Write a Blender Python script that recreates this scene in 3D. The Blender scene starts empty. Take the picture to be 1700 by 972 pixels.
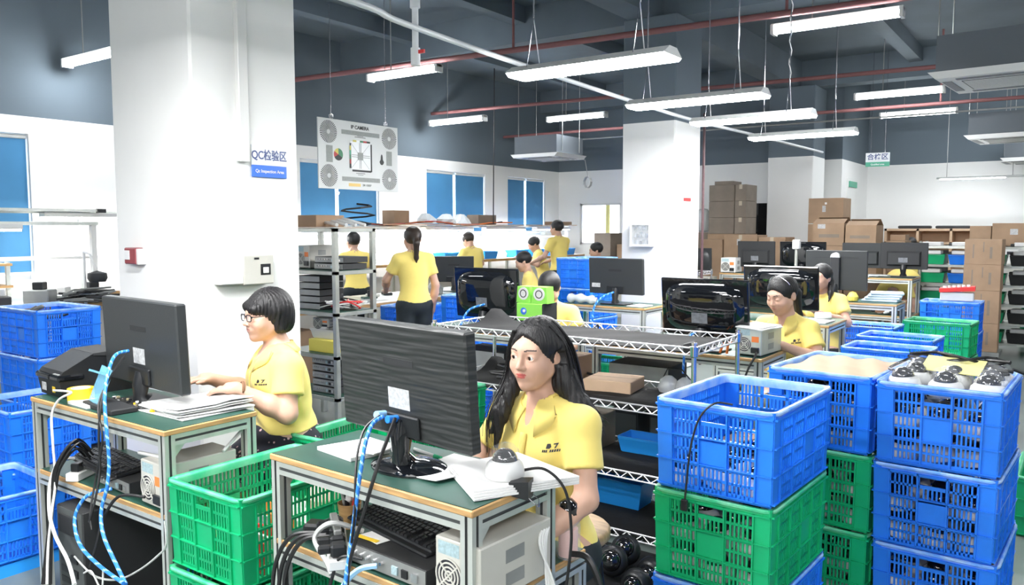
import bpy, math, random
import numpy as np
from mathutils import Vector, Matrix
scn = bpy.context.scene
COL = scn.collection
# ---------------------------------------------------------------- camera
CAM_H, FPX = 1.6, 1330.0
PIT, TH = math.atan(.0812), math.radians(35.5)
cd = bpy.data.cameras.new('camera'); cam = bpy.data.objects.new('camera', cd); COL.objects.link(cam)
cam.location = (0, 0, CAM_H); cam.rotation_euler = (math.pi/2 - PIT, 0, TH)
cd.sensor_fit = 'HORIZONTAL'; cd.sensor_width = 36; cd.lens = 36*FPX/1700; cd.clip_start = .05; cd.clip_end = 200
scn.camera = cam
# ---------------------------------------------------------------- world (daylight outside the windows) and exposure
w = bpy.data.worlds.new('daylight'); scn.world = w; w.use_nodes = True
bg = w.node_tree.nodes['Background']; bg.inputs[0].default_value = (.86, .93, 1, 1); bg.inputs[1].default_value = 1.6
vs = scn.view_settings
vs.view_transform = 'Standard'; vs.look = 'None'; vs.gamma = 1; vs.use_curve_mapping = False
vs.exposure = 2.28
LAMP, BATTEN, BENCHLAMP = 21.0, 17.0, 14.0          # emission of pendant lamps, ceiling battens and bench strips
scn.cycles.max_bounces = 8; scn.cycles.diffuse_bounces = 5; scn.cycles.glossy_bounces = 3
scn.cycles.transparent_max_bounces = 12; scn.cycles.caustics_reflective = False; scn.cycles.caustics_refractive = False
scn.cycles.sample_clamp_indirect = 6
# ---------------------------------------------------------------- helpers
random.seed(7)
FX, FY, RX, RY = -math.sin(TH), math.cos(TH), math.cos(TH), math.sin(TH)
def at(px, py, z=None, d=None, x=None, y=None):
    """point of the place seen at a photo pixel, on a plane of known height / depth / wall"""
    u, v = (px-850)/FPX, (py-486)/FPX
    f = math.cos(PIT)-v*math.sin(PIT); dn = v*math.cos(PIT)+math.sin(PIT)
    l, up = u/f, -dn/f
    dx, dy = FX+l*RX, FY+l*RY
    if z is not None: d = (z-CAM_H)/up
    if x is not None: d = x/dx
    if y is not None: d = y/dy
    return Vector((dx*d, dy*d, CAM_H+up*d))
R = math.radians
M = {}
def mat(name, col, rough=.5, metal=0., noise=0., nscale=8., bump=0., bscale=60., emit=0., spec=None, trans=0., alpha=1., coat=0., sheen=0., col2=None, stretch=None):
    m = bpy.data.materials.new(name); m.use_nodes = True; nt = m.node_tree; N = nt.nodes; L = nt.links
    b = N['Principled BSDF']; b.inputs['Base Color'].default_value = (*col, 1); b.inputs['Roughness'].default_value = rough
    b.inputs['Metallic'].default_value = metal
    if spec is not None: b.inputs['Specular IOR Level'].default_value = spec
    if trans: b.inputs['Transmission Weight'].default_value = trans
    if alpha < 1: b.inputs['Alpha'].default_value = alpha
    if coat: b.inputs['Coat Weight'].default_value = coat
    if sheen: b.inputs['Sheen Weight'].default_value = sheen
    if emit: b.inputs['Emission Color'].default_value = (*col, 1); b.inputs['Emission Strength'].default_value = emit
    if noise or bump:
        tc = N.new('ShaderNodeTexCoord'); src = tc.outputs['Object']
        if stretch:
            mp = N.new('ShaderNodeMapping'); mp.inputs['Scale'].default_value = stretch; L.new(src, mp.inputs['Vector']); src = mp.outputs['Vector']
    if noise:
        t = N.new('ShaderNodeTexNoise'); t.inputs['Scale'].default_value = nscale; t.inputs['Detail'].default_value = 4; L.new(src, t.inputs['Vector'])
        r = N.new('ShaderNodeMix'); r.data_type = 'RGBA'
        c2 = col2 if col2 else tuple(c*(1-noise) for c in col)
        r.inputs[6].default_value = (*col, 1); r.inputs[7].default_value = (*c2, 1)
        rp = N.new('ShaderNodeMapRange'); rp.inputs[1].default_value = .35; rp.inputs[2].default_value = .65
        L.new(t.outputs['Fac'], rp.inputs[0]); L.new(rp.outputs[0], r.inputs[0]); L.new(r.outputs[2], b.inputs['Base Color'])
        if emit: L.new(r.outputs[2], b.inputs['Emission Color'])
    if bump:
        t2 = N.new('ShaderNodeTexNoise'); t2.inputs['Scale'].default_value = bscale; t2.inputs['Detail'].default_value = 5; L.new(src, t2.inputs['Vector'])
        bp = N.new('ShaderNodeBump'); bp.inputs['Strength'].default_value = bump; bp.inputs['Distance'].default_value = .004
        L.new(t2.outputs['Fac'], bp.inputs['Height']); L.new(bp.outputs['Normal'], b.inputs['Normal'])
    M[name] = m; return m
mat('white_wall', (.80, .80, .785), .8, noise=.05, nscale=1.5)
mat('slate_paint', (.12, .152, .18), .9, noise=.18, nscale=1.2)
mat('floor', (.17, .20, .19), .28, noise=.25, nscale=1.3, bump=.05, bscale=30)
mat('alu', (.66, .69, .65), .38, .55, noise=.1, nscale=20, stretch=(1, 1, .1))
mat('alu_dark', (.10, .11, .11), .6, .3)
mat('chrome', (.82, .80, .83), .18, 1.)
mat('wire', (.86, .84, .87), .35, .5)
mat('steel', (.55, .57, .53), .35, .7, noise=.2, nscale=6)
mat('green_top', (.022, .078, .058), .42, noise=.3, nscale=5)
mat('wood_edge', (.60, .36, .15), .5, noise=.35, nscale=25, stretch=(.3, .3, 3))
mat('wood', (.55, .36, .20), .5, noise=.3, nscale=10, stretch=(1, 6, 6))
mat('blue_crate', (.018, .22, .90), .36, noise=.14, nscale=6)
mat('green_crate', (.006, .45, .18), .36, noise=.16, nscale=6)
mat('blue_rim', (.10, .33, .92), .4, noise=.5, nscale=14, col2=(.38, .58, .93))  # overexposed rim highlight put into the colour, mixed with pale scuffing
mat('green_rim', (.03, .50, .23), .4, noise=.4, nscale=14, col2=(.16, .58, .34))  # same bright rim highlight and scuffing in the colour, weaker on green
mat('alarm_red', (.26, .045, .055), .45)
mat('blue_bin', (.02, .30, .85), .4)
mat('black_plastic', (.012, .013, .015), .38, bump=.08, bscale=200)
mat('black_matte', (.022, .023, .025), .62, bump=.1, bscale=150)
mat('monitor_grey', (.030, .033, .035), .40, bump=.12, bscale=220)
mat('gloss_black', (.006, .007, .009), .07, coat=.5)
mat('black_mat', (.0065, .0065, .0075), .85, noise=.4, nscale=12, bump=.3, bscale=90)
mat('screen', (.01, .011, .013), .15)
mat('white_plastic', (.68, .68, .665), .35)
mat('cream_metal', (.56, .55, .50), .42, noise=.06)
mat('grey_metal', (.36, .37, .36), .4, .4, noise=.15)
mat('label', (.55, .56, .57), .5, noise=.3, nscale=90)
mat('label_dark', (.20, .21, .23), .45, noise=.3, nscale=60)
mat('label_blue', (.40, .54, .58), .5, noise=.25, nscale=120)
mat('orange', (.85, .22, .05), .5)
mat('paper', (.74, .74, .735), .75, noise=.03, nscale=3)
mat('paper_grey', (.62, .62, .61), .75)
mat('ink', (.02, .02, .03), .6)
mat('cardboard', (.37, .245, .155), .75, noise=.16, nscale=5, bump=.1, bscale=40)
mat('cardboard_grey', (.25, .205, .165), .75, noise=.16, nscale=5)
mat('cardboard_pale', (.60, .42, .28), .8, noise=.1, nscale=7, bump=.35, bscale=9)
mat('tape', (.55, .47, .36), .25)
mat('cable_black', (.012, .012, .013), .45)
mat('cable_white', (.75, .75, .74), .45)
mat('cable_grey', (.42, .43, .42), .45)
mat('cable_blue', (.02, .20, .72), .45)
mat('cable_lblue', (.34, .62, .90), .45)
mat('yellow_tape', (.86, .58, .03), .35)
mat('yellow_paper', (.88, .83, .33), .7)
mat('red', (.62, .03, .03), .4)
mat('pinkish', (.85, .50, .45), .5)
mat('acrylic', (.25, .62, .85), .06, alpha=.42)
mat('clear', (.88, .92, .94), .08, alpha=.25)
mat('film', (.86, .88, .9), .05, alpha=.09, bump=1., bscale=45)
mat('film_opaque', (.72, .75, .76), .2, alpha=.75, bump=1., bscale=20)
mat('dome_black', (.008, .008, .010), .05, coat=1.)
mat('cam_white', (.68, .68, .675), .32)
mat('blind', (.055, .225, .44), .75, noise=.08, nscale=3)
mat('sign_blue', (.03, .15, .68), .45)
mat('sign_green', (.07, .38, .24), .45)
mat('sign_white', (.78, .80, .82), .45)
mat('txt_blue', (.06, .09, .24), .5)
mat('chart_white', (.62, .64, .64), .5)
mat('chart_grey', (.30, .32, .31), .6, noise=.1, nscale=60)
mat('chart_black', (.03, .033, .035), .6)
mat('chart_red', (.42, .05, .05), .6); mat('chart_yellow', (.60, .52, .12), .6); mat('chart_green', (.06, .22, .12), .6); mat('chart_orange', (.72, .52, .18), .6)
mat('pipe_red', (.215, .085, .085), .65)
mat('riser_red', (.075, .036, .042), .6)
mat('duct_grey', (.10, .115, .13), .7)
mat('pipe_white', (.72, .74, .76), .45)
mat('lime', (.28, .74, .10), .4)
mat('brown_case', (.20, .10, .05), .6)
mat('wrap_blue', (.55, .68, .84), .35, bump=.6, bscale=20)
mat('bag_yellow', (.80, .68, .12), .5, bump=.6, bscale=30)
mat('pcb', (.45, .38, .22), .5, noise=.8, nscale=80)
mat('beige_window', (.86, .86, .62), .5)
mat('skin', (.66, .405, .30), .48, noise=.07, nscale=14, spec=.35)
mat('lips', (.52, .12, .105), .4)
mat('lips_pale', (.62, .32, .26), .45)
mat('brow', (.085, .06, .05), .6)
mat('shirt', (.93, .745, .21), .85, noise=.06, nscale=6, bump=.12, bscale=320, sheen=.15)
mat('trousers', (.018, .026, .033), .85, noise=.3, nscale=10)
mat('hair', (.010, .009, .010), .42, bump=.6, bscale=110, stretch=(3, 3, .25))
mat('hair_brown', (.030, .020, .015), .4, bump=.35, bscale=90, stretch=(3, 3, .3))
mat('eye_white', (.80, .79, .77), .2)
mat('iris', (.018, .010, .007), .12)
mat('shoe', (.03, .03, .03), .5)
mat('tube_glass', (1, 1, 1), .4, emit=LAMP)
mat('batten_glass', (.93, .97, 1), .4, emit=BATTEN)
mat('bench_glass', (1, 1, .98), .4, emit=BENCHLAMP)
def floral():
    m = bpy.data.materials.new('floral'); m.use_nodes = True; N = m.node_tree.nodes; L = m.node_tree.links; b = N['Principled BSDF']; b.inputs['Roughness'].default_value = .8
    tc = N.new('ShaderNodeTexCoord'); v = N.new('ShaderNodeTexVoronoi'); v.inputs['Scale'].default_value = 34; L.new(tc.outputs['Object'], v.inputs['Vector'])
    r = N.new('ShaderNodeValToRGB'); e = r.color_ramp.elements; e[0].position = .20; e[0].color = (.70, .48, .50, 1); e[1].position = .27; e[1].color = (.014, .014, .026, 1)
    L.new(v.outputs['Distance'], r.inputs[0]); L.new(r.outputs[0], b.inputs['Base Color']); M['floral'] = m
floral()
def wallpaint():
    """white wall with slate paint above the paint line at 2.75 m"""
    m = bpy.data.materials.new('two_tone_wall'); m.use_nodes = True; N = m.node_tree.nodes; L = m.node_tree.links; b = N['Principled BSDF']; b.inputs['Roughness'].default_value = .85
    g = N.new('ShaderNodeNewGeometry'); s = N.new('ShaderNodeSeparateXYZ'); L.new(g.outputs['Position'], s.inputs[0])
    c = N.new('ShaderNodeMath'); c.operation = 'GREATER_THAN'; c.inputs[1].default_value = 2.75; L.new(s.outputs[2], c.inputs[0])
    mx = N.new('ShaderNodeMix'); mx.data_type = 'RGBA'; mx.inputs[6].default_value = (.80, .80, .785, 1); mx.inputs[7].default_value = (.12, .152, .18, 1)
    L.new(c.outputs[0], mx.inputs[0]); L.new(mx.outputs[2], b.inputs['Base Color']); M['two_tone_wall'] = m
wallpaint()
def ripple():
    """horizontal ribbed monitor back"""
    m = bpy.data.materials.new('ripple'); m.use_nodes = True; N = m.node_tree.nodes; L = m.node_tree.links; b = N['Principled BSDF']
    b.inputs['Base Color'].default_value = (.027, .029, .029, 1); b.inputs['Roughness'].default_value = .45
    tc = N.new('ShaderNodeTexCoord'); mp = N.new('ShaderNodeMapping'); mp.inputs['Scale'].default_value = (1, 1, 11); L.new(tc.outputs['Object'], mp.inputs['Vector'])
    n = N.new('ShaderNodeTexNoise'); n.inputs['Scale'].default_value = 8; n.inputs['Detail'].default_value = 0; L.new(mp.outputs['Vector'], n.inputs['Vector'])
    bp = N.new('ShaderNodeBump'); bp.inputs['Strength'].default_value = .6; bp.inputs['Distance'].default_value = .01; L.new(n.outputs['Fac'], bp.inputs['Height']); L.new(bp.outputs['Normal'], b.inputs['Normal']); M['ripple'] = m
ripple()

class MB:
    def __init__(s): s.v = []; s.f = []; s.m = []
    def add(s, vs, fs, m=0):
        o = len(s.v); s.v += [tuple(q) for q in vs]; s.f += [tuple(i+o for i in f) for f in fs]; s.m += [m]*len(fs); return s
    def box(s, x0, x1, y0, y1, z0, z1, m=0):
        return s.add([(x0,y0,z0),(x1,y0,z0),(x1,y1,z0),(x0,y1,z0),(x0,y0,z1),(x1,y0,z1),(x1,y1,z1),(x0,y1,z1)],
                     [(0,3,2,1),(4,5,6,7),(0,1,5,4),(1,2,6,5),(2,3,7,6),(3,0,4,7)], m)
    def bbox(s, x0, x1, y0, y1, z0, z1, b=.003, m=0):
        """box with chamfered edges"""
        P = []; 
        for (sx, sy, sz) in [(i, j, k) for k in (0, 1) for j in (0, 1) for i in (0, 1)]:
            X, Y, Z = (x1 if sx else x0), (y1 if sy else y0), (z1 if sz else z0)
            dx, dy, dz = (-b if sx else b), (-b if sy else b), (-b if sz else b)
            P += [(X, Y+dy, Z+dz), (X+dx, Y, Z+dz), (X+dx, Y+dy, Z)]
        g = lambda i, j, k, a: ((k*2+j)*2+i)*3+a
        F = []
        for a in (0, 1):
            F.append([g(a,0,0,0), g(a,1,0,0), g(a,1,1,0), g(a,0,1,0)][::1 if a else -1])
            F.append([g(0,a,0,1), g(0,a,1,1), g(1,a,1,1), g(1,a,0,1)][::1 if a else -1])
            F.append([g(0,0,a,2), g(1,0,a,2), g(1,1,a,2), g(0,1,a,2)][::1 if a else -1])
        for a in (0, 1):
            for c in (0, 1):
                F.append((g(0,a,c,1), g(1,a,c,1), g(1,a,c,2), g(0,a,c,2)))
                F.append((g(a,0,c,0), g(a,1,c,0), g(a,1,c,2), g(a,0,c,2)))
                F.append((g(a,c,0,0), g(a,c,1,0), g(a,c,1,1), g(a,c,0,1)))
        for k in (0, 1):
            for j in (0, 1):
                for i in (0, 1): F.append((g(i,j,k,0), g(i,j,k,1), g(i,j,k,2)))
        return s.add(P, F, m)
    def cyl(s, p0, p1, r, n=12, m=0, r2=None, cap=True):
        p0, p1 = Vector(p0), Vector(p1); d = (p1-p0).normalized(); a = d.orthogonal().normalized(); b = d.cross(a); r2 = r if r2 is None else r2
        vs = [p0+(a*math.cos(t)+b*math.sin(t))*r for t in [2*math.pi*i/n for i in range(n)]] + [p1+(a*math.cos(t)+b*math.sin(t))*r2 for t in [2*math.pi*i/n for i in range(n)]]
        fs = [(i, (i+1) % n, n+(i+1) % n, n+i) for i in range(n)]
        if cap: fs += [tuple(range(n-1, -1, -1)), tuple(range(n, 2*n))]
        return s.add(vs, fs, m)
    def tube(s, pts, r, n=6, m=0, mfun=None):
        pts = [Vector(p) for p in pts]; k = len(pts); rings = []; a = None
        for i in range(k):
            d = (pts[min(i+1, k-1)]-pts[max(i-1, 0)])
            d = d.normalized() if d.length > 1e-9 else Vector((0, 0, 1))
            a = d.orthogonal() if a is None else a-d*a.dot(d)
            if a.length < 1e-6: a = d.orthogonal()
            a.normalize(); b = d.cross(a); rr = r[i] if isinstance(r, (list, tuple)) else r
            rings.append([pts[i]+(a*math.cos(2*math.pi*j/n)+b*math.sin(2*math.pi*j/n))*rr for j in range(n)])
        o = len(s.v); s.v += [tuple(q) for g in rings for q in g]
        for i in range(k-1):
            for j in range(n):
                s.f.append((o+i*n+j, o+i*n+(j+1) % n, o+(i+1)*n+(j+1) % n, o+(i+1)*n+j)); s.m.append(mfun(i, j) if mfun else m)
        s.f.append(tuple(o+j for j in range(n-1, -1, -1))); s.m.append(m); s.f.append(tuple(o+(k-1)*n+j for j in range(n))); s.m.append(m)
        return s
    def lathe(s, prof, n=24, c=(0, 0, 0), m=0, ax='z'):
        vs = []; k = len(prof)
        for r, z in prof:
            for j in range(n):
                t = 2*math.pi*j/n; x, y = r*math.cos(t), r*math.sin(t)
                q = (x, y, z) if ax == 'z' else ((x, z, y) if ax == 'y' else (z, x, y))
                vs.append((c[0]+q[0], c[1]+q[1], c[2]+q[2]))
        fs = [(i*n+j, i*n+(j+1) % n, (i+1)*n+(j+1) % n, (i+1)*n+j) for i in range(k-1) for j in range(n)]
        cl = tuple(prof[0]) == tuple(prof[-1])
        if prof[0][0] > 1e-6 and not cl: fs.append(tuple(range(n-1, -1, -1)))
        if prof[-1][0] > 1e-6 and not cl: fs.append(tuple((k-1)*n+j for j in range(n)))
        return s.add(vs, fs, m)
    def prism(s, poly, z0, z1, m=0, ax='z'):
        n = len(poly)
        q = (lambda x, y, z: (x, y, z)) if ax == 'z' else ((lambda x, y, z: (x, z, y)) if ax == 'y' else (lambda x, y, z: (z, x, y)))
        vs = [q(x, y, z0) for x, y in poly]+[q(x, y, z1) for x, y in poly]
        return s.add(vs, [tuple(range(n-1, -1, -1)), tuple(range(n, 2*n))]+[(i, (i+1) % n, n+(i+1) % n, n+i) for i in range(n)], m)
    def xf(s, mt, start=0):
        for i in range(start, len(s.v)): s.v[i] = tuple(mt @ Vector(s.v[i]))
        return s
    def n(s): return len(s.v)
    def obj(s, name, mats, parent=None, smooth=False, loc=(0, 0, 0), rot=(0, 0, 0), fix=True):
        me = bpy.data.meshes.new(name); me.from_pydata(s.v, [], s.f)
        for q in (mats if isinstance(mats, (list, tuple)) else [mats]): me.materials.append(M[q] if isinstance(q, str) else q)
        if any(s.m): me.polygons.foreach_set('material_index', s.m)
        if fix:
            import bmesh
            bm = bmesh.new(); bm.from_mesh(me); bmesh.ops.recalc_face_normals(bm, faces=bm.faces); bm.to_mesh(me); bm.free()
        if smooth:
            me.polygons.foreach_set('use_smooth', [True]*len(me.polygons))
            me.set_sharp_from_angle(angle=R(smooth if smooth is not True else 40))
        o = bpy.data.objects.new(name, me); COL.objects.link(o); o.location = loc; o.rotation_euler = rot
        if parent: o.parent = parent
        return o
def tag(o, label, cat, group=None):
    o['label'] = label; o['category'] = cat
    if group: o['group'] = group
    return o
def thing(name, label, cat, loc=(0, 0, 0), rz=0, group=None):
    o = bpy.data.objects.new(name, None); o.empty_display_size = .05; COL.objects.link(o); o.location = loc; o.rotation_euler = (0, 0, rz)
    return tag(o, label, cat, group)
def struct(o, label=None):
    o['kind'] = 'structure'
    if label: o['label'] = label
    return o
def dup(root, loc, rz=None, label=None, group=None, rot=None):
    r = root.copy(); COL.objects.link(r); r.location = loc
    if rz is not None: r.rotation_euler = (0, 0, rz)
    if rot is not None: r.rotation_euler = rot
    if label: r['label'] = label
    if group: r['group'] = group
    for ch in list(root.children):
        c = ch.copy(); COL.objects.link(c); c.parent = r
        for g in list(ch.children):
            d = g.copy(); COL.objects.link(d); d.parent = c
    return r
def smooth_path(pts, k=6):
    """Catmull-Rom through the points"""
    P = [Vector(p) for p in pts]; out = []
    for i in range(len(P)-1):
        a, b, c, d = P[max(i-1, 0)], P[i], P[i+1], P[min(i+2, len(P)-1)]
        for j in range(k):
            t = j/k; out.append(.5*((2*b)+(c-a)*t+(2*a-5*b+4*c-d)*t*t+(3*b-a-3*c+d)*t**3))
    out.append(P[-1]); return out
def text_mesh(txt, size, name='lettering', extrude=.0004, align='CENTER'):
    cu = bpy.data.curves.new(name, 'FONT'); cu.body = txt; cu.size = size; cu.align_x = align; cu.align_y = 'CENTER'; cu.extrude = extrude; cu.offset = size*.018
    o = bpy.data.objects.new(name, cu); COL.objects.link(o)
    dg = bpy.context.evaluated_depsgraph_get(); me = bpy.data.meshes.new_from_object(o.evaluated_get(dg)); bpy.data.objects.remove(o)
    return me
def lettering(txt, size, material, parent, loc, rot, name='lettering', sx=1.0):
    me = text_mesh(txt, size, name); me.materials.clear(); me.materials.append(M[material])
    o = bpy.data.objects.new(name, me); COL.objects.link(o); o.parent = parent; o.location = loc; o.rotation_euler = rot; o.scale = (sx, 1, 1); return o
FACE_MY = (math.pi/2, 0, 0)              # lettering that faces -Y
FACE_PX = (math.pi/2, 0, math.pi/2)      # lettering that faces +X
# ---------------------------------------------------------------- the setting
XL, XR, YF, YB, YB2, XB, ZC = -9.0, 6.0, -6.0, 14.3, 16.25, -3.38, 4.3
struct(MB().box(XL-.2, XR+.2, YF-.2, YB2+.2, -.1, 0).obj('floor', 'floor'), 'grey green polished factory floor')
struct(MB().box(XL-.2, XR+.2, YF-.2, YB2+.2, ZC, ZC+.1).obj('ceiling', 'slate_paint'), 'dark slate painted ceiling')
wins = [(2.2, 3.95, 3.1), (5.0, 6.6, 5.8), (7.5, 9.04, 8.21), (10.16, 11.78, 10.93), (12.48, 13.78, 13.12)]
m = MB(); ys = [YF-.2]+[q for a, b, c in wins for q in (a, b)]+[YB+.2]; WZ0, WZ1 = 1.05, 2.57
WB = [1.05, 1.45, 1.45, 1.45, 1.45]
for i in range(0, len(ys), 2): m.box(XL-.2, XL, ys[i], ys[i+1], 0, ZC)
for (a, b, c), WZ0 in zip(wins, WB): m.box(XL-.2, XL, a, b, 0, WZ0); m.box(XL-.2, XL, a, b, WZ1, ZC)
struct(m.obj('wall_left', 'two_tone_wall'), 'white window wall, dark slate above')
for i, (a, b, c) in enumerate(wins):
    fr = MB(); WZ0 = WB[i]
    for y0, y1, z0, z1 in ((a, a+.05, WZ0, WZ1), (b-.05, b, WZ0, WZ1), (a+.05, b-.05, WZ0, WZ0+.05), (a+.05, b-.05, WZ1-.05, WZ1), (c-.02, c+.02, WZ0+.05, WZ1-.05)): fr.box(XL-.16, XL-.1, y0, y1, z0, z1)
    o = struct(fr.obj('window_%d' % (i+1), 'white_plastic'), 'white window frame behind blue roller blinds')
    for y0, y1 in ((a+.05, c-.02), (c+.02, b-.05)):
        MB().box(XL-.135, XL-.128, y0, y1, WZ0+.05, WZ1-.05).obj('pane', 'clear', o)
    for y0, y1 in ((a+.015, c-.035), (c+.035, b-.015)):
        bl = MB().box(XL-.045, XL-.042, y0, y1, WZ0+.08, WZ1-.04).obj('roller_blind', 'blind', o)
        MB().cyl((XL-.045, y0, WZ1-.03), (XL-.045, y1, WZ1-.03), .022, 10).obj('roller', 'white_plastic', bl)
        MB().box(XL-.052, XL-.036, y0, y1, WZ0+.06, WZ0+.085).obj('bottom_bar', 'white_plastic', bl)
# back wall with a bright doorway window
bw = (-8.48, -7.54, 1.25, 2.09)
m = MB(); m.box(XL, bw[0], YB, YB+.15, 0, ZC); m.box(bw[1], XB, YB, YB+.15, 0, ZC); m.box(bw[0], bw[1], YB, YB+.15, 0, bw[2]); m.box(bw[0], bw[1], YB, YB+.15, bw[3], ZC)
struct(m.obj('wall_back', 'two_tone_wall'), 'white back wall with slate band above')
fr = MB()
for a in ((bw[0], bw[0]+.04, bw[2], bw[3]), (bw[1]-.04, bw[1], bw[2], bw[3]), (bw[0], bw[1], bw[2], bw[2]+.04), (bw[0], bw[1], bw[3]-.04, bw[3])): fr.box(a[0], a[1], YB+.02, YB+.08, a[2], a[3])
o = struct(fr.obj('window_6', 'white_plastic'), 'bright window in the back wall')
MB().box(bw[0]+.04, -7.9, YB+.05, YB+.056, bw[2]+.04, bw[3]-.04).obj('pane', 'clear', o)
MB().box(-7.9, -7.82, YB+.04, YB+.07, bw[2]+.04, bw[3]-.04).obj('mullion', 'yellow_paper', o)
MB().box(-7.82, bw[1]-.04, YB+.05, YB+.056, bw[2]+.04, bw[3]-.04).obj('pane', 'clear', o)
struct(MB().box(XB-.15, XB, YB+.15, YB2, 0, ZC).obj('wall_side', 'two_tone_wall'), 'white side of the office box')
struct(MB().box(XB-.15, XR, YB2, YB2+.15, 0, ZC).obj('wall_far', 'two_tone_wall'), 'long white far wall')
struct(MB().box(XR, XR+.15, YF, YB2, 0, ZC).obj('wall_right', 'two_tone_wall'))
struct(MB().box(XL, XR, YF-.15, YF, 0, ZC).obj('wall_front', 'two_tone_wall'))
dr = struct(MB().box(XB, XB+.03, 14.62, 15.3, 0, 2.45).obj('door_1', 'white_wall'), 'white door with a small green sign')
MB().box(XB+.03, XB+.045, 14.68, 15.24, 2.3, 2.4).obj('door_sign', 'sign_green', dr)
MB().cyl((XB+.03, 15.2, 1.05), (XB+.08, 15.2, 1.05), .015, 8).obj('door_handle', 'chrome', dr)
# columns
cols = [(-4.46, -3.7, 2.4, 3.07), (-4.26, -3.63, 8.1, 8.8), (-4.34, -3.61, 13.4, 14.1), (-4.4, -3.7, -3.3, -2.6)]
for i, (x0, x1, y0, y1) in enumerate(cols):
    struct(MB().bbox(x0, x1, y0, y1, 0, ZC-.42 if i != 0 else ZC-.42, .012).obj('column_%d' % (i+1), 'two_tone_wall' if i else 'white_wall'), 'square white concrete column')
# beams under the ceiling slab
k = 1
for y in (2.75, 8.45, 13.75, -2.95):
    struct(MB().box(XL, XR, y-.16, y+.16, ZC-.42, ZC).obj('trim_%d' % k, 'slate_paint'), 'slate painted ceiling beam'); k += 1
for x in (-4.05, 1.4):
    for y0, y1 in ((YF, -3.11), (-2.79, 2.59), (2.91, 8.29), (8.61, 13.59), (13.91, YB)):
        struct(MB().box(x-.16, x+.16, y0, y1, ZC-.42, ZC).obj('trim_%d' % k, 'slate_paint'), 'slate painted ceiling beam'); k += 1
for x in (-7.6, -5.8, -2.2, -.4):
    for y0, y1 in ((-2.79, 2.59), (2.91, 8.29), (8.61, 13.59)):
        struct(MB().box(x-.09, x+.09, y0, y1, ZC-.2, ZC).obj('trim_%d' % k, 'slate_paint'), 'secondary ceiling beam'); k += 1
# column trunking, alarm, breaker box, signs
tr = tag(MB().bbox(-3.7, -3.665, 2.66, 2.72, 1.95, ZC-.45, .003).obj('cable_trunking', 'white_plastic'), 'vertical white cable trunking on the near column', 'trunking')
fa = thing('fire_alarm_box', 'small red fire alarm call box on the near column', 'alarm', (-4.24, 2.4, 1.445))
MB().bbox(-.058, .058, -.05, 0, -.045, .045, .006).obj('housing', 'alarm_red', fa); MB().box(-.046, .0, -.054, -.05, -.02, .03).obj('window_plate', 'paper', fa); MB().box(.058, .075, -.045, 0, -.045, .04).obj('side_plate', 'white_plastic', fa)
bb = thing('breaker_box', 'grey steel breaker box on the near column', 'breaker box', (-3.7, 2.74, 1.372))
MB().bbox(0, .06, -.098, .098, -.08, .08, .005).obj('case', 'cream_metal', bb)
MB().box(.06, .0615, .01, .075, -.03, .03).obj('switch_window', 'black_plastic', bb); MB().bbox(.06, .067, .025, .06, -.02, .012, .002).obj('switch', 'white_plastic', bb)
MB().box(.06, .062, -.03, .0, .055, .066).obj('latch', 'black_plastic', bb)
tag(MB().bbox(-3.7, -3.64, 2.5, 2.64, 1.3, 1.345, .004).obj('socket_trunking', 'white_plastic'), 'short white socket trunking beside the breaker box', 'trunking')
qs = thing('area_sign', 'white and blue QC inspection area sign on the near column', 'sign', (-3.7, 2.865, 1.96))
MB().bbox(0, .008, -.115, .115, -.02, .09, .002).obj('upper_plate', 'sign_white', qs); MB().bbox(0, .01, -.115, .115, -.085, -.02, .002).obj('lower_plate', 'sign_blue', qs)
lettering('QC检验区', .062, 'txt_blue', qs, (.0092, 0, .033), FACE_PX, sx=.84); lettering('Qc Inspection Area', .024, 'paper', qs, (.0112, 0, -.052), FACE_PX)
rs = thing('notice', 'small white and red notice on the second column', 'sign', (-3.63, 8.44, 1.96))
MB().box(0, .006, -.1, .1, -.07, .08).obj('plate', 'sign_white', rs); MB().box(.006, .008, -.1, .1, -.068, -.03).obj('red_band', 'red', rs); lettering('待检区', .055, 'pinkish', rs, (.0075, 0, .025), FACE_PX)
kc = thing('key_cabinet', 'white glass fronted key cabinet on the second column', 'cabinet', (-3.975, 8.1, 1.52))
m = MB(); m.box(-.125, .125, -.02, 0, -.13, .13); m.box(-.125, -.11, -.1, -.02, -.13, .13); m.box(.11, .125, -.1, -.02, -.13, .13); m.box(-.11, .11, -.1, -.02, -.13, -.115); m.box(-.11, .11, -.1, -.02, .115, .13); m.obj('case', 'white_plastic', kc)
for q, zz in enumerate((-.11, -.03, .05)):
    for j in range(6): MB().box(-.1+j*.034, -.074+j*.034, -.06, -.03, zz, zz+.058-.008*((j+q) % 3)).obj('key_tag', ('grey_metal', 'label', 'black_matte')[(j+q) % 3], kc)
fr = MB(); fr.box(-.125, -.1, -.112, -.1, -.13, .13); fr.box(.1, .125, -.112, -.1, -.13, .13); fr.box(-.1, .1, -.112, -.1, -.13, -.105); fr.box(-.1, .1, -.112, -.1, .105, .13)
dd = fr.obj('door', 'white_plastic', kc); MB().box(-.1, .1, -.108, -.105, -.105, .105).obj('pane', 'clear', dd)
tag(MB().cyl((-3.6, 8.835, 0), (-3.6, 8.835, 2.9), .015, 12).obj('riser_pipe', 'riser_red', smooth=True), 'vertical dark red fire riser behind the second column', 'pipe')
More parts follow.
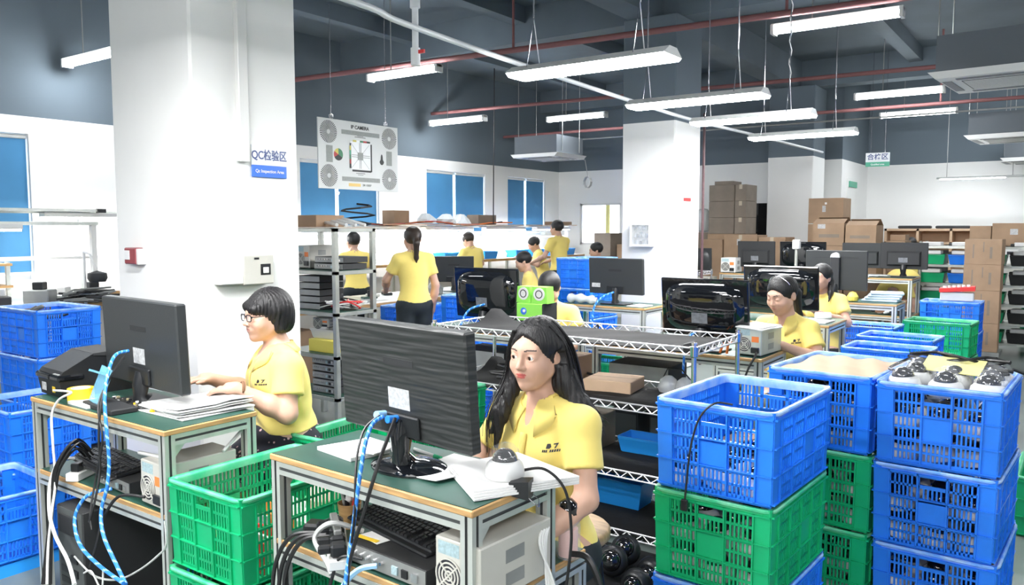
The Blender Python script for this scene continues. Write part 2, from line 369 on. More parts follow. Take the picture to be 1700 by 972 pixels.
# ---------------------------------------------------------------- ceiling services
def pendant(y, i, label, x=-2.56):
    t = thing('pendant_lamp', label, 'lamp', (x, y, 2.6), 0, 'pendant lamps over the inspection row')
    MB().prism([(-.13, 0), (.13, 0), (.05, .05), (-.05, .05)], -.56, .56, ax='x').obj('housing', 'white_plastic', t)
    MB().prism([(-.12, -.002), (.12, -.002), (.09, -.022), (-.09, -.022)], -.555, .555, ax='x').obj('diffuser', 'tube_glass', t)
    for x in (-.42, .34):
        MB().tube([(x, -.08, .03), (x, 0, .36), (x, .08, .03)], .0035, 5).obj('wire', 'chrome', t)
        MB().tube([(x, 0, .36), (x, 0, 1.6)], .006, 5).obj('chain', 'chrome', t)
    if i % 2 == 0: MB().tube([(x+.012*math.sin(q*1.3), .012*math.cos(q*1.3), .34+q*.04) for q in range(32)], .004, 5).obj('power_cord', 'cable_white', t)
for i, y in enumerate((4.42, 6.09, 7.4, 9.02, 10.6, 1.4, -.1, -1.6)):
    lab = ['nearest and widest hanging lamp, above the long-haired woman', 'second hanging lamp in the row, behind the widest one', 'third hanging lamp in the row, in front of the second column', 'fourth and smallest hanging lamp of the row'][i] if i < 4 else 'hanging lamp of the inspection row, beyond the picture'
    if i != 4: pendant(y, i, lab)
for x, y in ((.75, -.6), (.75, -2.1), (-.9, -2.7)): pendant(y, 1, 'added fill lamp hanging behind the viewer, unseen in the picture', x)  # unseen lamps added as front fill on the long-haired woman
def batten(x, y, z, label, L=1.12):
    t = thing('ceiling_lamp', label, 'lamp', (x, y, z), 0, 'batten lamps below the ceiling')
    MB().bbox(-L/2, L/2, -.045, .045, .02, .06, .004).obj('housing', 'white_plastic', t)
    MB().prism([(.055*math.cos(a), .02-.05*math.sin(a)) for a in [math.pi*q/8 for q in range(9)]], -L/2+.03, L/2-.03, ax='x').obj('diffuser', 'batten_glass', t, smooth=True)
    for s in (-1, 1): MB().box(s*(L/2-.015)-.015, s*(L/2-.015)+.015, -.058, .058, -.035, .05).obj('end_cap', 'white_plastic', t)
    MB().cyl((-.2, 0, .06), (-.2, 0, ZC-z), .007, 6).obj('rod', 'grey_metal', t)
for x, y, z, lab in [(-1.9, 7.62, 3.42, 'bright batten lamp at the top right by the red pipe'), (-2.14, 12.0, 3.4, 'batten lamp left of the near ceiling air conditioner, upper of two'), (-2.25, 14.25, 3.4, 'batten lamp left of the far ceiling units, lower of two'),
    (-6.62, 7.08, 3.4, 'batten lamp above the hanging test chart'), (-8.2, 10.0, 3.28, 'small batten lamp above the middle window blinds'), (-6.9, 11.5, 3.4, 'small batten lamp above the ceiling unit left of the second column'),
    (-8.3, 4.3, 3.32, 'batten lamp at the upper left behind the near column')]: batten(x, y, z, lab)
for x, y in [(2.2, 12), (2.2, 7.6), (2.2, 3.2), (-.4, 3.2), (1.4, -1.5), (-6.6, 2.2), (-6.6, -1.5), (3.8, -1.5), (-1.5, -3.6), (4.4, 5.4), (4.4, 10), (-.2, 10), (-.2, 14.6)]: batten(x, y, 3.4, 'batten lamp below the ceiling, beyond the picture')
def pipe(name, pts, r, mt, label, n=10): return tag(MB().tube(pts, r, n).obj(name, mt, smooth=True), label, 'pipe')
pipe('conduit_pipe', smooth_path([(-3.0, 1.0, 2.72), (-3.09, 2.9, 2.75), (-3.2, 3.43, 2.755), (-3.3, 4.7, 2.75), (-3.4, 6.78, 2.74), (-3.48, 8.3, 2.75), (-3.45, 9.8, 2.76), (-3.42, 13.2, 2.78)]), .018, 'pipe_white', 'long white conduit running along the column row below the ceiling')
vp = thing('drop_pipe', 'white vertical drop pipe with a red valve at the top', 'pipe', (-3.25, 3.58, 2.56))
MB().cyl((0, 0, .0), (0, 0, ZC-2.56), .019, 12).obj('pipe', 'pipe_white', vp, smooth=True); MB().cyl((0, 0, -.01), (0, 0, .09), .028, 12).obj('valve_body', 'pipe_white', vp, smooth=True)
MB().box(.02, .07, -.006, .006, .055, .075).obj('valve_lever', 'red', vp); MB().cyl((0, 0, .32), (0, 0, .42), .03, 12).obj('socket', 'pipe_white', vp, smooth=True)
pipe('sprinkler_pipe', [(XL, 7.05, 3.54), (XR, 8.1, 3.54)], .032, 'pipe_red', 'nearest dark red sprinkler pipe crossing the whole ceiling')
pipe('sprinkler_pipe', [(XL, 10.3, 3.5), (XR, 11.3, 3.5)], .028, 'pipe_red', 'middle red sprinkler pipe behind the hanging lamps')
pipe('sprinkler_pipe', [(XL, 12.35, 3.3), (XR, 12.7, 3.3)], .026, 'pipe_red', 'farthest red sprinkler pipe near the back wall')
pipe('hanger_rail', [(XL, 12.9, 3.22), (XR, 12.9, 3.22)], .014, 'grey_metal', 'thin grey rail below the ceiling')
for x, y, z0 in ((-1.7, 12.52, 3.3), (-2.3, 7.52, 3.54), (-5.2, 7.316, 3.54), (-6.3, 12.41, 3.3)):
    tag(MB().cyl((x, y, z0), (x, y, ZC), .014, 8).obj('pipe_hanger', 'pipe_red'), {-1.7: 'short red pipe hanger at the far right lamps', -2.3: 'red pipe hanger at the top right batten lamp', -5.2: 'red pipe hanger on the nearest sprinkler pipe, left side', -6.3: 'red pipe hanger on the farthest sprinkler pipe'}[x], 'pipe hanger')
def cassette(x, y, z, rz, label, S=.95):
    t = thing('ceiling_air_conditioner', label, 'air conditioner', (x, y, z), rz, 'ceiling cassette air conditioners')
    h = S/2
    MB().box(-h+.05, h-.05, -h+.05, h-.05, .06, .36).obj('body', 'duct_grey', t)
    MB().prism([(-h, 0.06), (-h+.06, 0), (h-.06, 0), (h, .06)], -h, h, ax='y').obj('panel', 'white_plastic', t)
    g = MB()
    for q in range(14): g.box(-.25, .25, -.25+q*.037, -.235+q*.037, -.006, 0)
    MB().box(-.26, .26, -.26, .26, -.003, .0).obj('intake', 'alu_dark', t); g.obj('grille', 'white_plastic', t)
    for a in range(4):
        o = MB().box(-.28, .28, -.4, -.33, -.004, 0).obj('outlet', 'label_dark', t); o.rotation_euler = (0, 0, a*math.pi/2)
    for sx in (-1, 1):
        for sy in (-1, 1): MB().cyl((sx*(h-.03), sy*(h-.2), .1), (sx*(h-.03), sy*(h-.2), ZC-z), .006, 6).obj('rod', 'grey_metal', t)
    return t
cassette(-.62, 7.95, 2.82, R(-4), 'large ceiling air conditioner at the right edge, nearest')
cassette(-7.6, 11.75, 2.78, R(0), 'ceiling air conditioner above the back window, left of the second column')
cassette(-.95, 13.4, 2.83, R(-4), 'middle ceiling air conditioner at the right edge')
cassette(-.75, 15.6, 2.66, R(-4), 'farthest small ceiling air conditioner at the right edge', .8)
# hanging test chart
tc_ = thing('test_chart', 'hanging IP camera test chart board with star targets', 'test chart', (-4.83, 4.645, 2.176))
CW, CHh = .44, .272
MB().bbox(-.012, 0, -CW, CW, -CHh, CHh, .002).obj('board', 'chart_white', tc_)
def onchart(mb, name, mt): 
    mb.xf(Matrix(((0, 0, 1, .0008), (1, 0, 0, 0), (0, 1, 0, 0), (0, 0, 0, 1)))); return mb.obj(name, mt, tc_)
def rect(x0, x1, y0, y1, dz=0): return MB().box(x0, x1, y0, y1, dz, dz+.0008)
for nm, sx, sy in (('star', -1, 1), ('star', -1, -1), ('star', 1, 1), ('star', 1, -1)):
    m = MB(); cx, cy = sx*.335, sy*.17
    for q in range(36):
        a, b = 2*math.pi*q/36, 2*math.pi*(q+.5)/36
        m.add([(cx+.018*math.cos(a), cy+.018*math.sin(a), 0), (cx+.088*math.cos(a), cy+.088*math.sin(a), 0), (cx+.088*math.cos(b), cy+.088*math.sin(b), 0), (cx+.018*math.cos(b), cy+.018*math.sin(b), 0)], [(0, 1, 2, 3)])
    onchart(m, 'star_target', 'chart_black')
for a in ((-.2, .22, .165, .2), (-.2, .22, -.205, -.17), (-.36, -.295, -.065, .065), (.30, .365, -.055, .065)): onchart(rect(*a), 'grey_bar', 'chart_grey')
for j, c in enumerate(('chart_black', 'chart_green', 'chart_green', 'chart_yellow', 'chart_red', 'chart_black')):
    a0 = -math.pi/2+j*math.pi/3; m = MB(); m.add([(-.235, 0, 0)]+[(-.235+.048*math.cos(a0+q*math.pi/12), .048*math.sin(a0+q*math.pi/12), 0) for q in range(5)], [(0, 1, 2, 3, 4, 5)]); onchart(m, 'colour_wheel', c)
onchart(rect(-.105, .115, -.105, .115), 'centre_panel', 'sign_white')
for a in ((-.115, -.1, -.1, .1), (.115, .13, -.12, .105), (-.09, .12, -.125, -.11)): onchart(rect(*a, .001), 'scale_bar', 'chart_black')
for j, c in enumerate(('chart_yellow', 'sign_white', 'chart_green', 'chart_red', 'chart_black')): onchart(rect(-.08+j*.038, -.042+j*.038, .112, .127, .001), 'colour_bar', c)
for j, c in enumerate(('chart_black', 'chart_red', 'chart_green', 'sign_green', 'chart_yellow')): onchart(rect(-.118, -.103, -.1+j*.036, -.064+j*.036, .002), 'colour_bar', c)
onchart(rect(-.03, .03, -.03, .03, .002), 'centre_square', 'chart_grey')
for a in ((-.095, .105, .006, .009), (-.095, .105, -.009, -.006), (.006, .009, -.1, .11), (-.009, -.006, -.1, .11), (-.06, .06, .15, .154), (-.035, .035, .16, .163), (-.05, .05, -.14, -.136), (-.03, .03, -.152, -.149)): onchart(rect(*a, .0016), 'line', 'chart_black')
for s in (1, -1): m = rect(-.14, .14, -.001, .001, .0014); m.xf(Matrix.Rotation(s*math.pi/4, 4, 'Z')); onchart(m, 'line', 'chart_grey')
m = MB(); m.add([(.245+.03*math.cos(a)*(1 if math.sin(a) < 0 else .45), -.01+.045*math.sin(a), 0) for a in [2*math.pi*q/14 for q in range(14)]], [tuple(range(14))]); onchart(m, 'portrait', 'chart_black')
onchart(rect(-.13, .0, -.245, -.22), 'name_strip', 'chart_orange')
lettering('IP CAMERA', .04, 'chart_black', tc_, (.0016, 0, .228), FACE_PX); lettering('2M 1080P', .025, 'chart_grey', tc_, (.0016, .07, -.232), FACE_PX)
for yy in (-.3, .3): MB().tube([(-.006, yy, CHh), (-.006, yy, ZC-2.176)], .0025, 5).obj('hanging_wire', 'chrome', tc_); MB().tube([(-.006, yy+.02*math.cos(q*math.pi/3-.5), CHh+.02+.02*math.sin(q*math.pi/3-.5)) for q in range(7)], .004, 5).obj('ring', 'chrome', tc_)
MB().tube([(-.006, -.26, -CHh), (-.006, -.25, -CHh-.03), (-.006, -.235, -CHh-.045), (-.006, -.225, -CHh-.02)], .004, 5).obj('hook', 'chrome', tc_)
# hanging qualified-area sign
hs = thing('hanging_sign', 'green and white sign hanging from the ceiling at the right', 'sign', (-2.66, 13.45, 2.64), R(8))
MB().box(-.17, .17, -.006, .006, -.03, .11).obj('upper_plate', 'sign_white', hs); MB().box(-.17, .17, -.007, .007, -.1, -.03).obj('lower_plate', 'sign_green', hs)
lettering('合格区', .1, 'txt_blue', hs, (0, -.008, .042), FACE_MY); lettering('Qualified area', .034, 'sign_white', hs, (0, -.009, -.068), FACE_MY)
for x in (-.1, .1): MB().cyl((x, 0, .11), (x, 0, ZC-2.64), .004, 5).obj('chain', 'chrome', hs)
cc = thing('cable_coil', 'coil of grey cable hanging under the ceiling unit', 'cable', (-7.2, 12.4, 2.4)); MB().tube([(.07*math.cos(a*.7), .03*math.sin(a*.9), .1*math.sin(a*.7)) for a in range(60)], .008, 5).obj('coil', 'cable_grey', cc); MB().tube([(0, 0, .1), (0, -.1, .38), (0, -.3, .39)], .006, 5).obj('hanging_wire', 'cable_grey', cc)
pipe('drop_cable', smooth_path([Vector((-8.0, 10.72, ZC)), Vector((-8.02, 10.72, 2.6)), Vector((-8.05, 10.75, 1.655))]), .009, 'cable_black', 'dark cable hanging from the ceiling to the light bench')
lt = thing('ceiling_lamp', 'dim slim lamp hanging before the far right wall', 'lamp', (-1.2, 15.4, 2.42)); MB().bbox(-.9, .9, -.03, .03, 0, .03, .004).obj('housing', 'grey_metal', lt); MB().box(-.85, .1, -.02, .02, -.012, 0).obj('diffuser', 'batten_glass', lt)
for x in (-.75, .2): MB().cyl((x, 0, .03), (x, 0, ZC-2.42), .006, 6).obj('rod', 'grey_metal', lt)
# ---------------------------------------------------------------- builders of repeated things
def rrect(w, l, r, k=5):
    P = []
    for cx, cy, a0 in ((w/2-r, l/2-r, 0), (-w/2+r, l/2-r, 90), (-w/2+r, -l/2+r, 180), (w/2-r, -l/2+r, 270)):
        for q in range(k+1): a = R(a0+90*q/k); P.append((cx+r*math.cos(a), cy+r*math.sin(a)))
    return P
CRW, CRL, CRH = .445, .595, .32
def crate_meshes(mt):
    """perforated stacking crate: lattice walls, rolled rim, ribbed base"""
    w, l, h = CRW-.03, CRL-.03, CRH; t = .0035
    body = MB()
    def side(n, W, flip, handle):
        # a wall in the plane y=0 from -W/2..W/2, later moved out
        m = MB(); e = .055; z0, z1 = .012, h-.022
        zb = [z0, z0+(z1-z0)*.325, z0+(z1-z0)*.65, z1]
        xs = [-W/2+e+(W-2*e)*q/n for q in range(n+1)]
        m.box(-W/2, -W/2+e, -t, t, z0, h); m.box(W/2-e, W/2, -t, t, z0, h)             # solid corner panels
        m.box(-W/2+e, W/2-e, -t, t, z1-.012, h); m.box(-W/2+e, W/2-e, -t, t, z0, z0+.014)
        for q in range(3):                                                            # ribs that stand proud
            m.box(-W/2, W/2, -t-.008, -t, zb[q]-.0025+.002, zb[q]+.0035)
        m.box(-W/2, W/2, -t-.008, -t, z1-.006, z1)
        for x in xs: m.box(x-.0025, x+.0025, -t-.008, -t, z0, z1)
        for q in range(3):
            a, b = zb[q], zb[q+1]; mid = (a+b)/2
            m.box(-W/2+e, W/2-e, -t, t, b-.009, b+.005) if q < 2 else None
            for j in range(n):
                xa, xb = xs[j], xs[j+1]; c = (j == n//2)
                if c and q == 1: m.box(xa, xb, -t, t, a, b); continue                  # name plate
                m.box(xa, xa+.006, -t, t, a, b); m.box(xb-.006, xb, -t, t, a, b)
                if c and q == 2 and handle:                                            # hand hole above a row of slots
                    m.box(xa, xb, -t, t, mid-.006, mid+.008)
                    zz0, zz1 = a, mid-.006
                else:
                    m.box(xa, xb, -t, t, mid-.0042, mid+.0042); zz0, zz1 = a, b
                k = 6
                for i in range(1, k):
                    x = xa+.006+(xb-xa-.012)*i/k; m.box(x-.0032, x+.0032, -t, t, zz0, zz1)
        return m
    for W, n, ang, off in ((w, 3, 0, l/2), (w, 3, 180, l/2), (l, 4, 90, w/2), (l, 4, 270, w/2)):
        s = side(n, W, False, n == 3)
        s.xf(Matrix.Rotation(R(ang), 4, 'Z') @ Matrix.Translation((0, -off, 0)))
        body.add(s.v, s.f)
    for i, v in enumerate(body.v):
        k = 1-.03*(1-v[2]/h); body.v[i] = (v[0]*k, v[1]*k, v[2])
    rim = MB(); pr = [(-.012, -.028), (.0, -.028), (.004, -.012), (.012, -.006), (.012, .0), (.008, .004), (-.004, .004), (-.010, .0), (-.012, -.006)]
    base = rrect(w, l, .03, 5); n = len(base); cen = []
    vs = []
    for i in range(n):
        p = Vector(base[i]); a, b = Vector(base[i-1]), Vector(base[(i+1) % n]); d = (b-a).normalized(); nn = Vector((d.y, -d.x))
        for q in pr: vs.append((p.x+nn.x*q[0], p.y+nn.y*q[0], h+q[1]-.004))
    k = len(pr); rim.add(vs, [(i*k+j, ((i+1) % n)*k+j, ((i+1) % n)*k+(j+1) % k, i*k+(j+1) % k) for i in range(n) for j in range(k)])
    bot = MB(); bot.box(-w/2*.965, w/2*.965, -l/2*.965, l/2*.965, .004, .012)
    for q in range(7): y = -l/2*.94+q*l*.94/6; bot.box(-w/2*.95, w/2*.95, y-.003, y+.003, -.0, .004)
    return body, rim, bot
CR = {}
def make_crate(col, loc, rz, label, group):
    if col not in CR:
        b, r_, t_ = crate_meshes(col)
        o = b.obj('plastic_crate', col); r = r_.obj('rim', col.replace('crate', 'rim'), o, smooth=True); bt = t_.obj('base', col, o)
        CR[col] = o; o.location = loc; o.rotation_euler = (0, 0, rz); return tag(o, label, 'crate', group)
    return dup(CR[col], loc, rz, label, group)
B_, G_ = 'blue_crate', 'green_crate'

def extr_profile(s):
    h, a, d = s/2, .0045*s/.04, .007*s/.04
    q = [(-h, -h), (-a, -h), (-a, -h+d), (a, -h+d), (a, -h), (h, -h)]
    P = []
    for k in range(4):
        c, sn = round(math.cos(k*math.pi/2)), round(math.sin(k*math.pi/2))
        P += [(x*c-y*sn, x*sn+y*c) for x, y in q[:-1]]
    return P
def extr(m, p0, p1, s=.04):
    p0, p1 = Vector(p0), Vector(p1); d = p1-p0; P = extr_profile(s)
    ax = max(range(3), key=lambda i: abs(d[i])); st = m.n()
    lo, hi = min(p0[ax], p1[ax]), max(p0[ax], p1[ax])
    if ax == 2: m.prism(P, lo, hi); m.xf(Matrix.Translation((p0.x, p0.y, 0)), st)
    elif ax == 0: m.prism(P, lo, hi, ax='x'); m.xf(Matrix.Translation((0, p0.y, p0.z)), st)
    else: m.prism(P, lo, hi, ax='y'); m.xf(Matrix.Translation((p0.x, 0, p0.z)), st)
    k = len(P)
    for i in range(k):
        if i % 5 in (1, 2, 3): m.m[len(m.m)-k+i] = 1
    return m
ALU = ['alu', 'alu_dark']
def desk(x0, x1, y0, y1, z, label, low=None, lowy=None, rz=0, S=.042, group='aluminium framed inspection desks', lowtop='green_top', cable=True):
    """aluminium profile desk: green topped board with a wooden edge, lower shelf, four legs"""
    cx, cy = (x0+x1)/2, (y0+y1)/2; t = thing('inspection_desk', label, 'desk', (cx, cy, 0), rz, group)
    W, D = x1-x0, y1-y0; T = .022; a = S/2
    tb = MB().bbox(-W/2, W/2, -D/2, D/2, z-T, z-.002, .003).obj('tabletop', 'wood_edge', t)
    MB().box(-W/2+.006, W/2-.006, -D/2+.006, D/2-.006, z-.003, z).obj('green_sheet', 'green_top', tb)
    for sx in (-1, 1):
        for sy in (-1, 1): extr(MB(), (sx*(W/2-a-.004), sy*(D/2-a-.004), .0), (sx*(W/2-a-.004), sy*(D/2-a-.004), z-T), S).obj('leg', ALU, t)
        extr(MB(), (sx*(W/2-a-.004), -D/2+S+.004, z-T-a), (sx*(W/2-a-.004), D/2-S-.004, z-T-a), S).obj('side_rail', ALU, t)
        MB().prism([(-D/2+S+.003, z-T-S), (-D/2+S+.05, z-T-S), (-D/2+S+.003, z-T-S-.05)], sx*(W/2-a-.004)-.012, sx*(W/2-a-.004)+.012, ax='x').obj('bracket', 'alu', t)
    for sy in (-1, 1): extr(MB(), (-W/2+S+.004, sy*(D/2-a-.004), z-T-a), (W/2-S-.004, sy*(D/2-a-.004), z-T-a), S).obj('front_rail' if sy < 0 else 'back_rail', ALU, t)
    if low:
        ly = lowy if lowy else D/2
        sh = MB().bbox(-W/2+.006, W/2-.006, -D/2+.006, ly, low-.02, low-.002, .002).obj('lower_shelf', 'wood_edge', t)
        MB().box(-W/2+.012, W/2-.012, -D/2+.012, ly-.006, low-.003, low).obj('shelf_sheet', lowtop, sh)
        for sx in (-1, 1): extr(MB(), (sx*(W/2-a-.004), -D/2+S+.004, low-.02-a), (sx*(W/2-a-.004), ly, low-.02-a), S).obj('shelf_rail', ALU, t)
        extr(MB(), (-W/2+S+.004, -D/2+a+.004, low-.02-a), (W/2-S-.004, -D/2+a+.004, low-.02-a), S).obj('shelf_rail', ALU, t)
        if ly > D/2+.1:
            for sx in (-1, 1): extr(MB(), (sx*(W/2-a-.004), ly-a, 0), (sx*(W/2-a-.004), ly-a, low-.02-S), S).obj('leg', ALU, t)
    return t
def monitor(loc, rz, label, w=.53, h=.33, style='flat', mt='monitor_grey', lift=.1, tilt=8, base='round', group=None, lab=True, sag=0):
    """computer monitor, its back towards local -Y; origin under the foot"""
    t = thing('computer_monitor', label, 'monitor', loc, rz, group)
    P = bpy.data.objects  # panel pivot at (0,0,lift)
    d = .045 if style == 'flat' else .028
    T = Matrix.Translation((0, 0, lift)) @ Matrix.Rotation(R(-tilt), 4, 'X')
    m = MB(); m.bbox(-w/2, w/2, -d/2, d/2, 0, h, .006); m.xf(T); pn = m.obj('housing', mt if style != 'flat' else ('ripple' if mt == 'ripple' else mt), t)
    m = MB().box(-w/2+.016, w/2-.016, d/2, d/2+.0012, .02, h-.016); m.xf(T); m.obj('screen', 'screen', pn)
    if style in ('gloss', 'dome'):
        m = MB(); k = 20; ell = []
        for rr, yy in ((1, -d/2), (.93, -d/2-.018), (.78, -d/2-.034), (.55, -d/2-.044), (.25, -d/2-.048)):
            ell.append([(math.copysign(abs(math.cos(2*math.pi*q/k))**.55, math.cos(2*math.pi*q/k))*w*.46*rr, yy, h*.5+math.copysign(abs(math.sin(2*math.pi*q/k))**.55, math.sin(2*math.pi*q/k))*h*.44*rr) for q in range(k)])
        o = 0; m.add([p for e in ell for p in e], [(i*k+j, i*k+(j+1) % k, (i+1)*k+(j+1) % k, (i+1)*k+j) for i in range(4) for j in range(k)]+[tuple(4*k+j for j in range(k))])
        m.xf(T); m.obj('back_shell', mt, pn, smooth=60); yb = -d/2-.0485
    elif style == 'block':
        m = MB(); a, b, c, e = w*.36, w*.33, h*.12, h*.68
        m.add([(-a, -d/2, c), (a, -d/2, c), (a, -d/2, e), (-a, -d/2, e), (-b, -d/2-.035, c+.02), (b, -d/2-.035, c+.02), (b, -d/2-.035, e-.02), (-b, -d/2-.035, e-.02)], [(4, 5, 6, 7), (0, 1, 5, 4), (1, 2, 6, 5), (2, 3, 7, 6), (3, 0, 4, 7)]); m.xf(T); m.obj('back_block', mt, pn); yb = -d/2-.035
    elif style == 'column':
        m = MB(); m.bbox(-.045, .045, -d/2-.045, -d/2, h*.02, h*.84, .006); m.xf(T); m.obj('spine', 'black_matte', pn)
        m = MB(); m.cyl((0, -d/2-.04, h*.84), (0, -d/2-.0, h*.84), .045, 20); m.xf(T); m.obj('hinge_cap', 'label', pn, smooth=True); yb = -d/2-.045
        m = MB(); m.box(-w*.36, w*.36, -d/2-.003, -d/2, h*.82, h*.83); m.xf(T); m.obj('vent', 'black_matte', pn)
    else: yb = -d/2
    if style == 'flat':
        m = MB(); m.bbox(-.09, .09, yb-.012, yb, h*.03, h*.22, .004); m.xf(T); m.obj('connector_bay', 'black_plastic', pn)
        m = MB(); m.box(-.09, .05, yb-.0008, yb, h*.64, h*.70); m.xf(Matrix.Translation((.02, 0, 0))); m.xf(T); m.obj('maker_plate', 'black_matte', pn)
    if lab:
        m = MB(); m.box(-.055, .045, yb-.0012, yb, h*.26, h*.44); m.xf(T); m.obj('sticker', 'label' if style in ('flat',) else 'label_dark', pn)
    neckw = .035
    m = MB(); p0 = T @ Vector((0, yb+.01, h*.16))
    m.tube([p0, p0+Vector((0, -.012, -.05)), (0, -.03, lift*.5), (0, -.02, .02)], [neckw*.9, neckw, neckw*.8, neckw*1.2], 10); m.obj('stand_neck', 'gloss_black' if base == 'round' else 'black_plastic', t, smooth=True)
    m = MB()
    if base == 'round': m.lathe([(.0, .022), (.05, .021), (.11, .012), (.122, .006), (.122, 0), (0, 0)][::-1], 32); m.xf(Matrix.Diagonal((1.1, .85, 1, 1)))
    else: m.bbox(-.13, .13, -.09, .09, 0, .014, .004)
    m.obj('stand_base', 'gloss_black' if base == 'round' else 'black_plastic', t, smooth=True)
    return t
def cable(pts, r, mt, label, name='cable', cat='cable', k=8, n=6):
    return tag(MB().tube(smooth_path(pts, k), r, n).obj(name, mt, smooth=True), label, cat)
def braided(pts, label, r=.0055, k=24):
    return tag(MB().tube(smooth_path(pts, k), r, 8, mfun=lambda i, j: 1 if ((i+j) % 8) in (0, 1) else 0).obj('braided_cable', ['cable_blue', 'cable_lblue'], smooth=True), label, 'cable')
def fan_grille(parent, c, r, face='-y'):
    d = MB().lathe([(0, 0), (r, 0), (r, .002), (0, .002)], 28, ax='y'); d.xf(Matrix.Translation((c[0], c[1]-.0022, c[2]))); f = d.obj('fan_opening', 'ink', parent)
    m = MB()
    for rr in (r*.26, r*.5, r*.74, r*.98):
        n = 28; vs = []
        for q in range(n):
            a = 2*math.pi*q/n
            for ro, y in ((rr-.0022, 0), (rr+.0022, 0), (rr+.0022, -.003), (rr-.0022, -.003)): vs.append((c[0]+ro*math.cos(a), c[1]-.002+y, c[2]+ro*math.sin(a)))
        m.add(vs, [(q*4+j, ((q+1) % n)*4+j, ((q+1) % n)*4+(j+1) % 4, q*4+(j+1) % 4) for q in range(n) for j in range(4)])
    for q in range(4):
        s = m.n(); m.box(-r, r, -.0052, -.002, -.0022, .0022) if q < 2 else None
        m.xf(Matrix.Translation(c) @ Matrix.Rotation(R(45+90*q), 4, 'Y'), s)
    m.obj('guard', 'cream_metal', f)
def psu(loc, rz, label, w=.145, h=.165, d=.30, case='cream_metal', group='bench power supplies'):
    """bench power supply, its fan side towards local -Y"""
    t = thing('power_supply', label, 'power supply', loc, rz, group)
    MB().bbox(-w/2, w/2, -d/2, d/2, .008, h, .004).obj('case', case, t)
    fan_grille(t, (-w*.17, -d/2, h*.42), w*.29)
    MB().box(w*.12, w*.40, -d/2-.001, -d/2, h*.52, h*.72).obj('orange_label', 'orange', t); MB().box(-w*.42, w*.05, -d/2-.001, -d/2, h*.74, h*.95).obj('rating_label', 'label_blue', t)
    MB().bbox(w*.12, w*.42, -d/2-.012, -d/2, h*.14, h*.34, .002).obj('mains_socket', 'black_plastic', t)
    for s in (-1, 1): MB().box(s*w*.35-.01, s*w*.35+.01, -d/2+.02, d/2-.02, 0, .008).obj('foot', 'black_plastic', t)
    for q in range(2): MB().box(w/2, w/2+.001, -.05, .03, h*.2+q*h*.38, h*.42+q*h*.38).obj('vent', 'grey_metal', t)
    return t
def recorder(loc, rz, label, w=.26, h=.05, d=.22, group='video recorders', ports=True, cat='recorder'):
    """flat metal video recorder, its connector panel towards local -Y"""
    t = thing('video_recorder', label, cat, loc, rz, group)
    MB().bbox(-w/2, w/2, -d/2, d/2, .004, h, .002).obj('case', 'black_matte', t); MB().box(-w/2+.002, w/2-.002, -d/2-.0015, -d/2, .007, h-.003).obj('rear_panel', 'grey_metal', t)
    if ports:
        for q in range(5): MB().cyl((-w*.38+q*w*.09, -d/2-.001, h*.62), (-w*.38+q*w*.09, -d/2-.014, h*.62), .0055, 8).obj('socket', 'chrome', t)
        for q in range(3): MB().box(w*.1+q*w*.12, w*.17+q*w*.12, -d/2-.007, -d/2-.001, h*.3, h*.68).obj('port', ('label_blue', 'black_plastic', 'chrome')[q], t)
    return t
def keyboard(loc, rot, label, keys_single=True, w=.44, d=.14):
    t = thing('keyboard', label, 'keyboard', loc); t.rotation_euler = rot
    MB().bbox(-w/2, w/2, -d/2, d/2, 0, .016, .004).obj('tray', 'black_plastic', t); MB().bbox(-w/2, w/2, -d/2-.02, -d/2+.004, 0, .011, .004).obj('front_lip', 'black_plastic', t)
    rows = [(0, 21), (1, 21), (2, 21), (3, 20), (4, 18), (5, 14)]; p = w*.96/21; q = d*.94/6; one = None; allk = MB()
    for r_, n in rows:
        for c in range(n):
            x = -w*.48+(c+.5)*p*21/n; y = -d*.47+(r_+.5)*q; kw = p*21/n*.43
            if n == 21 and c in (15, 18): continue
            if keys_single and n == 21:
                if one is None:
                    one = MB().add([(-kw, -q*.42, 0), (kw, -q*.42, 0), (kw, q*.42, 0), (-kw, q*.42, 0), (-kw*.78, -q*.3, .007), (kw*.78, -q*.3, .007), (kw*.78, q*.34, .007), (-kw*.78, q*.34, .007)], [(4, 5, 6, 7), (0, 1, 5, 4), (1, 2, 6, 5), (2, 3, 7, 6), (3, 0, 4, 7)]).obj('key', 'black_plastic', t, loc=(x, y, .016))
                else: o = one.copy(); COL.objects.link(o); o.location = (x, y, .016)
            elif keys_single: MB().bbox(-kw, kw, -q*.4, q*.4, 0, .007, .0018).obj('key', 'black_plastic', t, loc=(x, y, .016))
            else: allk.bbox(x-kw, x+kw, y-q*.4, y+q*.4, .016, .022, .0018)
    if not keys_single: o = allk.obj('keys', 'black_plastic', t); o['kind'] = 'stuff'
    return t
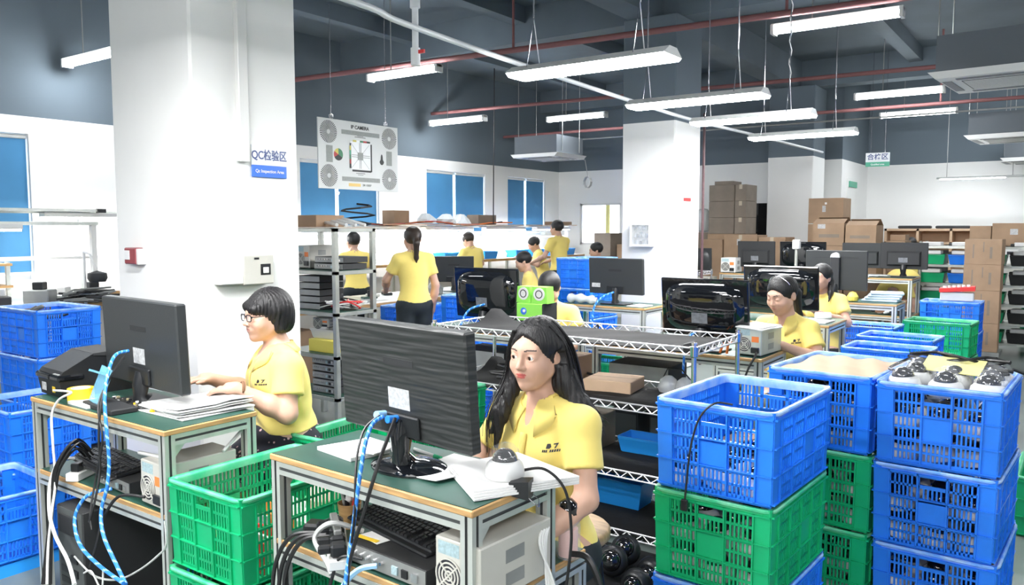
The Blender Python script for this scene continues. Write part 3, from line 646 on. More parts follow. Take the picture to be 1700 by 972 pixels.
def dome_camera(loc, label, group=None, wrap=True, s=1.0, rot=(0, 0, 0), body='cam_white'):
    """white dome camera, black glass dome, thin plastic wrap"""
    t = thing('dome_camera', label, 'camera', loc, 0, group); t.rotation_euler = rot; t.scale = (s, s, s)
    MB().lathe([(0, 0), (.066, 0), (.070, .006), (.070, .028), (.064, .048), (.052, .060), (.047, .062), (.045, .058), (0, .058)], 28).obj('base', body, t, smooth=50)
    MB().lathe([(.0455, .058)]+[(.0455*math.cos(a), .06+.042*math.sin(a)) for a in [math.pi/2*q/8 for q in range(1, 8)]]+[(0.0, .102)], 24).obj('dome', 'dome_black', t, smooth=True)
    if wrap:
        random.seed(3); pr = [(.052, .055), (.056, .072), (.048, .098), (.03, .116), (.012, .122), (0, .124)]; m = MB().lathe(pr, 16)
        for i, v in enumerate(m.v): k = 1+random.uniform(-.09, .09); m.v[i] = (v[0]*k, v[1]*k, v[2]+random.uniform(-.004, .004))
        m.obj('plastic_wrap', 'film', t, fix=False)
    return t
def carton(x0, x1, y0, y1, z0, z1, label, mt='cardboard', rz=0, group=None, open_=False, tape=True, prints=(), face='y'):
    cx, cy = (x0+x1)/2, (y0+y1)/2; w, d, h = x1-x0, y1-y0, z1-z0
    t = thing('cardboard_box', label, 'box', (cx, cy, z0), rz, group)
    bx = MB()
    if open_:
        bx.box(-w/2, w/2, -d/2, d/2, 0, .006)
        for a in ((-w/2, w/2, -d/2, -d/2+.006), (-w/2, w/2, d/2-.006, d/2), (-w/2, -w/2+.006, -d/2+.006, d/2-.006), (w/2-.006, w/2, -d/2+.006, d/2-.006)): bx.box(*a, .006, h)
        b = bx.obj('carton', mt, t)
        m = MB(); m.box(-w/2, w/2, 0, d*.42, -.004, 0); m.xf(Matrix.Translation((0, -d/2, h)) @ Matrix.Rotation(R(18), 4, 'X')); m.obj('flap', mt, t)
        m = MB(); m.box(-w/2, w/2, -d*.42, 0, -.004, 0); m.xf(Matrix.Translation((0, d/2, h)) @ Matrix.Rotation(R(-26), 4, 'X')); m.obj('flap', mt, t)
    else:
        b = bx.bbox(-w/2, w/2, -d/2, d/2, 0, h, .004).obj('carton', mt, t)
        if tape: MB().box(-.025, .025, -d/2-.0012, d/2+.0012, h-.07, h+.0012).obj('tape', 'tape', t)
        MB().box(-w/2+.004, w/2-.004, -.0015, .0015, h, h+.0008).obj('seam', 'cardboard_grey', t)
    for q, (a, c, e, g, mm) in enumerate(prints): MB().box(a*w, c*w, -d/2-.0015, -d/2-.0003, e*h, g*h).obj('label' if mm in ('paper', 'label') else 'print', mm, t)
    return t
def sheet(corners, label, mt='paper', thick=.0006, name='paper_sheet', cat='paper', curl=0):
    """paper lying where its four corners say, slightly curled"""
    a, b, c, d = [Vector(q) for q in corners]; m = MB(); n = 6; vs = []
    for k in (0, 1):
        for i in range(n+1):
            for j in range(n+1):
                u, v = i/n, j/n; p = a*(1-u)*(1-v)+b*u*(1-v)+c*u*v+d*(1-u)*v; p.z += curl*(u*u)*(1 if v > .5 else .7)+thick*k; vs.append(p)
    N = (n+1)**2; g = lambda i, j, k: k*N+i*(n+1)+j
    fs = []
    for i in range(n):
        for j in range(n): fs += [(g(i, j, 1), g(i+1, j, 1), g(i+1, j+1, 1), g(i, j+1, 1)), (g(i, j, 0), g(i, j+1, 0), g(i+1, j+1, 0), g(i+1, j, 0))]
        fs += [(g(i, 0, 0), g(i+1, 0, 0), g(i+1, 0, 1), g(i, 0, 1)), (g(i, n, 1), g(i+1, n, 1), g(i+1, n, 0), g(i, n, 0)), (g(0, i, 1), g(0, i+1, 1), g(0, i+1, 0), g(0, i, 0)), (g(n, i, 0), g(n, i+1, 0), g(n, i+1, 1), g(n, i, 1))]
    m.add(vs, fs); return tag(m.obj(name, mt), label, cat)
def wire_rack(x0, x1, y0, y1, levels, label, top, r=.0036):
    t = thing('wire_rack', label, 'rack', ((x0+x1)/2, (y0+y1)/2, 0)); W, D = (x1-x0)/2, (y1-y0)/2
    for sx in (-1, 1):
        for sy in (-1, 1):
            p = MB().cyl((sx*W, sy*D, .0), (sx*W, sy*D, top), .0125, 12).obj('post', 'chrome', t, smooth=True)
            for z in levels: MB().lathe([(.0125, z-.045), (.019, z-.04), (.022, z+.008), (.0125, z+.01)], 12, (sx*W, sy*D, 0)).obj('collar', 'chrome', p, smooth=True)
            MB().cyl((sx*W, sy*D, top), (sx*W, sy*D, top+.006), .0145, 12).obj('cap', 'chrome', p, smooth=True)
    for z in levels:
        m = MB()
        for sy in (-1, 1):
            m.tube([(-W, sy*D, z), (W, sy*D, z)], r+.0008, 6); m.tube([(-W, sy*D, z-.036), (W, sy*D, z-.036)], r+.0008, 6)
            n = int(2*W/.042); m.tube([(-W+2*W*q/n, sy*D, z-.036*(q % 2)) for q in range(n+1)], r, 5)
        for sx in (-1, 1):
            m.tube([(sx*W, -D, z), (sx*W, D, z)], r+.0008, 6); m.tube([(sx*W, -D, z-.036), (sx*W, D, z-.036)], r+.0008, 6)
            n = int(2*D/.042); m.tube([(sx*W, -D+2*D*q/n, z-.036*(q % 2)) for q in range(n+1)], r, 5)
        for q in range(1, int(2*W/.05)): m.tube([(-W+q*.05, -D, z-.036), (-W+q*.05, D, z-.036)], .002, 4)
        m.obj('wire_shelf', 'wire', t, smooth=60)
    return t
def soft_mat(x0, x1, y0, y1, z, label, peaks=()):
    """black foam mat lying on a shelf, pushed up where it leans against a post"""
    nx, ny = 30, 14; vs = []
    for k in (0, 1):
        for i in range(nx+1):
            for j in range(ny+1):
                x, y = x0+(x1-x0)*i/nx, y0+(y1-y0)*j/ny; zz = z+.004*math.sin(i*.9)*math.sin(j*.7)+.004
                for px_, py_, hh, rr in peaks: zz += hh*math.exp(-(((x-px_)/rr)**2+((y-py_)/rr)**2))
                vs.append((x, y, zz+.006*k))
    N = (nx+1)*(ny+1); g = lambda i, j, k: k*N+i*(ny+1)+j; fs = []
    for i in range(nx):
        for j in range(ny): fs += [(g(i, j, 1), g(i+1, j, 1), g(i+1, j+1, 1), g(i, j+1, 1)), (g(i, j, 0), g(i, j+1, 0), g(i+1, j+1, 0), g(i+1, j, 0))]
        fs += [(g(i, 0, 0), g(i+1, 0, 0), g(i+1, 0, 1), g(i, 0, 1)), (g(i, ny, 1), g(i+1, ny, 1), g(i+1, ny, 0), g(i, ny, 0))]
    for j in range(ny): fs += [(g(0, j, 1), g(0, j+1, 1), g(0, j+1, 0), g(0, j, 0)), (g(nx, j, 0), g(nx, j+1, 0), g(nx, j+1, 1), g(nx, j, 1))]
    return tag(MB().add(vs, fs).obj('shelf_mat', 'black_mat', smooth=True), label, 'mat', 'black mats on the wire racks')
# ---------------------------------------------------------------- left desk and what stands on it
ZD = .87
DL = desk(-3.69, -2.66, 1.575, 1.975, ZD, 'desk at the left with the printer and the tilted black monitor', low=.555)
monitor((-3.15, 1.80, ZD), R(-5), 'black monitor with a sticker beside the label printer', w=.66, h=.36, style='flat', mt='monitor_grey', lift=.075, tilt=-2, base='flat')
pr = thing('label_printer', 'black label printer at the left end of the left desk', 'printer', (-3.62, 1.79, ZD), R(-4))
m = MB(); m.prism([(-.15, 0), (.17, 0), (.17, .155), (.10, .185), (-.02, .18), (-.145, .115), (-.165, .09), (-.16, .055)], -.115, .115, ax='x'); m.obj('body', 'black_plastic', pr)
MB().bbox(-.122, .122, -.172, -.06, .072, .10, .008).obj('front_bar', 'gloss_black', pr)
MB().bbox(-.09, .03, -.176, -.16, .078, .098, .003).obj('display', 'screen', pr); MB().box(-.08, -.035, -.1605, -.158, .02, .055).obj('sticker', 'label', pr); MB().box(.03, .055, -.1605, -.158, .02, .045).obj('yellow_sticker', 'yellow_tape', pr)
for q in range(3): MB().bbox(.05+q*.02, .065+q*.02, -.165, -.13, .10, .104, .001).obj('button', 'grey_metal', pr)
MB().prism([(-.02, .181), (.10, .186), (.168, .157), (.168, .150), (-.02, .172)], -.118, .118, ax='x').obj('lid', 'black_matte', pr)
tr_ = thing('tape_roll', 'yellow adhesive tape roll standing on the left desk', 'tape', (-3.42, 1.66, ZD))
MB().lathe([(.038, 0), (.052, 0), (.052, .055), (.038, .055), (.038, 0)], 32).obj('tape', 'yellow_tape', tr_, smooth=True); MB().lathe([(.034, 0.001), (.038, .001), (.038, .056), (.034, .056), (.034, .001)], 32).obj('core', 'paper_grey', tr_, smooth=True)
sheet([(-3.40, 1.595, ZD+.001), (-3.24, 1.59, ZD+.001), (-3.22, 1.68, ZD+.001), (-3.37, 1.69, ZD+.001)], 'small stack of white slips below the tape roll', thick=.012, name='paper_slips')
ho = thing('phone_stand', 'black tray stand with a clear blue acrylic plate on the left desk', 'stand', (-3.19, 1.655, ZD), R(-6))
MB().bbox(-.12, .16, -.055, .05, 0, .022, .004).obj('tray', 'black_matte', ho)
m = MB(); m.box(-.06, .05, -.003, .003, 0, .15); m.xf(Matrix.Translation((-.03, -.04, .02)) @ Matrix.Rotation(R(-20), 4, 'X') @ Matrix.Rotation(R(6), 4, 'Y')); m.obj('acrylic_plate', 'acrylic', ho)
m = MB(); m.box(-.06, .05, -.004, .004, 0, .05); m.xf(Matrix.Translation((-.03, .01, .13)) @ Matrix.Rotation(R(65), 4, 'X')); m.obj('acrylic_shelf', 'acrylic', ho)
random.seed(5)
for q in range(22):
    x, y = -3.30+q*.016+random.uniform(-.01, .01), 1.72+random.uniform(-.02, .03)
    m = MB(); c = random.choice([('pcb', .012), ('black_plastic', .01), ('yellow_tape', .008), ('chrome', .009), ('cam_white', .012)])
    m.bbox(-c[1], c[1], -.008, .008, 0, .012, .002); m.cyl((0, 0, .012), (0, 0, .02), c[1]*.6, 8)
    tag(m.obj('camera_lens_module', c[0], loc=(x, y, ZD+.001), rot=(0, 0, random.uniform(0, 3))), 'small loose lens module in the heap before the left monitor', 'module', 'loose lens modules on the left desk')
# papers at the right end of the left desk
random.seed(2)
for q in range(5):
    a = random.uniform(-.1, .1); c0 = Vector((-2.89+random.uniform(-.015, .015), 1.85+random.uniform(-.012, .012), ZD+.002+q*.005)); ca, sa = math.cos(a-.12), math.sin(a-.12)
    P = [c0+Vector((x*ca-y*sa, x*sa+y*ca, 0)) for x, y in ((-.16, -.15), (.15, -.14), (.155, .17), (-.15, .16))]
    sheet(P, ['lowest sheaf of white forms at the right end of the left desk', 'second sheaf of white forms on the left desk', 'middle sheaf of white forms on the left desk', 'fourth sheaf of white forms on the left desk', 'top white form under the hand of the woman with glasses'][q], thick=.004, name='paper_sheaf', curl=.006*q)
tag(MB().box(-2.96, -2.80, 1.80, 1.803, ZD+.035, ZD+.0355).obj('ruled_line', 'paper_grey'), 'thin grey ruler line lying on the white forms', 'ruler')
# lower shelf of the left desk
ZL = .555
recorder((-3.10, 1.72, ZL), R(-4), 'flat black recorder under the keyboard of the left desk', w=.27, h=.055, d=.2)
keyboard((-3.27, 1.70, ZL+.062), (R(6), R(1), R(-6)), 'black keyboard resting on the recorder under the left desk', keys_single=False, w=.42)
psu((-2.775, 1.745, ZL), R(-3), 'cream power supply with fan on the shelf of the left desk', w=.17, h=.175, d=.3)
ps = thing('power_strip', 'white power strip under the left desk', 'power strip', (-3.42, 1.70, ZL), R(-60))
MB().bbox(-.15, .15, -.028, .028, 0, .035, .004).obj('body', 'white_plastic', ps)
for q in range(4): MB().bbox(-.12+q*.07, -.08+q*.07, -.018, .018, .035, .07, .004).obj('plug', 'black_plastic' if q % 2 else 'white_plastic', ps)
tag(MB().cyl((-2.98, 1.66, .72), (-2.72, 1.63, .745), .008, 8).obj('antenna_rod', 'white_plastic', smooth=True), 'white antenna rod lying across the left power supply', 'antenna')
tag(MB().cyl((-2.68, 1.83, .735), (-2.72, 1.98, .815), .0065, 8).obj('antenna_rod', 'white_plastic', smooth=True), 'slanted white antenna beside the leg of the left desk', 'antenna')
tag(MB().lathe([(0, 0), (.026, 0), (.03, .04), (.03, .06), (0, .06)], 16, (-2.93, 1.83, ZL)).obj('cup', 'paper_grey', smooth=True), 'grey plastic cup behind the keyboard of the left desk', 'cup')
random.seed(11)
for q in range(3):
    P = [(-3.05+random.uniform(0, .16), 1.80+random.uniform(0, .1), ZL+.06+.02*math.sin(i*1.3)+.012*q) for i in range(7)]
    cable(P, .006, 'cable_black', ['tangled black adapter lead behind the left keyboard', 'second tangled black lead behind the left keyboard', 'third tangled black lead behind the left keyboard'][q])
pc = thing('computer_tower', 'black computer tower on the floor under the left desk', 'computer', (-3.30, 1.76, 0))
MB().bbox(-.115, .095, -.22, .24, .015, .46, .004).obj('case', 'black_matte', pc); MB().box(-.11, .09, -.2225, -.22, .02, .455).obj('rear_panel', 'alu_dark', pc)
MB().bbox(-.09, .06, -.228, -.2225, .35, .43, .003).obj('power_unit', 'black_matte', pc)
for q in range(5): MB().box(-.09, -.02, -.225, -.2225, .05+q*.045, .075+q*.045).obj('slot_cover', 'black_plastic', pc)
for q in range(4): MB().box(.0, .05, -.229, -.2225, .06+q*.06, .09+q*.06).obj('port', 'label_blue' if q == 1 else 'black_plastic', pc)
for sx in (-1, 1): MB().box(sx*.08-.015, sx*.08+.015, -.2, .2, 0, .015).obj('foot', 'black_plastic', pc)
ju = thing('plastic_jug', 'white jug with a blue lid on the floor under the left desk', 'jug', (-2.78, 1.72, 0))
MB().lathe([(0, 0), (.055, 0), (.06, .02), (.06, .2), (.045, .25), (.045, .27), (0, .27)], 20).obj('body', 'white_plastic', ju, smooth=True); MB().lathe([(.05, .255), (.052, .258), (.052, .3), (.045, .305), (0, .305)], 20).obj('lid', 'blue_bin', ju, smooth=True)
# cables of the left desk
Y0 = 1.52
Wp = lambda px_, py_, yy=1.535: at(px_, py_, y=yy)
braided([Wp(213, 583, 1.73), Wp(192, 590, 1.67), Wp(180, 618, 1.60), Wp(174, 660, 1.555), Wp(177, 715), Wp(181, 765), Wp(178, 808, 1.52), Wp(168, 850, 1.50), Wp(172, 890, 1.47), Wp(194, 940, 1.44), Wp(209, 971, 1.42)], 'blue and white braided cable hanging from the left monitor to the floor', r=.0068)
braided([Wp(186, 812, 1.575), Wp(165, 816, 1.54), Wp(140, 828, 1.515), Wp(124, 862, 1.49), Wp(133, 905, 1.46), Wp(165, 940, 1.44), Wp(205, 969, 1.41)], 'blue braided loop running from the left recorder to the floor', r=.0068)
cable([Wp(208, 592, 1.73), Wp(186, 622, 1.63), Wp(170, 660, 1.56), Wp(164, 720), Wp(166, 780), Wp(158, 830, 1.51), Wp(148, 868, 1.49)], .0045, 'cable_black', 'black video lead hanging beside the braided cable')
cable([Wp(204, 594, 1.73), Wp(180, 632, 1.62), Wp(163, 676, 1.555), Wp(170, 730), Wp(160, 790), Wp(150, 850, 1.5), Wp(152, 880, 1.49)], .004, 'cable_black', 'thin black lead hanging before the left desk')
cable([(-3.56, 1.615, .905), Wp(118, 652, 1.57), Wp(98, 664, 1.56), Wp(86, 690, 1.55), Wp(88, 740), Wp(92, 800), Wp(86, 850, 1.50), Wp(80, 910, 1.46), Wp(78, 971, 1.42)], .005, 'cable_white', 'white lead running from the printer down the left leg')
cable([(-3.42, 1.62, .63), Wp(100, 765, 1.56), Wp(84, 800), Wp(82, 850, 1.5), Wp(92, 890, 1.46), Wp(112, 930, 1.42), Wp(124, 971, 1.38)], .007, 'cable_white', 'thick white cable bundle falling past the computer tower')
for q, (dx, dz) in enumerate(((0, 0), (.012, .02), (.03, .01), (.05, -.01), (.022, .03), (.04, .04), (.06, .02))):
    e = dx*220
    cable([(-3.40+dx, 1.66, .63+dz), Wp(118+e, 742-dz*300, 1.58), Wp(92+e*.8, 775-dz*200), Wp(86+e*.5, 815), Wp(84+e*.25, 850, 1.52), Wp(78+e*.6, 900, 1.48), Wp(70+e*1.1, 971, 1.44)], .0048, 'cable_black', 'black lead hanging in the bunch at the left desk leg', k=6).__setitem__('group', 'bunch of black leads at the left desk')
cable([(-2.80, 1.575, .60), (-2.90, 1.53, .595), (-2.98, 1.51, .5), (-3.0, 1.49, .4), (-3.04, 1.48, .3)], .006, 'cable_black', 'black mains lead of the left power supply')
cable([(-2.64, 1.555, .55), (-2.62, 1.545, .47), (-2.67, 1.545, .42), (-2.78, 1.53, .34), (-2.9, 1.51, .28), (-3.05, 1.50, .26), (-3.2, 1.5, .30)], .004, 'cable_grey', 'thin grey lead looping across the dark side of the tower')
cable([(-3.13, 1.5, .25), (-3.05, 1.49, .28), (-3.0, 1.50, .22), (-2.98, 1.5, .3)], .0035, 'cable_white', 'small white connector lead dangling under the left desk')
# ---------------------------------------------------------------- near desk
DN = desk(-2.115, -1.245, 1.60, 1.985, ZD, 'near desk in front of the long-haired woman', low=.59, lowy=.36, rz=R(-2.5))
monitor((-1.65, 1.77, ZD), R(-8), 'large black monitor with rippled back on the near desk', w=.60, h=.35, style='flat', mt='ripple', lift=.095, tilt=-4, base='round')
sheet([(-2.02, 1.73, ZD+.001), (-1.83, 1.70, ZD+.001), (-1.80, 1.84, ZD+.001), (-1.97, 1.88, ZD+.001)], 'white papers at the left end of the near desk', thick=.012, name='paper_sheaf')
sheet([(-1.98, 1.76, ZD+.014), (-1.78, 1.75, ZD+.014), (-1.78, 1.87, ZD+.014), (-1.95, 1.90, ZD+.014)], 'crumpled paper slips on the papers behind the monitor foot', thick=.004, name='paper_slips', curl=.008)
sheet([(-1.62, 1.70, ZD+.002), (-1.47, 1.69, ZD+.002), (-1.40, 1.93, ZD+.002), (-1.62, 1.95, ZD+.002)], 'white sheet right of the large monitor foot', thick=.003, name='paper_sheet', curl=.01)
pen = thing('pen', 'green and white pen lying behind the large monitor', 'pen', (-1.70, 1.90, ZD+.006), R(-12)); MB().cyl((-.06, 0, 0), (.05, 0, 0), .005, 8).obj('barrel', 'white_plastic', pen); MB().cyl((.05, 0, 0), (.085, 0, 0), .0058, 8).obj('cap', 'green_crate', pen)
for q in range(4):
    o = .004*q; sheet([(-1.52+o, 1.80, ZD+.002+q*.006), (-1.29-o, 1.635+o, ZD+.002+q*.006), (-1.135, 1.92, ZD+.004+q*.006), (-1.42, 2.02, ZD+.003+q*.006)], ['bottom sheaf of manuals under the dome camera', 'second sheaf of manuals under the dome camera', 'third sheaf of manuals under the dome camera', 'top white manual carrying the dome camera'][q], thick=.005, name='manual')
dome_camera((-1.305, 1.795, ZD+.027), 'white dome camera on the papers of the near desk', wrap=True, s=.80)
bc = thing('binder_clip', 'black binder clip on the papers at the desk edge', 'clip', (-1.235, 1.775, ZD+.008), R(18))
MB().prism([(-.028, -.012), (.028, -.022), (.028, .030), (-.028, .024)], -.025, .025, ax='y').obj('jaw', 'black_plastic', bc); MB().tube([(.02, -.02, -.01), (.045, -.02, -.03), (.05, .0, -.045), (.045, .02, -.03), (.02, .02, -.01)], .0015, 5).obj('handle', 'chrome', bc)
# lower shelf of the near desk
ZN = .59
recorder((-1.60, 1.745, ZN), R(-4), 'open backed video recorder with blue network plug under the near desk', w=.34, h=.062, d=.25)
keyboard((-1.685, 1.80, ZN+.072), (R(7), R(0), R(-12)), 'black keyboard on the recorder under the near desk', keys_single=True, w=.43)
psu((-1.315, 1.76, ZN), R(-4), 'cream power supply with blue rating label under the near desk', w=.165, h=.172, d=.31)
sheet([(-1.78, 1.68, ZN+.064), (-1.68, 1.66, ZN+.064), (-1.665, 1.73, ZN+.064), (-1.76, 1.76, ZN+.064)], 'white label with a yellow strip on the recorder', name='label_sheet', cat='label'); tag(MB().box(-1.775, -1.69, 1.665, 1.682, ZN+.0655, ZN+.067).obj('yellow_strip', 'yellow_tape'), 'yellow strip on the recorder label under the near desk', 'strip')
cup = thing('tool_cup', 'orange paper cup holding tools under the near desk', 'cup', (-1.98, 1.83, ZN))
MB().lathe([(0, 0), (.03, 0), (.04, .085), (.0385, .085), (.029, .004), (0, .004)], 24).obj('cup', 'wood_edge', cup, smooth=True)
for q, (dx, dy, hh, mm, rr) in enumerate(((-.05, .01, .2, 'grey_metal', .006), (-.02, .02, .19, 'steel', .005), (.0, -.01, .13, 'black_plastic', .008), (.02, .01, .16, 'white_plastic', .007), (.01, .02, .18, 'chrome', .004), (.028, -.008, .12, 'red', .007))):
    MB().cyl((dx*.2, dy*.2, .01), (dx*1.6, dy*1.6, hh), rr, 8).obj('tool', mm, cup)
MB().bbox(-.012, .02, -.02, .02, .09, .14, .008).obj('tissue', 'paper', cup)
st = thing('power_strip', 'white power strip crowded with black plugs under the near desk', 'power strip', (-1.855, 1.66, ZN), R(-40))
MB().bbox(-.15, .15, -.032, .032, 0, .034, .005).obj('body', 'white_plastic', st)
for q in range(4): pl_ = MB().bbox(-.115+q*.07, -.07+q*.07, -.024, .024, .034, .075, .008).obj('plug', 'black_plastic', st); MB().bbox(-.105+q*.07, -.08+q*.07, -.06, -.02, .045, .07, .006).obj('strain_relief', 'black_plastic', pl_)
tag(MB().bbox(-.04, .04, -.03, .03, 0, .055, .008).obj('power_adapter', 'black_plastic', loc=(-1.99, 1.70, ZN), rot=(0, 0, R(25))), 'black power adapter at the left leg of the near desk', 'adapter')
tag(MB().bbox(-.06, .06, -.012, .012, 0, .018, .003).obj('flat_tool', 'grey_metal', loc=(-1.86, 1.66, ZN+.08), rot=(0, R(8), R(-35))), 'flat grey metal tool lying on the plugs', 'tool')
for q, (x, y, rx, ry) in enumerate(((-1.60, 1.99, 60, 20), (-1.49, 2.0, 20, -50), (-1.43, 1.97, 70, 40), (-1.53, 2.06, 0, 0))):
    dome_camera((x, y, ZN+.03), ['plastic wrapped dome camera behind the keyboard, leftmost', 'plastic wrapped dome camera behind the keyboard, middle', 'dark dome camera behind the near power supply', 'white camera base standing behind the keyboard heap'][q], 'wrapped cameras on the near lower shelf', rot=(R(rx), R(ry), 0))
jar = thing('plastic_jar', 'clear plastic jar with a dark top on the low table of the near desk', 'jar', (-1.25, 2.05, ZN))
MB().lathe([(0, 0), (.036, 0), (.038, .01), (.038, .10), (.034, .12), (.0, .12)], 24).obj('jar', 'clear', jar, smooth=True); MB().lathe([(.030, .005), (.030, .09), (0, .09)], 20).obj('contents', 'pinkish', jar, smooth=True); MB().lathe([(.034, .12), (.036, .14), (.028, .17), (.012, .182), (0, .184)], 24).obj('dark_top', 'dome_black', jar, smooth=True)
tag(MB().bbox(-.035, .035, -.012, .012, 0, .022, .005).obj('red_cap', 'red', loc=tuple(at(690, 838, z=ZN+.075)), rot=(0, 0, R(-30))), 'red cap lying under the hand behind the near keyboard', 'cap')
# cables of the near desk
yn = 1.545
braided([Wp(636, 692, 1.70), Wp(619, 704, 1.66), Wp(607, 735, 1.60), Wp(600, 775, 1.565), Wp(592, 830, 1.55), Wp(586, 880, 1.55), Wp(579, 930, 1.53), Wp(573, 975, 1.51), Wp(570, 1060, 1.5)], 'blue and white braided cable hanging from the large monitor', r=.0062)
cable([Wp(656, 695, 1.70), Wp(643, 730, 1.65), Wp(630, 765, 1.59), Wp(616, 810, 1.555), Wp(602, 860, 1.545), Wp(588, 905, 1.54), Wp(577, 960, 1.52), Wp(575, 1060, 1.5)], .0055, 'cable_black', 'black video cable hanging beside the blue braided one')
cable([Wp(630, 690, 1.70), Wp(606, 712, 1.65), Wp(594, 750, 1.59), Wp(590, 795, 1.555), Wp(589, 850, 1.545), Wp(582, 910, 1.54), Wp(570, 975, 1.52)], .004, 'cable_black', 'thin black lead left of the braided cable on the near desk')
tag(MB().cyl((-1.72, 1.74, 1.03), (-1.715, 1.70, 1.036), .012, 10).obj('video_plug', 'cable_lblue', smooth=True), 'light blue plug in the large monitor, left', 'plug')
tag(MB().cyl((-1.66, 1.735, 1.025), (-1.665, 1.695, 1.03), .012, 10).obj('video_plug', 'cable_blue', smooth=True), 'dark blue plug in the large monitor, right', 'plug')
cable([(-1.62, 1.60, .625), (-1.66, 1.57, .615), (-1.70, 1.55, .57), (-1.72, 1.53, .5)], .009, 'cable_lblue', 'light blue network lead in the recorder under the near desk')
cable([(-1.68, 1.60, .63), (-1.74, 1.57, .63), (-1.76, 1.55, .56), (-1.79, 1.53, .42), (-1.79, 1.52, .2)], .005, 'cable_black', 'black video lead leaving the near recorder')
cable([(-1.78, 1.70, .66), (-1.83, 1.62, .70), (-1.87, 1.585, .655), (-1.80, 1.57, .60), (-1.77, 1.56, .575)], .008, 'cable_grey', 'grey cable arching over the white power strip')
for q, dx in enumerate((0, .03, .055)):
    cable([(-1.90+dx, 1.63, .65), (-1.97+dx, 1.58, .64), (-2.03+dx, 1.565, .55), (-2.05+dx, 1.56, .42), (-2.05+dx, 1.55, .2), (-2.04+dx, 1.55, .01)], .007, 'cable_black', ['outer black mains lead hanging at the left leg of the near desk', 'middle black mains lead hanging at the left leg of the near desk', 'inner black mains lead hanging at the left leg of the near desk'][q])
cable([(-1.265, 1.82, .915), (-1.20, 1.84, .925), (-1.145, 1.86, .87), (-1.13, 1.87, .75), (-1.14, 1.87, .63), (-1.15, 1.86, .52), (-1.15, 1.86, .3)], .0045, 'cable_black', 'black camera lead looping off the right end of the near desk')
for q in range(4):
    cable([(-1.225, 1.90-q*.012, .735), (-1.215, 1.87-q*.01, .70), (-1.20+.008*q, 1.85, .60), (-1.175+.01*q, 1.84, .5), (-1.15+.015*q, 1.84, .35), (-1.15+.02*q, 1.84, .1)], .004, 'cable_white', ['first of four white leads at the right leg of the near desk', 'second of four white leads at the right leg of the near desk', 'third of four white leads at the right leg of the near desk', 'last of four white leads at the right leg of the near desk'][q])
cable([(-1.20, 1.99, .63), (-1.14, 1.98, .635), (-1.10, 1.98, .57), (-1.07, 1.98, .45), (-1.06, 1.98, .3)], .010, 'cable_black', 'thick black cable falling off the low table at the right')
# stool of the long-haired woman
so = thing('stool', 'round wooden stool with black legs under the long-haired woman', 'stool', (-1.50, 2.44, 0))
MB().lathe([(0, .47), (.155, .47), (.165, .48), (.165, .505), (.155, .515), (0, .515)], 32).obj('seat', 'wood', so, smooth=50); MB().lathe([(.12, .44), (.135, .44), (.135, .47), (.12, .47)], 24).obj('seat_ring', 'black_plastic', so)
for a in (45, 135, 225, 315): MB().cyl((.12*math.cos(R(a)), .12*math.sin(R(a)), .45), (.17*math.cos(R(a)), .17*math.sin(R(a)), 0), .012, 10).obj('leg', 'black_plastic', so, smooth=True)
MB().tube([(.145*math.cos(q*math.pi/12), .145*math.sin(q*math.pi/12), .2) for q in range(25)], .008, 6).obj('foot_ring', 'black_plastic', so)
s2 = thing('stool', 'plain stool under the woman with glasses', 'stool', (-2.86, 2.47, 0))
MB().lathe([(0, .45), (.155, .45), (.165, .46), (.165, .485), (.155, .495), (0, .495)], 32).obj('seat', 'wood', s2, smooth=50)
for a in (45, 135, 225, 315): MB().cyl((.12*math.cos(R(a)), .12*math.sin(R(a)), .45), (.17*math.cos(R(a)), .17*math.sin(R(a)), 0), .012, 10).obj('leg', 'black_plastic', s2, smooth=True)
# ---------------------------------------------------------------- crates
def stack(cols, x, y, z0, rz, labels, group=None, jit=.006):
    out = []
    for i, c in enumerate(cols): out.append(make_crate(c, (x+random.uniform(-jit, jit), y+random.uniform(-jit, jit), z0+i*CRH), rz+random.uniform(-.012, .012), labels[i], group))
    return out
random.seed(21)
CA, CB, CC, ZS = Vector((-.976, 2.83)), Vector((-.837, 3.677)), Vector((-.408, 3.61)), .048
for c_, rz_, w_ in ((CA, R(-3), 'beside the wire rack'), (CB, R(-5), 'in the middle'), (CC, R(-3), 'carrying the dome cameras')): tag(MB().box(-.19, .19, -.27, .27, 0, ZS-.001).obj('crate_dolly', 'black_plastic', loc=(c_.x, c_.y, 0), rot=(0, 0, rz_)), 'low black dolly under the right hand crate stack '+w_, 'dolly')
stack([B_, G_, B_], CA.x, CA.y, ZS, R(-3), ['lowest blue crate under the green one, beside the wire rack', 'green crate full of cameras between two blue crates', 'open blue crate on top of the green crate, nearest at the right'], 'crate stack beside the wire rack')
stack([G_, G_, B_], CB.x, CB.y, ZS, R(-5), ['lower of the two dark green crates in the middle stack', 'upper dark green crate in the middle stack', 'blue crate covered with a cardboard sheet'], 'middle crate stack at the right')
stack([B_, B_, B_], CC.x, CC.y, ZS, R(-3), ['bottom blue crate of the stack with dome cameras on top', 'second blue crate below the dome cameras', 'top blue crate filled with wrapped dome cameras'], 'right crate stack with dome cameras')
stack([G_, G_], -2.435, 1.86, .06, R(0), ['lower green crate between the two desks', 'open green crate between the two desks, nearest'], 'green crates between the desks')
stack([G_, G_], -2.60, 2.55, .06, R(3), ['lower green crate behind the nearest green crate', 'green crate right behind the nearest green crate'], 'green crates between the desks')
stack([G_, G_], -2.95, 3.28, .08, R(-4), ['lower green crate at the back of the green row', 'last green crate of the row between the desks'], 'green crates between the desks')
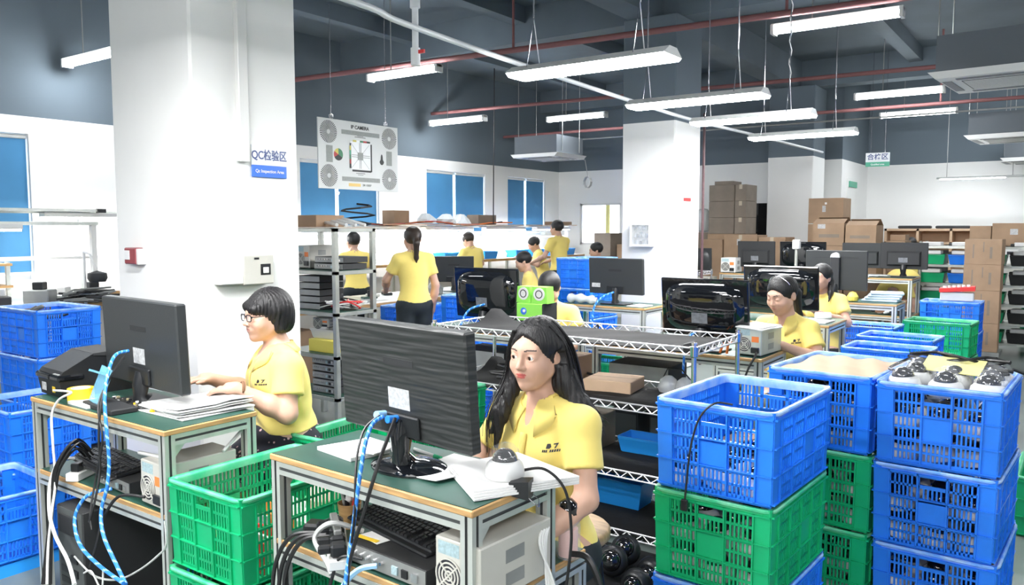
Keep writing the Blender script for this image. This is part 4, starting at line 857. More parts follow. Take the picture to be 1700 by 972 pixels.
stack([B_, B_, B_], -5.80, 2.62, .1, R(90), ['bottom blue crate of the tall left stack', 'middle blue crate of the tall left stack', 'top blue crate of the tall left stack holding black cables'], 'tall blue crate stack at the left')
tag(MB().box(-6.12, -5.48, 2.39, 2.85, 0, .098).obj('crate_dolly', 'black_plastic'), 'black dolly under the tall left crate stack', 'dolly')
stack([B_, B_], -4.78, 2.02, .0, R(90), ['lower blue crate behind the left desk', 'upper blue crate behind the left desk legs'], 'blue crates behind the left desk')
stack([B_], -4.22, 1.62, .06, R(88), ['open blue crate on the floor at the lower left edge'], 'blue crates behind the left desk')
tag(MB().box(-4.5, -3.95, 1.42, 1.82, 0, .058).obj('crate_dolly', 'blue_bin'), 'low blue dolly under the crate at the lower left edge', 'dolly')
stack([G_], .14, 4.15, .0, R(-6), ['dark green crate at the lower right corner'], 'crates at the right edge')
stack([G_], -.02, 5.1, .0, R(0), ['green crate behind the dome camera stack at the right edge'], 'crates at the right edge')
sheet([(-.1, 4.05, .335), (.3, 4.02, .335), (.32, 4.4, .335), (-.08, 4.42, .335)], 'white paper on the green crate at the lower right corner', thick=.01)
# dome cameras in and on the crates
random.seed(4)
cams = {}
def fill(x, y, z, rz, nx, ny, label, group, wrap=True, jitter=.01, tilt=8, skip=(), pitch=.146):
    for i in range(nx):
        for j in range(ny):
            if (i, j) in skip: continue
            lx, ly = (i-(nx-1)/2)*pitch, (j-(ny-1)/2)*pitch*1.02; c, s = math.cos(rz), math.sin(rz)
            p = (x+lx*c-ly*s+random.uniform(-jitter, jitter), y+lx*s+ly*c+random.uniform(-jitter, jitter), z)
            rot = (R(random.uniform(-tilt, tilt)), R(random.uniform(-tilt, tilt)), random.uniform(0, 6))
            if label.startswith('wrapped dome camera on top'): label = 'wrapped dome camera on top of the right blue crate, %s row, %s' % (('front', 'middle', 'back')[j], ('left', 'centre', 'right')[i])
            if wrap not in cams: cams[wrap] = dome_camera(p, label, group, rot=rot, s=.92, wrap=wrap)
            else: dup(cams[wrap], p, label=label, group=group, rot=rot)
fill(CC.x, CC.y, .955, R(-3), 3, 3, 'wrapped dome camera on top of the right blue crate', 'dome cameras heaped on the right blue crate', tilt=6, pitch=.138)
def load(c, rz, names, skip=()):
    for i, nm in enumerate(names):
        for j, z in enumerate((.02, .135)):
            if (i, j) in skip: continue
            fill(c.x, c.y, ZS+i*CRH+z, rz, 3, 4, 'dome camera packed %s' % nm, 'dome cameras packed %s' % nm, tilt=10, pitch=.132, jitter=.004, wrap=False)
load(CC, R(-3), ('in the bottom blue crate at the right', 'in the second blue crate at the right', 'in the top blue crate at the right'))
load(CA, R(-3), ('in the lowest crate beside the wire rack', 'in the green crate under the open blue one', 'low in the open blue crate'), skip=((2, 1),))
load(CB, R(-5), ('in the lower dark green crate', 'in the upper dark green crate', 'under the cardboard sheet of the middle stack'))
def off(c, dx, dy, z): return (c.x+dx, c.y+dy, z)
sheet([off(CA, -.13, .24, .78), off(CA, .13, .24, .86), off(CA, .13, -.02, .86), off(CA, -.13, -.05, .79)], 'brown cardboard divider inside the open blue crate', 'cardboard', .006, 'cardboard_divider', 'cardboard')
m = MB(); n = 16; vs = []
for k in (0, 1):
    for i in range(n+1):
        for j in range(n+1):
            x, y = -.190+.38*i/n, -.265+.53*j/n; vs.append((x, y, .006*math.sin(i*1.1+j*.6)+.008*math.exp(-((x-.08)**2+(y-.1)**2)/.004)+.008*k))
N_ = (n+1)**2; g = lambda i, j, k: k*N_+i*(n+1)+j
m.add(vs, [f for i in range(n) for j in range(n) for f in ((g(i, j, 1), g(i+1, j, 1), g(i+1, j+1, 1), g(i, j+1, 1)), (g(i, j, 0), g(i, j+1, 0), g(i+1, j+1, 0), g(i+1, j, 0)))]+[f for i in range(n) for f in ((g(i, 0, 0), g(i+1, 0, 0), g(i+1, 0, 1), g(i, 0, 1)), (g(i, n, 1), g(i+1, n, 1), g(i+1, n, 0), g(i, n, 0)), (g(0, i, 1), g(0, i+1, 1), g(0, i+1, 0), g(0, i, 0)), (g(n, i, 0), g(n, i+1, 0), g(n, i+1, 1), g(n, i, 1)))])
tag(m.obj('cardboard_sheet', 'cardboard_pale', loc=(CB.x, CB.y, ZS+3*CRH-.022), rot=(0, 0, R(-5)), smooth=True), 'pale cardboard sheet covering the blue crate of the middle stack', 'cardboard')
zt = ZS+3*CRH
cable([off(CA, .05, -.27, zt+.005), off(CA, -.0, -.298, zt+.008), off(CA, -.045, -.31, zt-.04), off(CA, -.07, -.315, zt-.12), off(CA, -.08, -.32, zt-.2), off(CA, -.085, -.32, zt-.26), off(CA, -.09, -.322, zt-.33)], .0035, 'cable_black', 'black lead hanging over the rim of the open blue crate')
tag(MB().bbox(-.012, .012, -.006, .006, -.02, .02, .003).obj('cable_plug', 'black_plastic', loc=off(CA, -.09, -.326, zt-.35)), 'black plug at the end of the lead on the blue crate', 'plug')
m = MB().box(-.11, .11, -.05, .05, 0, .004); m.xf(Matrix.Rotation(R(28), 4, 'X'))
tag(m.obj('note_sheet', 'yellow_paper', loc=off(CC, .0, .03, zt+.035), rot=(0, 0, R(-12))), 'pale yellow note lying among the dome cameras', 'paper')
for q in range(6):
    random.seed(40+q); P = [off(CC, -.17+i*.075+random.uniform(-.02, .02), .15+random.uniform(-.06, .05)-.02*i, zt+.035+.025*math.sin(i*.8+q)+random.uniform(0, .015)) for i in range(6)]
    cable(P, .006, 'cable_black', 'black cable looped behind the yellow note, %s strand' % ('first', 'second', 'third', 'fourth', 'fifth', 'sixth')[q])
cable([off(CC, -.17, .11, zt+.04), off(CC, -.21, .05, zt+.02), off(CC, -.225, -.03, zt+.012), off(CC, -.20, -.09, zt+.015)], .006, 'cable_black', 'black plug lead hanging at the left rim of the camera crate')
cable([off(CC, .2, .1, zt+.03), off(CC, .27, .14, zt+.0), off(CC, .34, .17, zt-.03), off(CC, .40, .21, zt-.07), off(CC, .43, .23, zt-.2), off(CC, .44, .23, .4)], .006, 'cable_black', 'black lead leaving the camera crate to the right')
for q in range(4):
    random.seed(60+q); P = [(-5.98+i*.07, 2.55+.08*math.sin(i*1.2+q)+.02*q, 1.02+.03*math.sin(i*.9+q*.7)) for i in range(6)]
    cable(P, .007, 'cable_black', ['curled black cable on the tall left crate stack, outermost', 'curled black cable on the tall left crate stack, second', 'curled black cable on the tall left crate stack, third', 'curled black cable on the tall left crate stack, innermost'][q])
# coloured leaflets in the nearest green crate
random.seed(9)
for q in range(16):
    m = MB().bbox(-.07, .07, -.004, .004, 0, .11, .001); lab = 'colourful folded leaflet standing in the nearest green crate'
    o = m.obj('leaflet', random.choice(['paper', 'orange', 'yellow_paper', 'paper', 'red', 'label_blue']), loc=(-2.55+(q % 3)*.115, 1.63+q*.028, .40), rot=(R(random.uniform(-15, 15)), 0, R(random.uniform(-12, 12)))); tag(o, lab, 'leaflet', 'leaflets in the green crate')
bg_ = tag(MB().lathe([(0, 0), (.05, .01), (.07, .06), (.05, .11), (.02, .13), (0, .135)], 14, (-2.36, 2.05, .50)).obj('pink_bag', 'pinkish', smooth=True), 'small pink bag inside the nearest green crate', 'bag')
# ---------------------------------------------------------------- wire rack behind the long-haired woman
RK = wire_rack(-3.10, -1.48, 3.56, 4.15, (1.03, .72, .37, .06), 'four level chrome wire rack with black mats behind the long-haired woman', 1.05)
lv = ['top', 'second', 'third', 'lowest']
for i, z in enumerate((1.03, .72, .37, .06)):
    soft_mat(-3.075, -1.505, 3.585, 4.12, z-.034, 'black mat on the %s shelf of the near wire rack' % lv[i], peaks=((-3.05, 4.1, .085, .09), (-3.07, 3.6, .02, .06)) if i < 2 else ())
tag(MB().prism([(0, 0), (.09, 0), (.05, .045), (.0, .03)], -.02, .02, ax='x').obj('rubber_corner', 'black_matte', loc=(-1.56, 3.62, 1.006), rot=(0, 0, R(-70))), 'folded black mat corner at the right post of the near rack', 'mat')
carton(-2.64, -2.34, 3.92, 4.10, .694, .86, 'open brown box on the second shelf of the near wire rack', 'cardboard', open_=False, tape=False)
carton(-2.26, -1.98, 3.84, 4.08, .694, .76, 'low pale box beside the brown box on the second rack shelf', 'cardboard_pale', rz=R(8), tape=False)
carton(-2.46, -2.18, 3.92, 4.1, .346, .54, 'brown box on the third shelf of the near wire rack', 'cardboard_grey', tape=False)
def bin_(x, y, z, w, d, h, label, mt='blue_bin', rz=0, group=None):
    m = MB(); t = .004; k = .86
    o = [(-w/2, -d/2), (w/2, -d/2), (w/2, d/2), (-w/2, d/2)]
    vs = [(a*k, b*k, 0) for a, b in o]+[(a, b, h) for a, b in o]+[(a*k+math.copysign(-t, a), b*k+math.copysign(-t, b), t) for a, b in o]+[(a+math.copysign(-t, a), b+math.copysign(-t, b), h) for a, b in o]
    m.add(vs, [(3, 2, 1, 0), (8, 9, 10, 11)]+[(i, (i+1) % 4, 4+(i+1) % 4, 4+i) for i in range(4)]+[(8+i, 12+i, 12+(i+1) % 4, 8+(i+1) % 4) for i in range(4)]+[(4+i, 4+(i+1) % 4, 12+(i+1) % 4, 12+i) for i in range(4)])
    for s in (-1, 1): m.box(-w/2, w/2, s*(d/2+.004)-.004, s*(d/2+.004)+.004, h-.015, h)
    return tag(m.obj('storage_bin', mt, loc=(x, y, z), rot=(0, 0, rz)), label, 'bin', group)
bin_(-1.95, 4.02, .346, .26, .15, .09, 'small blue bin on the third shelf of the near rack')
random.seed(31)
tag(MB().box(-2.3, -1.27, 2.95, 3.5, 0, .008).obj('dark_floor_sheet', 'black_mat'), 'black sheet added to darken the floor before the near wire rack', 'mat')  # black sheet added to make the floor dark under the heap
bin_(-2.08, 4.0, .036, .32, .17, .15, 'blue bin on the lowest shelf of the near rack')
for q in range(7):
    dome_camera((-1.80+.13*(q % 4)+random.uniform(-.02, .02), 3.30-.14*(q//4)+random.uniform(-.02, .02), .015+.07*(q % 2)), 'black camera part in the dark heap on the floor before the near rack', 'dark camera parts before the near rack', wrap=False, body='black_plastic', rot=(R(random.uniform(30, 120)), R(random.uniform(-40, 40)), 0))
recorder((-1.72, 3.99, .036), R(0), 'grey recorder on the lowest shelf of the near rack', w=.2, h=.12, d=.2)
for q in range(5):
    P = [(-2.95+random.uniform(0, .7), 3.75+random.uniform(0, .3), .70+random.uniform(0, .05)) for i in range(6)]
    cable(P, .008, 'cable_black', ['black cable heap on the second rack shelf, %s strand' % w_ for w_ in ('first', 'second', 'third', 'fourth', 'last')][q])
hd = thing('headlamp_pair', 'white plastic double lamp housing behind the right end of the rack', 'housing', (-1.78, 4.05, .695)); 
for s in (-1, 1): MB().lathe([(0, 0), (.05, 0), (.06, .03), (.045, .07), (.02, .09), (0, .092)], 20, (s*.05, 0, 0)).obj('shell', 'film_opaque', hd, smooth=True)
MB().tube([(-.08, 0, .08), (-.04, -.03, .14), (.04, -.03, .14), (.08, 0, .08)], .004, 6).obj('lead', 'cable_black', hd)
# ---------------------------------------------------------------- second row of desks
desk(-2.52, -1.43, 4.40, 4.86, ZD, 'desk of the woman looking down, right behind the wire rack', low=.56)
monitor((-1.815, 4.53, ZD), R(-3), 'glossy black monitor seen from behind above the wire rack', w=.55, h=.345, style='gloss', mt='gloss_black', lift=.085, tilt=-6, base='flat')
psu((-1.515, 4.60, ZD), R(-4), 'silver power supply under papers before the woman looking down', w=.15, h=.16, d=.30, case='alu')
sheet([(-1.60, 4.44, ZD+.162), (-1.44, 4.42, ZD+.162), (-1.41, 4.70, ZD+.162), (-1.59, 4.72, ZD+.162)], 'white papers draped over the silver power supply', thick=.006, curl=-.015)
sheet([(-1.59, 4.46, ZD+.169), (-1.45, 4.45, ZD+.169), (-1.43, 4.66, ZD+.169), (-1.57, 4.7, ZD+.169)], 'upper white paper on the silver power supply', thick=.003, curl=-.01)
cable([(-1.475, 4.44, .90), (-1.47, 4.40, .88), (-1.49, 4.36, .82), (-1.51, 4.33, .74), (-1.54, 4.3, .62)], .006, 'cable_black', 'black mains lead of the silver power supply')
braided([(-1.84, 4.45, .985), (-1.86, 4.40, .96), (-1.87, 4.36, .88), (-1.87, 4.34, .75)], 'blue braided cable of the glossy monitor above the rack', r=.007)
tag(MB().tube([(-1.68, 4.42, .88), (-1.66, 4.41, .93), (-1.65, 4.40, .95)], .008, 6).obj('plier_handle', 'orange'), 'orange plier handle sticking up behind the rack, left', 'pliers'); tag(MB().tube([(-1.64, 4.42, .88), (-1.63, 4.41, .93), (-1.61, 4.40, .955)], .008, 6).obj('plier_handle', 'orange'), 'orange plier handle sticking up behind the rack, right', 'pliers')
desk(-3.98, -2.82, 4.38, 4.86, ZD, 'desk with the glossy monitor and green speakers left of the rack', low=.56)
monitor((-3.45, 4.55, ZD), R(-2), 'glossy black domed monitor left of the green speakers', w=.58, h=.36, style='gloss', mt='gloss_black', lift=.085, tilt=-6, base='flat')
braided([(-3.42, 4.47, 1.06), (-3.52, 4.42, 1.02), (-3.56, 4.38, .93), (-3.58, 4.36, .8)], 'blue braided cable of the domed glossy monitor', r=.008)
sp = thing('speaker_box', 'lime green box of the speaker set', 'speaker', (-3.02, 4.50, ZD))
MB().bbox(-.11, .10, -.06, .12, .10, .22, .004).obj('carton', ['lime'], sp); MB().box(.10, .103, -.06, .12, .10, .22).obj('side', 'black_matte', sp); MB().bbox(-.1, .1, -.05, .12, 0, .10, .003).obj('stand_block', 'black_matte', sp)
MB().lathe([(0, 0), (.024, 0), (.024, .002), (0, .002)], 20, (-.05, -.0625, .165), ax='y').obj('logo_disc', 'sign_blue', sp); MB().lathe([(0, 0), (.011, 0), (.011, .002), (0, .002)], 16, (-.045, -.0645, .168), ax='y').obj('logo_dot', 'paper', sp)
for q, x in enumerate((-3.075, -2.955)):
    s_ = thing('small_speaker', ['lime green speaker with white ring, left', 'lime green speaker with white ring, right'][q], 'speaker', (x, 4.50, ZD+.222), R(-4+8*q))
    m = MB(); m.prism([(-.062, 0), (.062, 0), (.052, .11), (-.052, .11)], -.05, .05, ax='y'); m.obj('body', 'lime', s_)
    MB().lathe([(0, 0), (.043, 0), (.043, .003), (0, .003)], 24, (0, -.0535, .062), ax='y').obj('white_ring', 'paper', s_); MB().lathe([(.022, 0), (.028, 0), (.028, .002), (.022, .002), (.022, 0)], 24, (0, -.0555, .062), ax='y').obj('grille_ring', 'ink', s_)
random.seed(77)
tag(MB().box(-6.0, -5.4, 5.95, 6.5, 0, .158).obj('pallet', 'black_plastic'), 'black pallet under the crates left of the standing woman', 'pallet')
stack([B_, B_], -5.72, 6.22, .16, R(10), ['lower blue crate left of the standing woman', 'upper blue crate left of the standing woman'], 'blue crates at the standing woman')
stack([B_, B_, B_], -4.78, 6.1, 0, R(5), ['bottom blue crate right of the standing woman', 'middle blue crate right of the standing woman', 'top blue crate right of the standing woman'], 'blue crates at the standing woman')
stack([B_], -4.2, 5.45, .0, R(30), ['low blue crate on the floor behind the left end of the rack'])
for q, (x, lab) in enumerate(((-2.30, 'black computer tower under the desk behind the rack, left'), (-2.02, 'black computer tower under the desk behind the rack, right'))):
    t = thing('computer_tower', lab, 'computer', (x, 4.62, 0)); MB().bbox(-.1, .1, -.2, .2, .015, .46, .004).obj('case', 'black_matte', t); MB().box(-.09, .09, -.2025, -.2, .03, .44).obj('rear_panel', 'alu_dark', t)
    for s_ in (-1, 1): MB().box(s_*.07-.015, s_*.07+.015, -.18, .18, 0, .015).obj('foot', 'black_plastic', t)
recorder((-2.22, 4.60, .56), R(2), 'large black recorder on the lower shelf behind the rack', w=.40, h=.19, d=.3, ports=False)
recorder((-3.45, 4.60, .56), R(-2), 'large black recorder under the domed monitor desk', w=.44, h=.17, d=.3, ports=False)
# rack with recorders right of the near column
sr = thing('steel_shelf', 'steel shelf rack with recorders right of the near column', 'shelf', (-5.02, 4.45, 0))
for sx in (-1, 1):
    for sy in (-1, 1): MB().bbox(sx*.31-.02, sx*.31+.02, sy*.2-.02, sy*.2+.02, 0, 1.6, .003).obj('post', 'steel', sr)
for z in (1.6, 1.265, .94, .60, .27):
    s = MB().bbox(-.33, .33, -.22, .22, z-.035, z-.004, .003).obj('shelf_board', 'steel', sr)
    MB().box(-.32, .32, -.21, .21, z-.004, z).obj('green_sheet', 'green_top' if z < 1.5 else 'cardboard_pale', s)
for q, (x, y, z, lab) in enumerate(((-4.87, 4.45, 1.265, 'lower black recorder on the steel shelf'), (-4.86, 4.45, 1.318, 'upper black recorder on the steel shelf'))): recorder((x, y, z), R(0), lab, w=.33, h=.05, d=.26)
for q in range(5): recorder((-5.08, 4.42, .94+q*.055), R(2), ['black drive box at the bottom of the dark pile on the steel shelf', 'second black drive box on the steel shelf', 'third black drive box on the steel shelf', 'fourth black drive box on the steel shelf', 'top black drive box of the dark pile on the steel shelf'][q], w=.26, h=.052, d=.26, ports=False)
for q in range(5): recorder((-4.92, 4.42, .27+q*.058), R(-1), ['lowest silver front recorder in the bottom pile of the steel shelf', 'second silver front recorder in the bottom pile', 'third silver front recorder in the bottom pile', 'fourth silver front recorder in the bottom pile', 'top silver front recorder in the bottom pile'][q], w=.28, h=.055, d=.24)
psu((-5.17, 4.46, 1.265), R(0), 'grey power supply at the back of the steel shelf', w=.16, h=.19, d=.28, case='cream_metal')
carton(-5.1, -4.8, 4.3, 4.58, .60, .70, 'flat yellow box on the steel shelf', 'bag_yellow', tape=False); bin_(-4.98, 4.45, .70, .3, .2, .08, 'white tray on the flat yellow box', 'white_plastic'); psu((-5.02, 4.42, .79), R(10), 'small cream adapter on the white tray of the steel shelf', w=.16, h=.08, d=.14)
carton(-5.0, -4.75, 4.3, 4.6, .562, .6, 'white carton lid on the bottom pile', 'white_plastic', tape=False)
for q in range(8):
    P = [(-4.98+random.uniform(0, .3), 4.3+random.uniform(0, .3), .95+random.uniform(0, .07)) for i in range(6)]
    cable(P, .006, ['cable_black', 'cable_grey', 'red', 'cable_white'][q % 4], 'tangled lead in the cable heap on the steel shelf').__setitem__('group', 'cable heap on the steel shelf')
carton(-5.3, -4.98, 4.3, 4.6, 1.604, 1.70, 'pale box on top of the steel shelf', 'cardboard', tape=False)
tag(MB().tube([(-4.98+.1*math.sin(i*1.1), 4.75+.1*math.cos(i*.9), 1.62+.012*i) for i in range(16)], .008, 5).obj('cable_coil', 'cable_black'), 'dark cable coil on top of the steel shelf', 'cable')
for q in range(4): tag(MB().tube(smooth_path([(-5.25+.03*q, 4.32+.08*q, 1.62), (-5.0, 4.4+.06*q, 1.64+.01*q), (-4.74, 4.3+.1*q, 1.62)]), .014, 8).obj('plastic_tube', 'film_opaque'), ['clear plastic tube on the steel shelf top, %s' % w_ for w_ in ('nearest', 'second', 'third', 'farthest')][q], 'tube')
# ---------------------------------------------------------------- third row: the middle desk with matte monitor
desk(-4.12, -3.21, 6.56, 7.06, ZD, 'middle desk with the matte monitor left of the second column', low=.5)
monitor((-3.60, 6.76, ZD), R(-2), 'matte black monitor with a cable on the middle desk', w=.58, h=.34, style='flat', mt='monitor_grey', lift=.10, tilt=-3, base='flat', lab=False)
braided([(-3.60, 6.70, .99), (-3.66, 6.60, .95), (-3.71, 6.53, .86), (-3.72, 6.51, .7), (-3.72, 6.51, .5)], 'blue braided cable on the middle desk', r=.010)
tag(MB().box(-3.85, -3.76, 6.726, 6.728, 1.03, 1.07).obj('asset_tag', 'label'), 'grey and white label on the matte monitor', 'label')
bgm = MB().tube(smooth_path([(-4.08, 6.68, .91), (-3.98, 6.66, .92), (-3.86, 6.68, .91), (-3.78, 6.7, .90)]), [.03]+[.04+.01*math.sin(i*1.1) for i in range(17)]+[.03], 10)
tag(bgm.obj('cable_bundle', 'film_opaque', smooth=True), 'bagged dark cable bundle at the left end of the middle desk', 'bundle')
sheet([(-3.42, 6.62, ZD+.002), (-3.26, 6.60, ZD+.002), (-3.24, 6.8, ZD+.002), (-3.40, 6.84, ZD+.002)], 'white papers at the right end of the middle desk', thick=.008)
tag(MB().lathe([(0, 0), (.05, 0), (.05, .12), (0, .12)], 20, (-3.35, 6.7, .50)).obj('tape_roll', 'tape', smooth=True), 'beige tape roll under the middle desk', 'tape')
for q in range(10):
    x = -3.72+random.uniform(-.1, .1); tag(MB().tube([(x, 6.62, .5), (x+random.uniform(-.06, .06), 6.6, .62), (x+random.uniform(-.1, .1), 6.58, .70)], .008, 5).obj('cable_tie', random.choice(['cable_black', 'cable_white'])), 'lead standing up in the tuft under the middle desk', 'cable', 'cable tuft under the middle desk')
tag(MB().bbox(-.14, .14, -.1, .1, 0, .13, .004).obj('small_case', 'white_plastic', loc=(-3.55, 6.86, .5)), 'white carton under the middle desk', 'box')
stack([B_, B_, B_, B_], -4.36, 7.52, 0, R(-2), ['bottom blue crate of the tall stack in the middle', 'second blue crate of the tall stack in the middle', 'third blue crate of the tall stack in the middle', 'top blue crate of the tall stack in the middle'], 'tall blue stack behind the middle desk')
stack([G_, G_, G_], -4.62, 6.75, 0, R(4), ['bottom green crate beside the tall blue stack', 'middle green crate beside the tall blue stack', 'top green crate beside the tall blue stack'], 'green crates behind the speakers')
for z, c in ((.0, G_),): make_crate(c, (-3.85, 6.84, z), R(90), 'green crate on the floor under the middle desk', None)
# ---------------------------------------------------------------- right hand rows
desk(-2.42, -1.52, 6.2, 6.75, ZD, 'desk of the woman hidden behind the glossy monitor at the right', low=.5)
monitor((-1.97, 6.5, ZD), R(-2), 'glossy black monitor before the woman with hidden face', w=.60, h=.35, style='gloss', mt='gloss_black', lift=.075, tilt=-6, base='flat')
sheet([(-1.75, 6.28, ZD+.002), (-1.56, 6.26, ZD+.002), (-1.55, 6.5, ZD+.002), (-1.75, 6.54, ZD+.002)], 'white papers on the desk before the hidden woman', thick=.01)
tag(MB().cyl((-1.70, 6.5, ZD+.035), (-1.60, 6.56, ZD+.035), .03, 16).obj('paper_roll', 'paper', smooth=True), 'curled white paper roll before the hidden woman', 'paper')
desk(-2.55, -1.42, 8.28, 8.74, ZD, 'desk with the large grey monitor at the right', low=.5)
monitor((-2.03, 8.5, ZD), R(-2), 'large grey monitor with a column stand at the right', w=.60, h=.40, style='column', mt='monitor_grey', lift=.10, tilt=-3, base='flat', lab=False)
tag(MB().lathe([(0, 0), (.05, .01), (.055, .05), (.03, .09), (0, .1)], 12, (-1.84, 8.38, ZD)).obj('yellow_bag', 'bag_yellow'), 'crumpled yellow bag beside the grey monitor foot', 'bag')
for q in range(4): tag(MB().bbox(-.17+.01*q, .16, -.11, .11, 0, .022, .006).obj('wrapped_panel', 'wrap_blue', loc=(-1.61+.012*q, 8.58, ZD+.001+q*.024), rot=(0, 0, R(4*q))), ['bottom blue wrapped panel beside the grey monitor', 'second blue wrapped panel beside the grey monitor', 'third blue wrapped panel beside the grey monitor', 'top blue wrapped panel beside the grey monitor'][q], 'panel')
Z6 = 1.0
desk(-2.62, -1.62, 10.35, 10.95, Z6, 'tall desk with two grey backed monitors at the right', low=.55)
monitor((-2.23, 10.66, Z6), R(-2), 'grey monitor on the tall desk, left of the two', w=.50, h=.31, style='block', mt='monitor_grey', lift=.10, tilt=-3, base='flat')
monitor((-1.76, 10.6, Z6), R(2), 'dark block-backed monitor on the tall desk, right of the two', w=.52, h=.32, style='block', mt='black_matte', lift=.10, tilt=-3, base='flat')
for q in range(3): sheet([(-2.5+.1*q, 10.40, Z6+.002+.01*q), (-2.1+.1*q, 10.39, Z6+.002+.01*q), (-2.1+.1*q, 10.55, Z6+.002+.01*q), (-2.5+.1*q, 10.56, Z6+.002+.01*q)], ['grey plastic bag on the tall desk, lowest', 'grey plastic bag on the tall desk, middle', 'grey plastic bag on the tall desk, top'][q], 'film_opaque', .008, 'plastic_bag', 'bag')
for q in range(8): P = [(-2.1+random.uniform(0, .4), 10.42+random.uniform(0, .2), .57+random.uniform(0, .1)) for i in range(5)]; cable(P, .012, ['cable_black', 'cable_white'][q % 2], 'thick lead in the heap under the tall desk').__setitem__('group', 'cable heap under the tall desk')
tw = thing('camera_module', 'brown camera module with round lens on the lower shelf of the tall desk', 'camera', (-1.98, 10.48, .74)); MB().bbox(-.09, .09, -.05, .05, -.09, .09, .01).obj('case', 'brown_case', tw); MB().lathe([(0, 0), (.045, 0), (.045, .03), (.03, .03), (.03, .015), (0, .015)], 20, (0, -.08, .02), ax='y').obj('lens', 'label', tw); MB().box(-.05, .05, -.04, .04, -.17, -.09).obj('bracket', 'brown_case', tw)
rg = thing('headphone_set', 'brown ring and roll under the tall desk', 'headset', (-1.72, 10.48, .555)); MB().tube([(.05*math.cos(q*math.pi/8), 0, .12+.05*math.sin(q*math.pi/8)) for q in range(17)], .012, 8).obj('ring', 'brown_case', rg); MB().cyl((-.14, 0, .07), (-.05, 0, .07), .035, 12).obj('roll', 'brown_case', rg); MB().bbox(-.15, .08, -.05, .05, 0, .04, .005).obj('tray', 'black_matte', rg)
desk(-3.95, -2.64, 10.3, 10.85, 1.0, 'long far desk with the small white power supply', low=.5)
monitor((-3.52, 10.5, 1.0), R(-2), 'block-backed monitor beside the small white power supply', w=.50, h=.34, style='block', mt='black_matte', lift=.08, tilt=-3, base='flat')
monitor((-2.92, 10.5, 1.0), R(-2), 'glossy far monitor with white camera parts before it', w=.58, h=.34, style='gloss', mt='gloss_black', lift=.08, tilt=-4, base='flat', lab=False)
psu((-3.83, 10.42, 1.0), R(0), 'small white power supply on the far desk', w=.20, h=.2, d=.25, case='white_plastic')
tag(MB().bbox(-.04, .04, -.05, .05, 0, .12, .01).obj('white_bracket', 'cam_white', loc=(-2.92, 10.2, 1.33)), 'white camera bracket before the far glossy monitor', 'bracket')
tag(MB().cyl((-2.92, 10.2, 0), (-2.92, 10.2, 1.33), .02, 10).obj('bracket_pole', 'steel'), 'steel pole carrying the white camera bracket', 'pole')
wire_rack(-4.95, -3.98, 9.62, 10.1, (1.03, .72, .4, .1), 'small far wire rack left of the white power supply', 1.05)
soft_mat(-4.93, -4.0, 9.64, 10.08, .996, 'black mat on the small far wire rack')
desk(-4.95, -3.9, 10.18, 10.28, .9, 'narrow far desk behind the small wire rack')
monitor((-4.42, 10.45, .93), R(-2), 'wide dark monitor behind the small far wire rack', w=.62, h=.33, style='gloss', mt='monitor_grey', lift=.06, tilt=-3, base='flat')
tag(MB().bbox(-4.7, -4.1, 10.3, 10.62, 0, .93, .005).obj('cabinet', 'cream_metal'), 'cream cabinet under the wide dark far monitor', 'cabinet')
for q in range(9): sheet([(-4.75, 9.68, .735+.03*q), (-4.5, 9.68, .735+.03*q), (-4.5, 9.9, .735+.03*q), (-4.75, 9.9, .735+.03*q)], 'thin board in the stack on the small far rack', 'cardboard_pale', .006, 'board', 'board').__setitem__('group', 'boards on the small far rack')
# crates in the right aisle
random.seed(15)
for x, y, rz_, w_ in ((-1.14, 6.42, 88, 'first'), (-1.20, 7.15, 86, 'second'), (-1.60, 7.82, 87, 'third'), (-1.08, 8.55, 86, 'green')): tag(MB().box(-.19, .19, -.27, .27, 0, .079).obj('crate_dolly', 'black_plastic', loc=(x, y, 0), rot=(0, 0, R(rz_))), 'low black dolly under the %s crate stack of the right aisle' % w_, 'dolly')
stack([B_, B_], -1.14, 6.42, .08, R(88), ['lower blue crate right behind the middle stack', 'open blue crate right behind the cardboard covered crate'], 'blue crates along the right aisle')
stack([B_, B_], -1.20, 7.15, .08, R(86), ['lower blue crate, second of the aisle row', 'second open blue crate of the aisle row'], 'blue crates along the right aisle')
stack([B_, B_], -1.60, 7.82, .08, R(87), ['lower blue crate below the large grey monitor', 'third open blue crate of the aisle row'], 'blue crates along the right aisle')
stack([G_, G_], -1.08, 8.55, .08, R(86), ['lower green crate of the right aisle', 'open green crate in the right aisle'], 'green crates of the right aisle')
tag(MB().box(-1.48, -.82, 9.68, 10.18, 0, .16).obj('pallet', 'black_plastic'), 'dark pallet under the aisle crates with the red tray', 'pallet')
stack([B_, B_], -1.15, 9.93, .162, R(89), ['lower blue aisle crate on the dark pallet', 'blue aisle crate carrying the tray with a red lid'], 'blue crates on the dark pallet')
tb_ = thing('plastic_tub', 'clear tub with a red lid on the blue aisle crates', 'tub', (-1.10, 9.88, .808), R(4)); MB().bbox(-.16, .16, -.1, .1, 0, .09, .008).obj('tub', 'film_opaque', tb_); MB().prism([(-.17, .09), (.17, .115), (.17, .16), (-.17, .13)], -.11, .11, ax='y').obj('lid', 'red', tb_)
for q in range(6): MB().lathe([(0, 0), (.018, 0), (.018, .02), (0, .022)], 10, (-.12+q*.045, -.03, .136+q*.004)).obj('knob', 'paper', tb_)
stack([G_, G_], -.45, 13.1, .0, R(0), ['lower far green crate at the right edge', 'upper far green crate at the right edge'], 'far green crates')
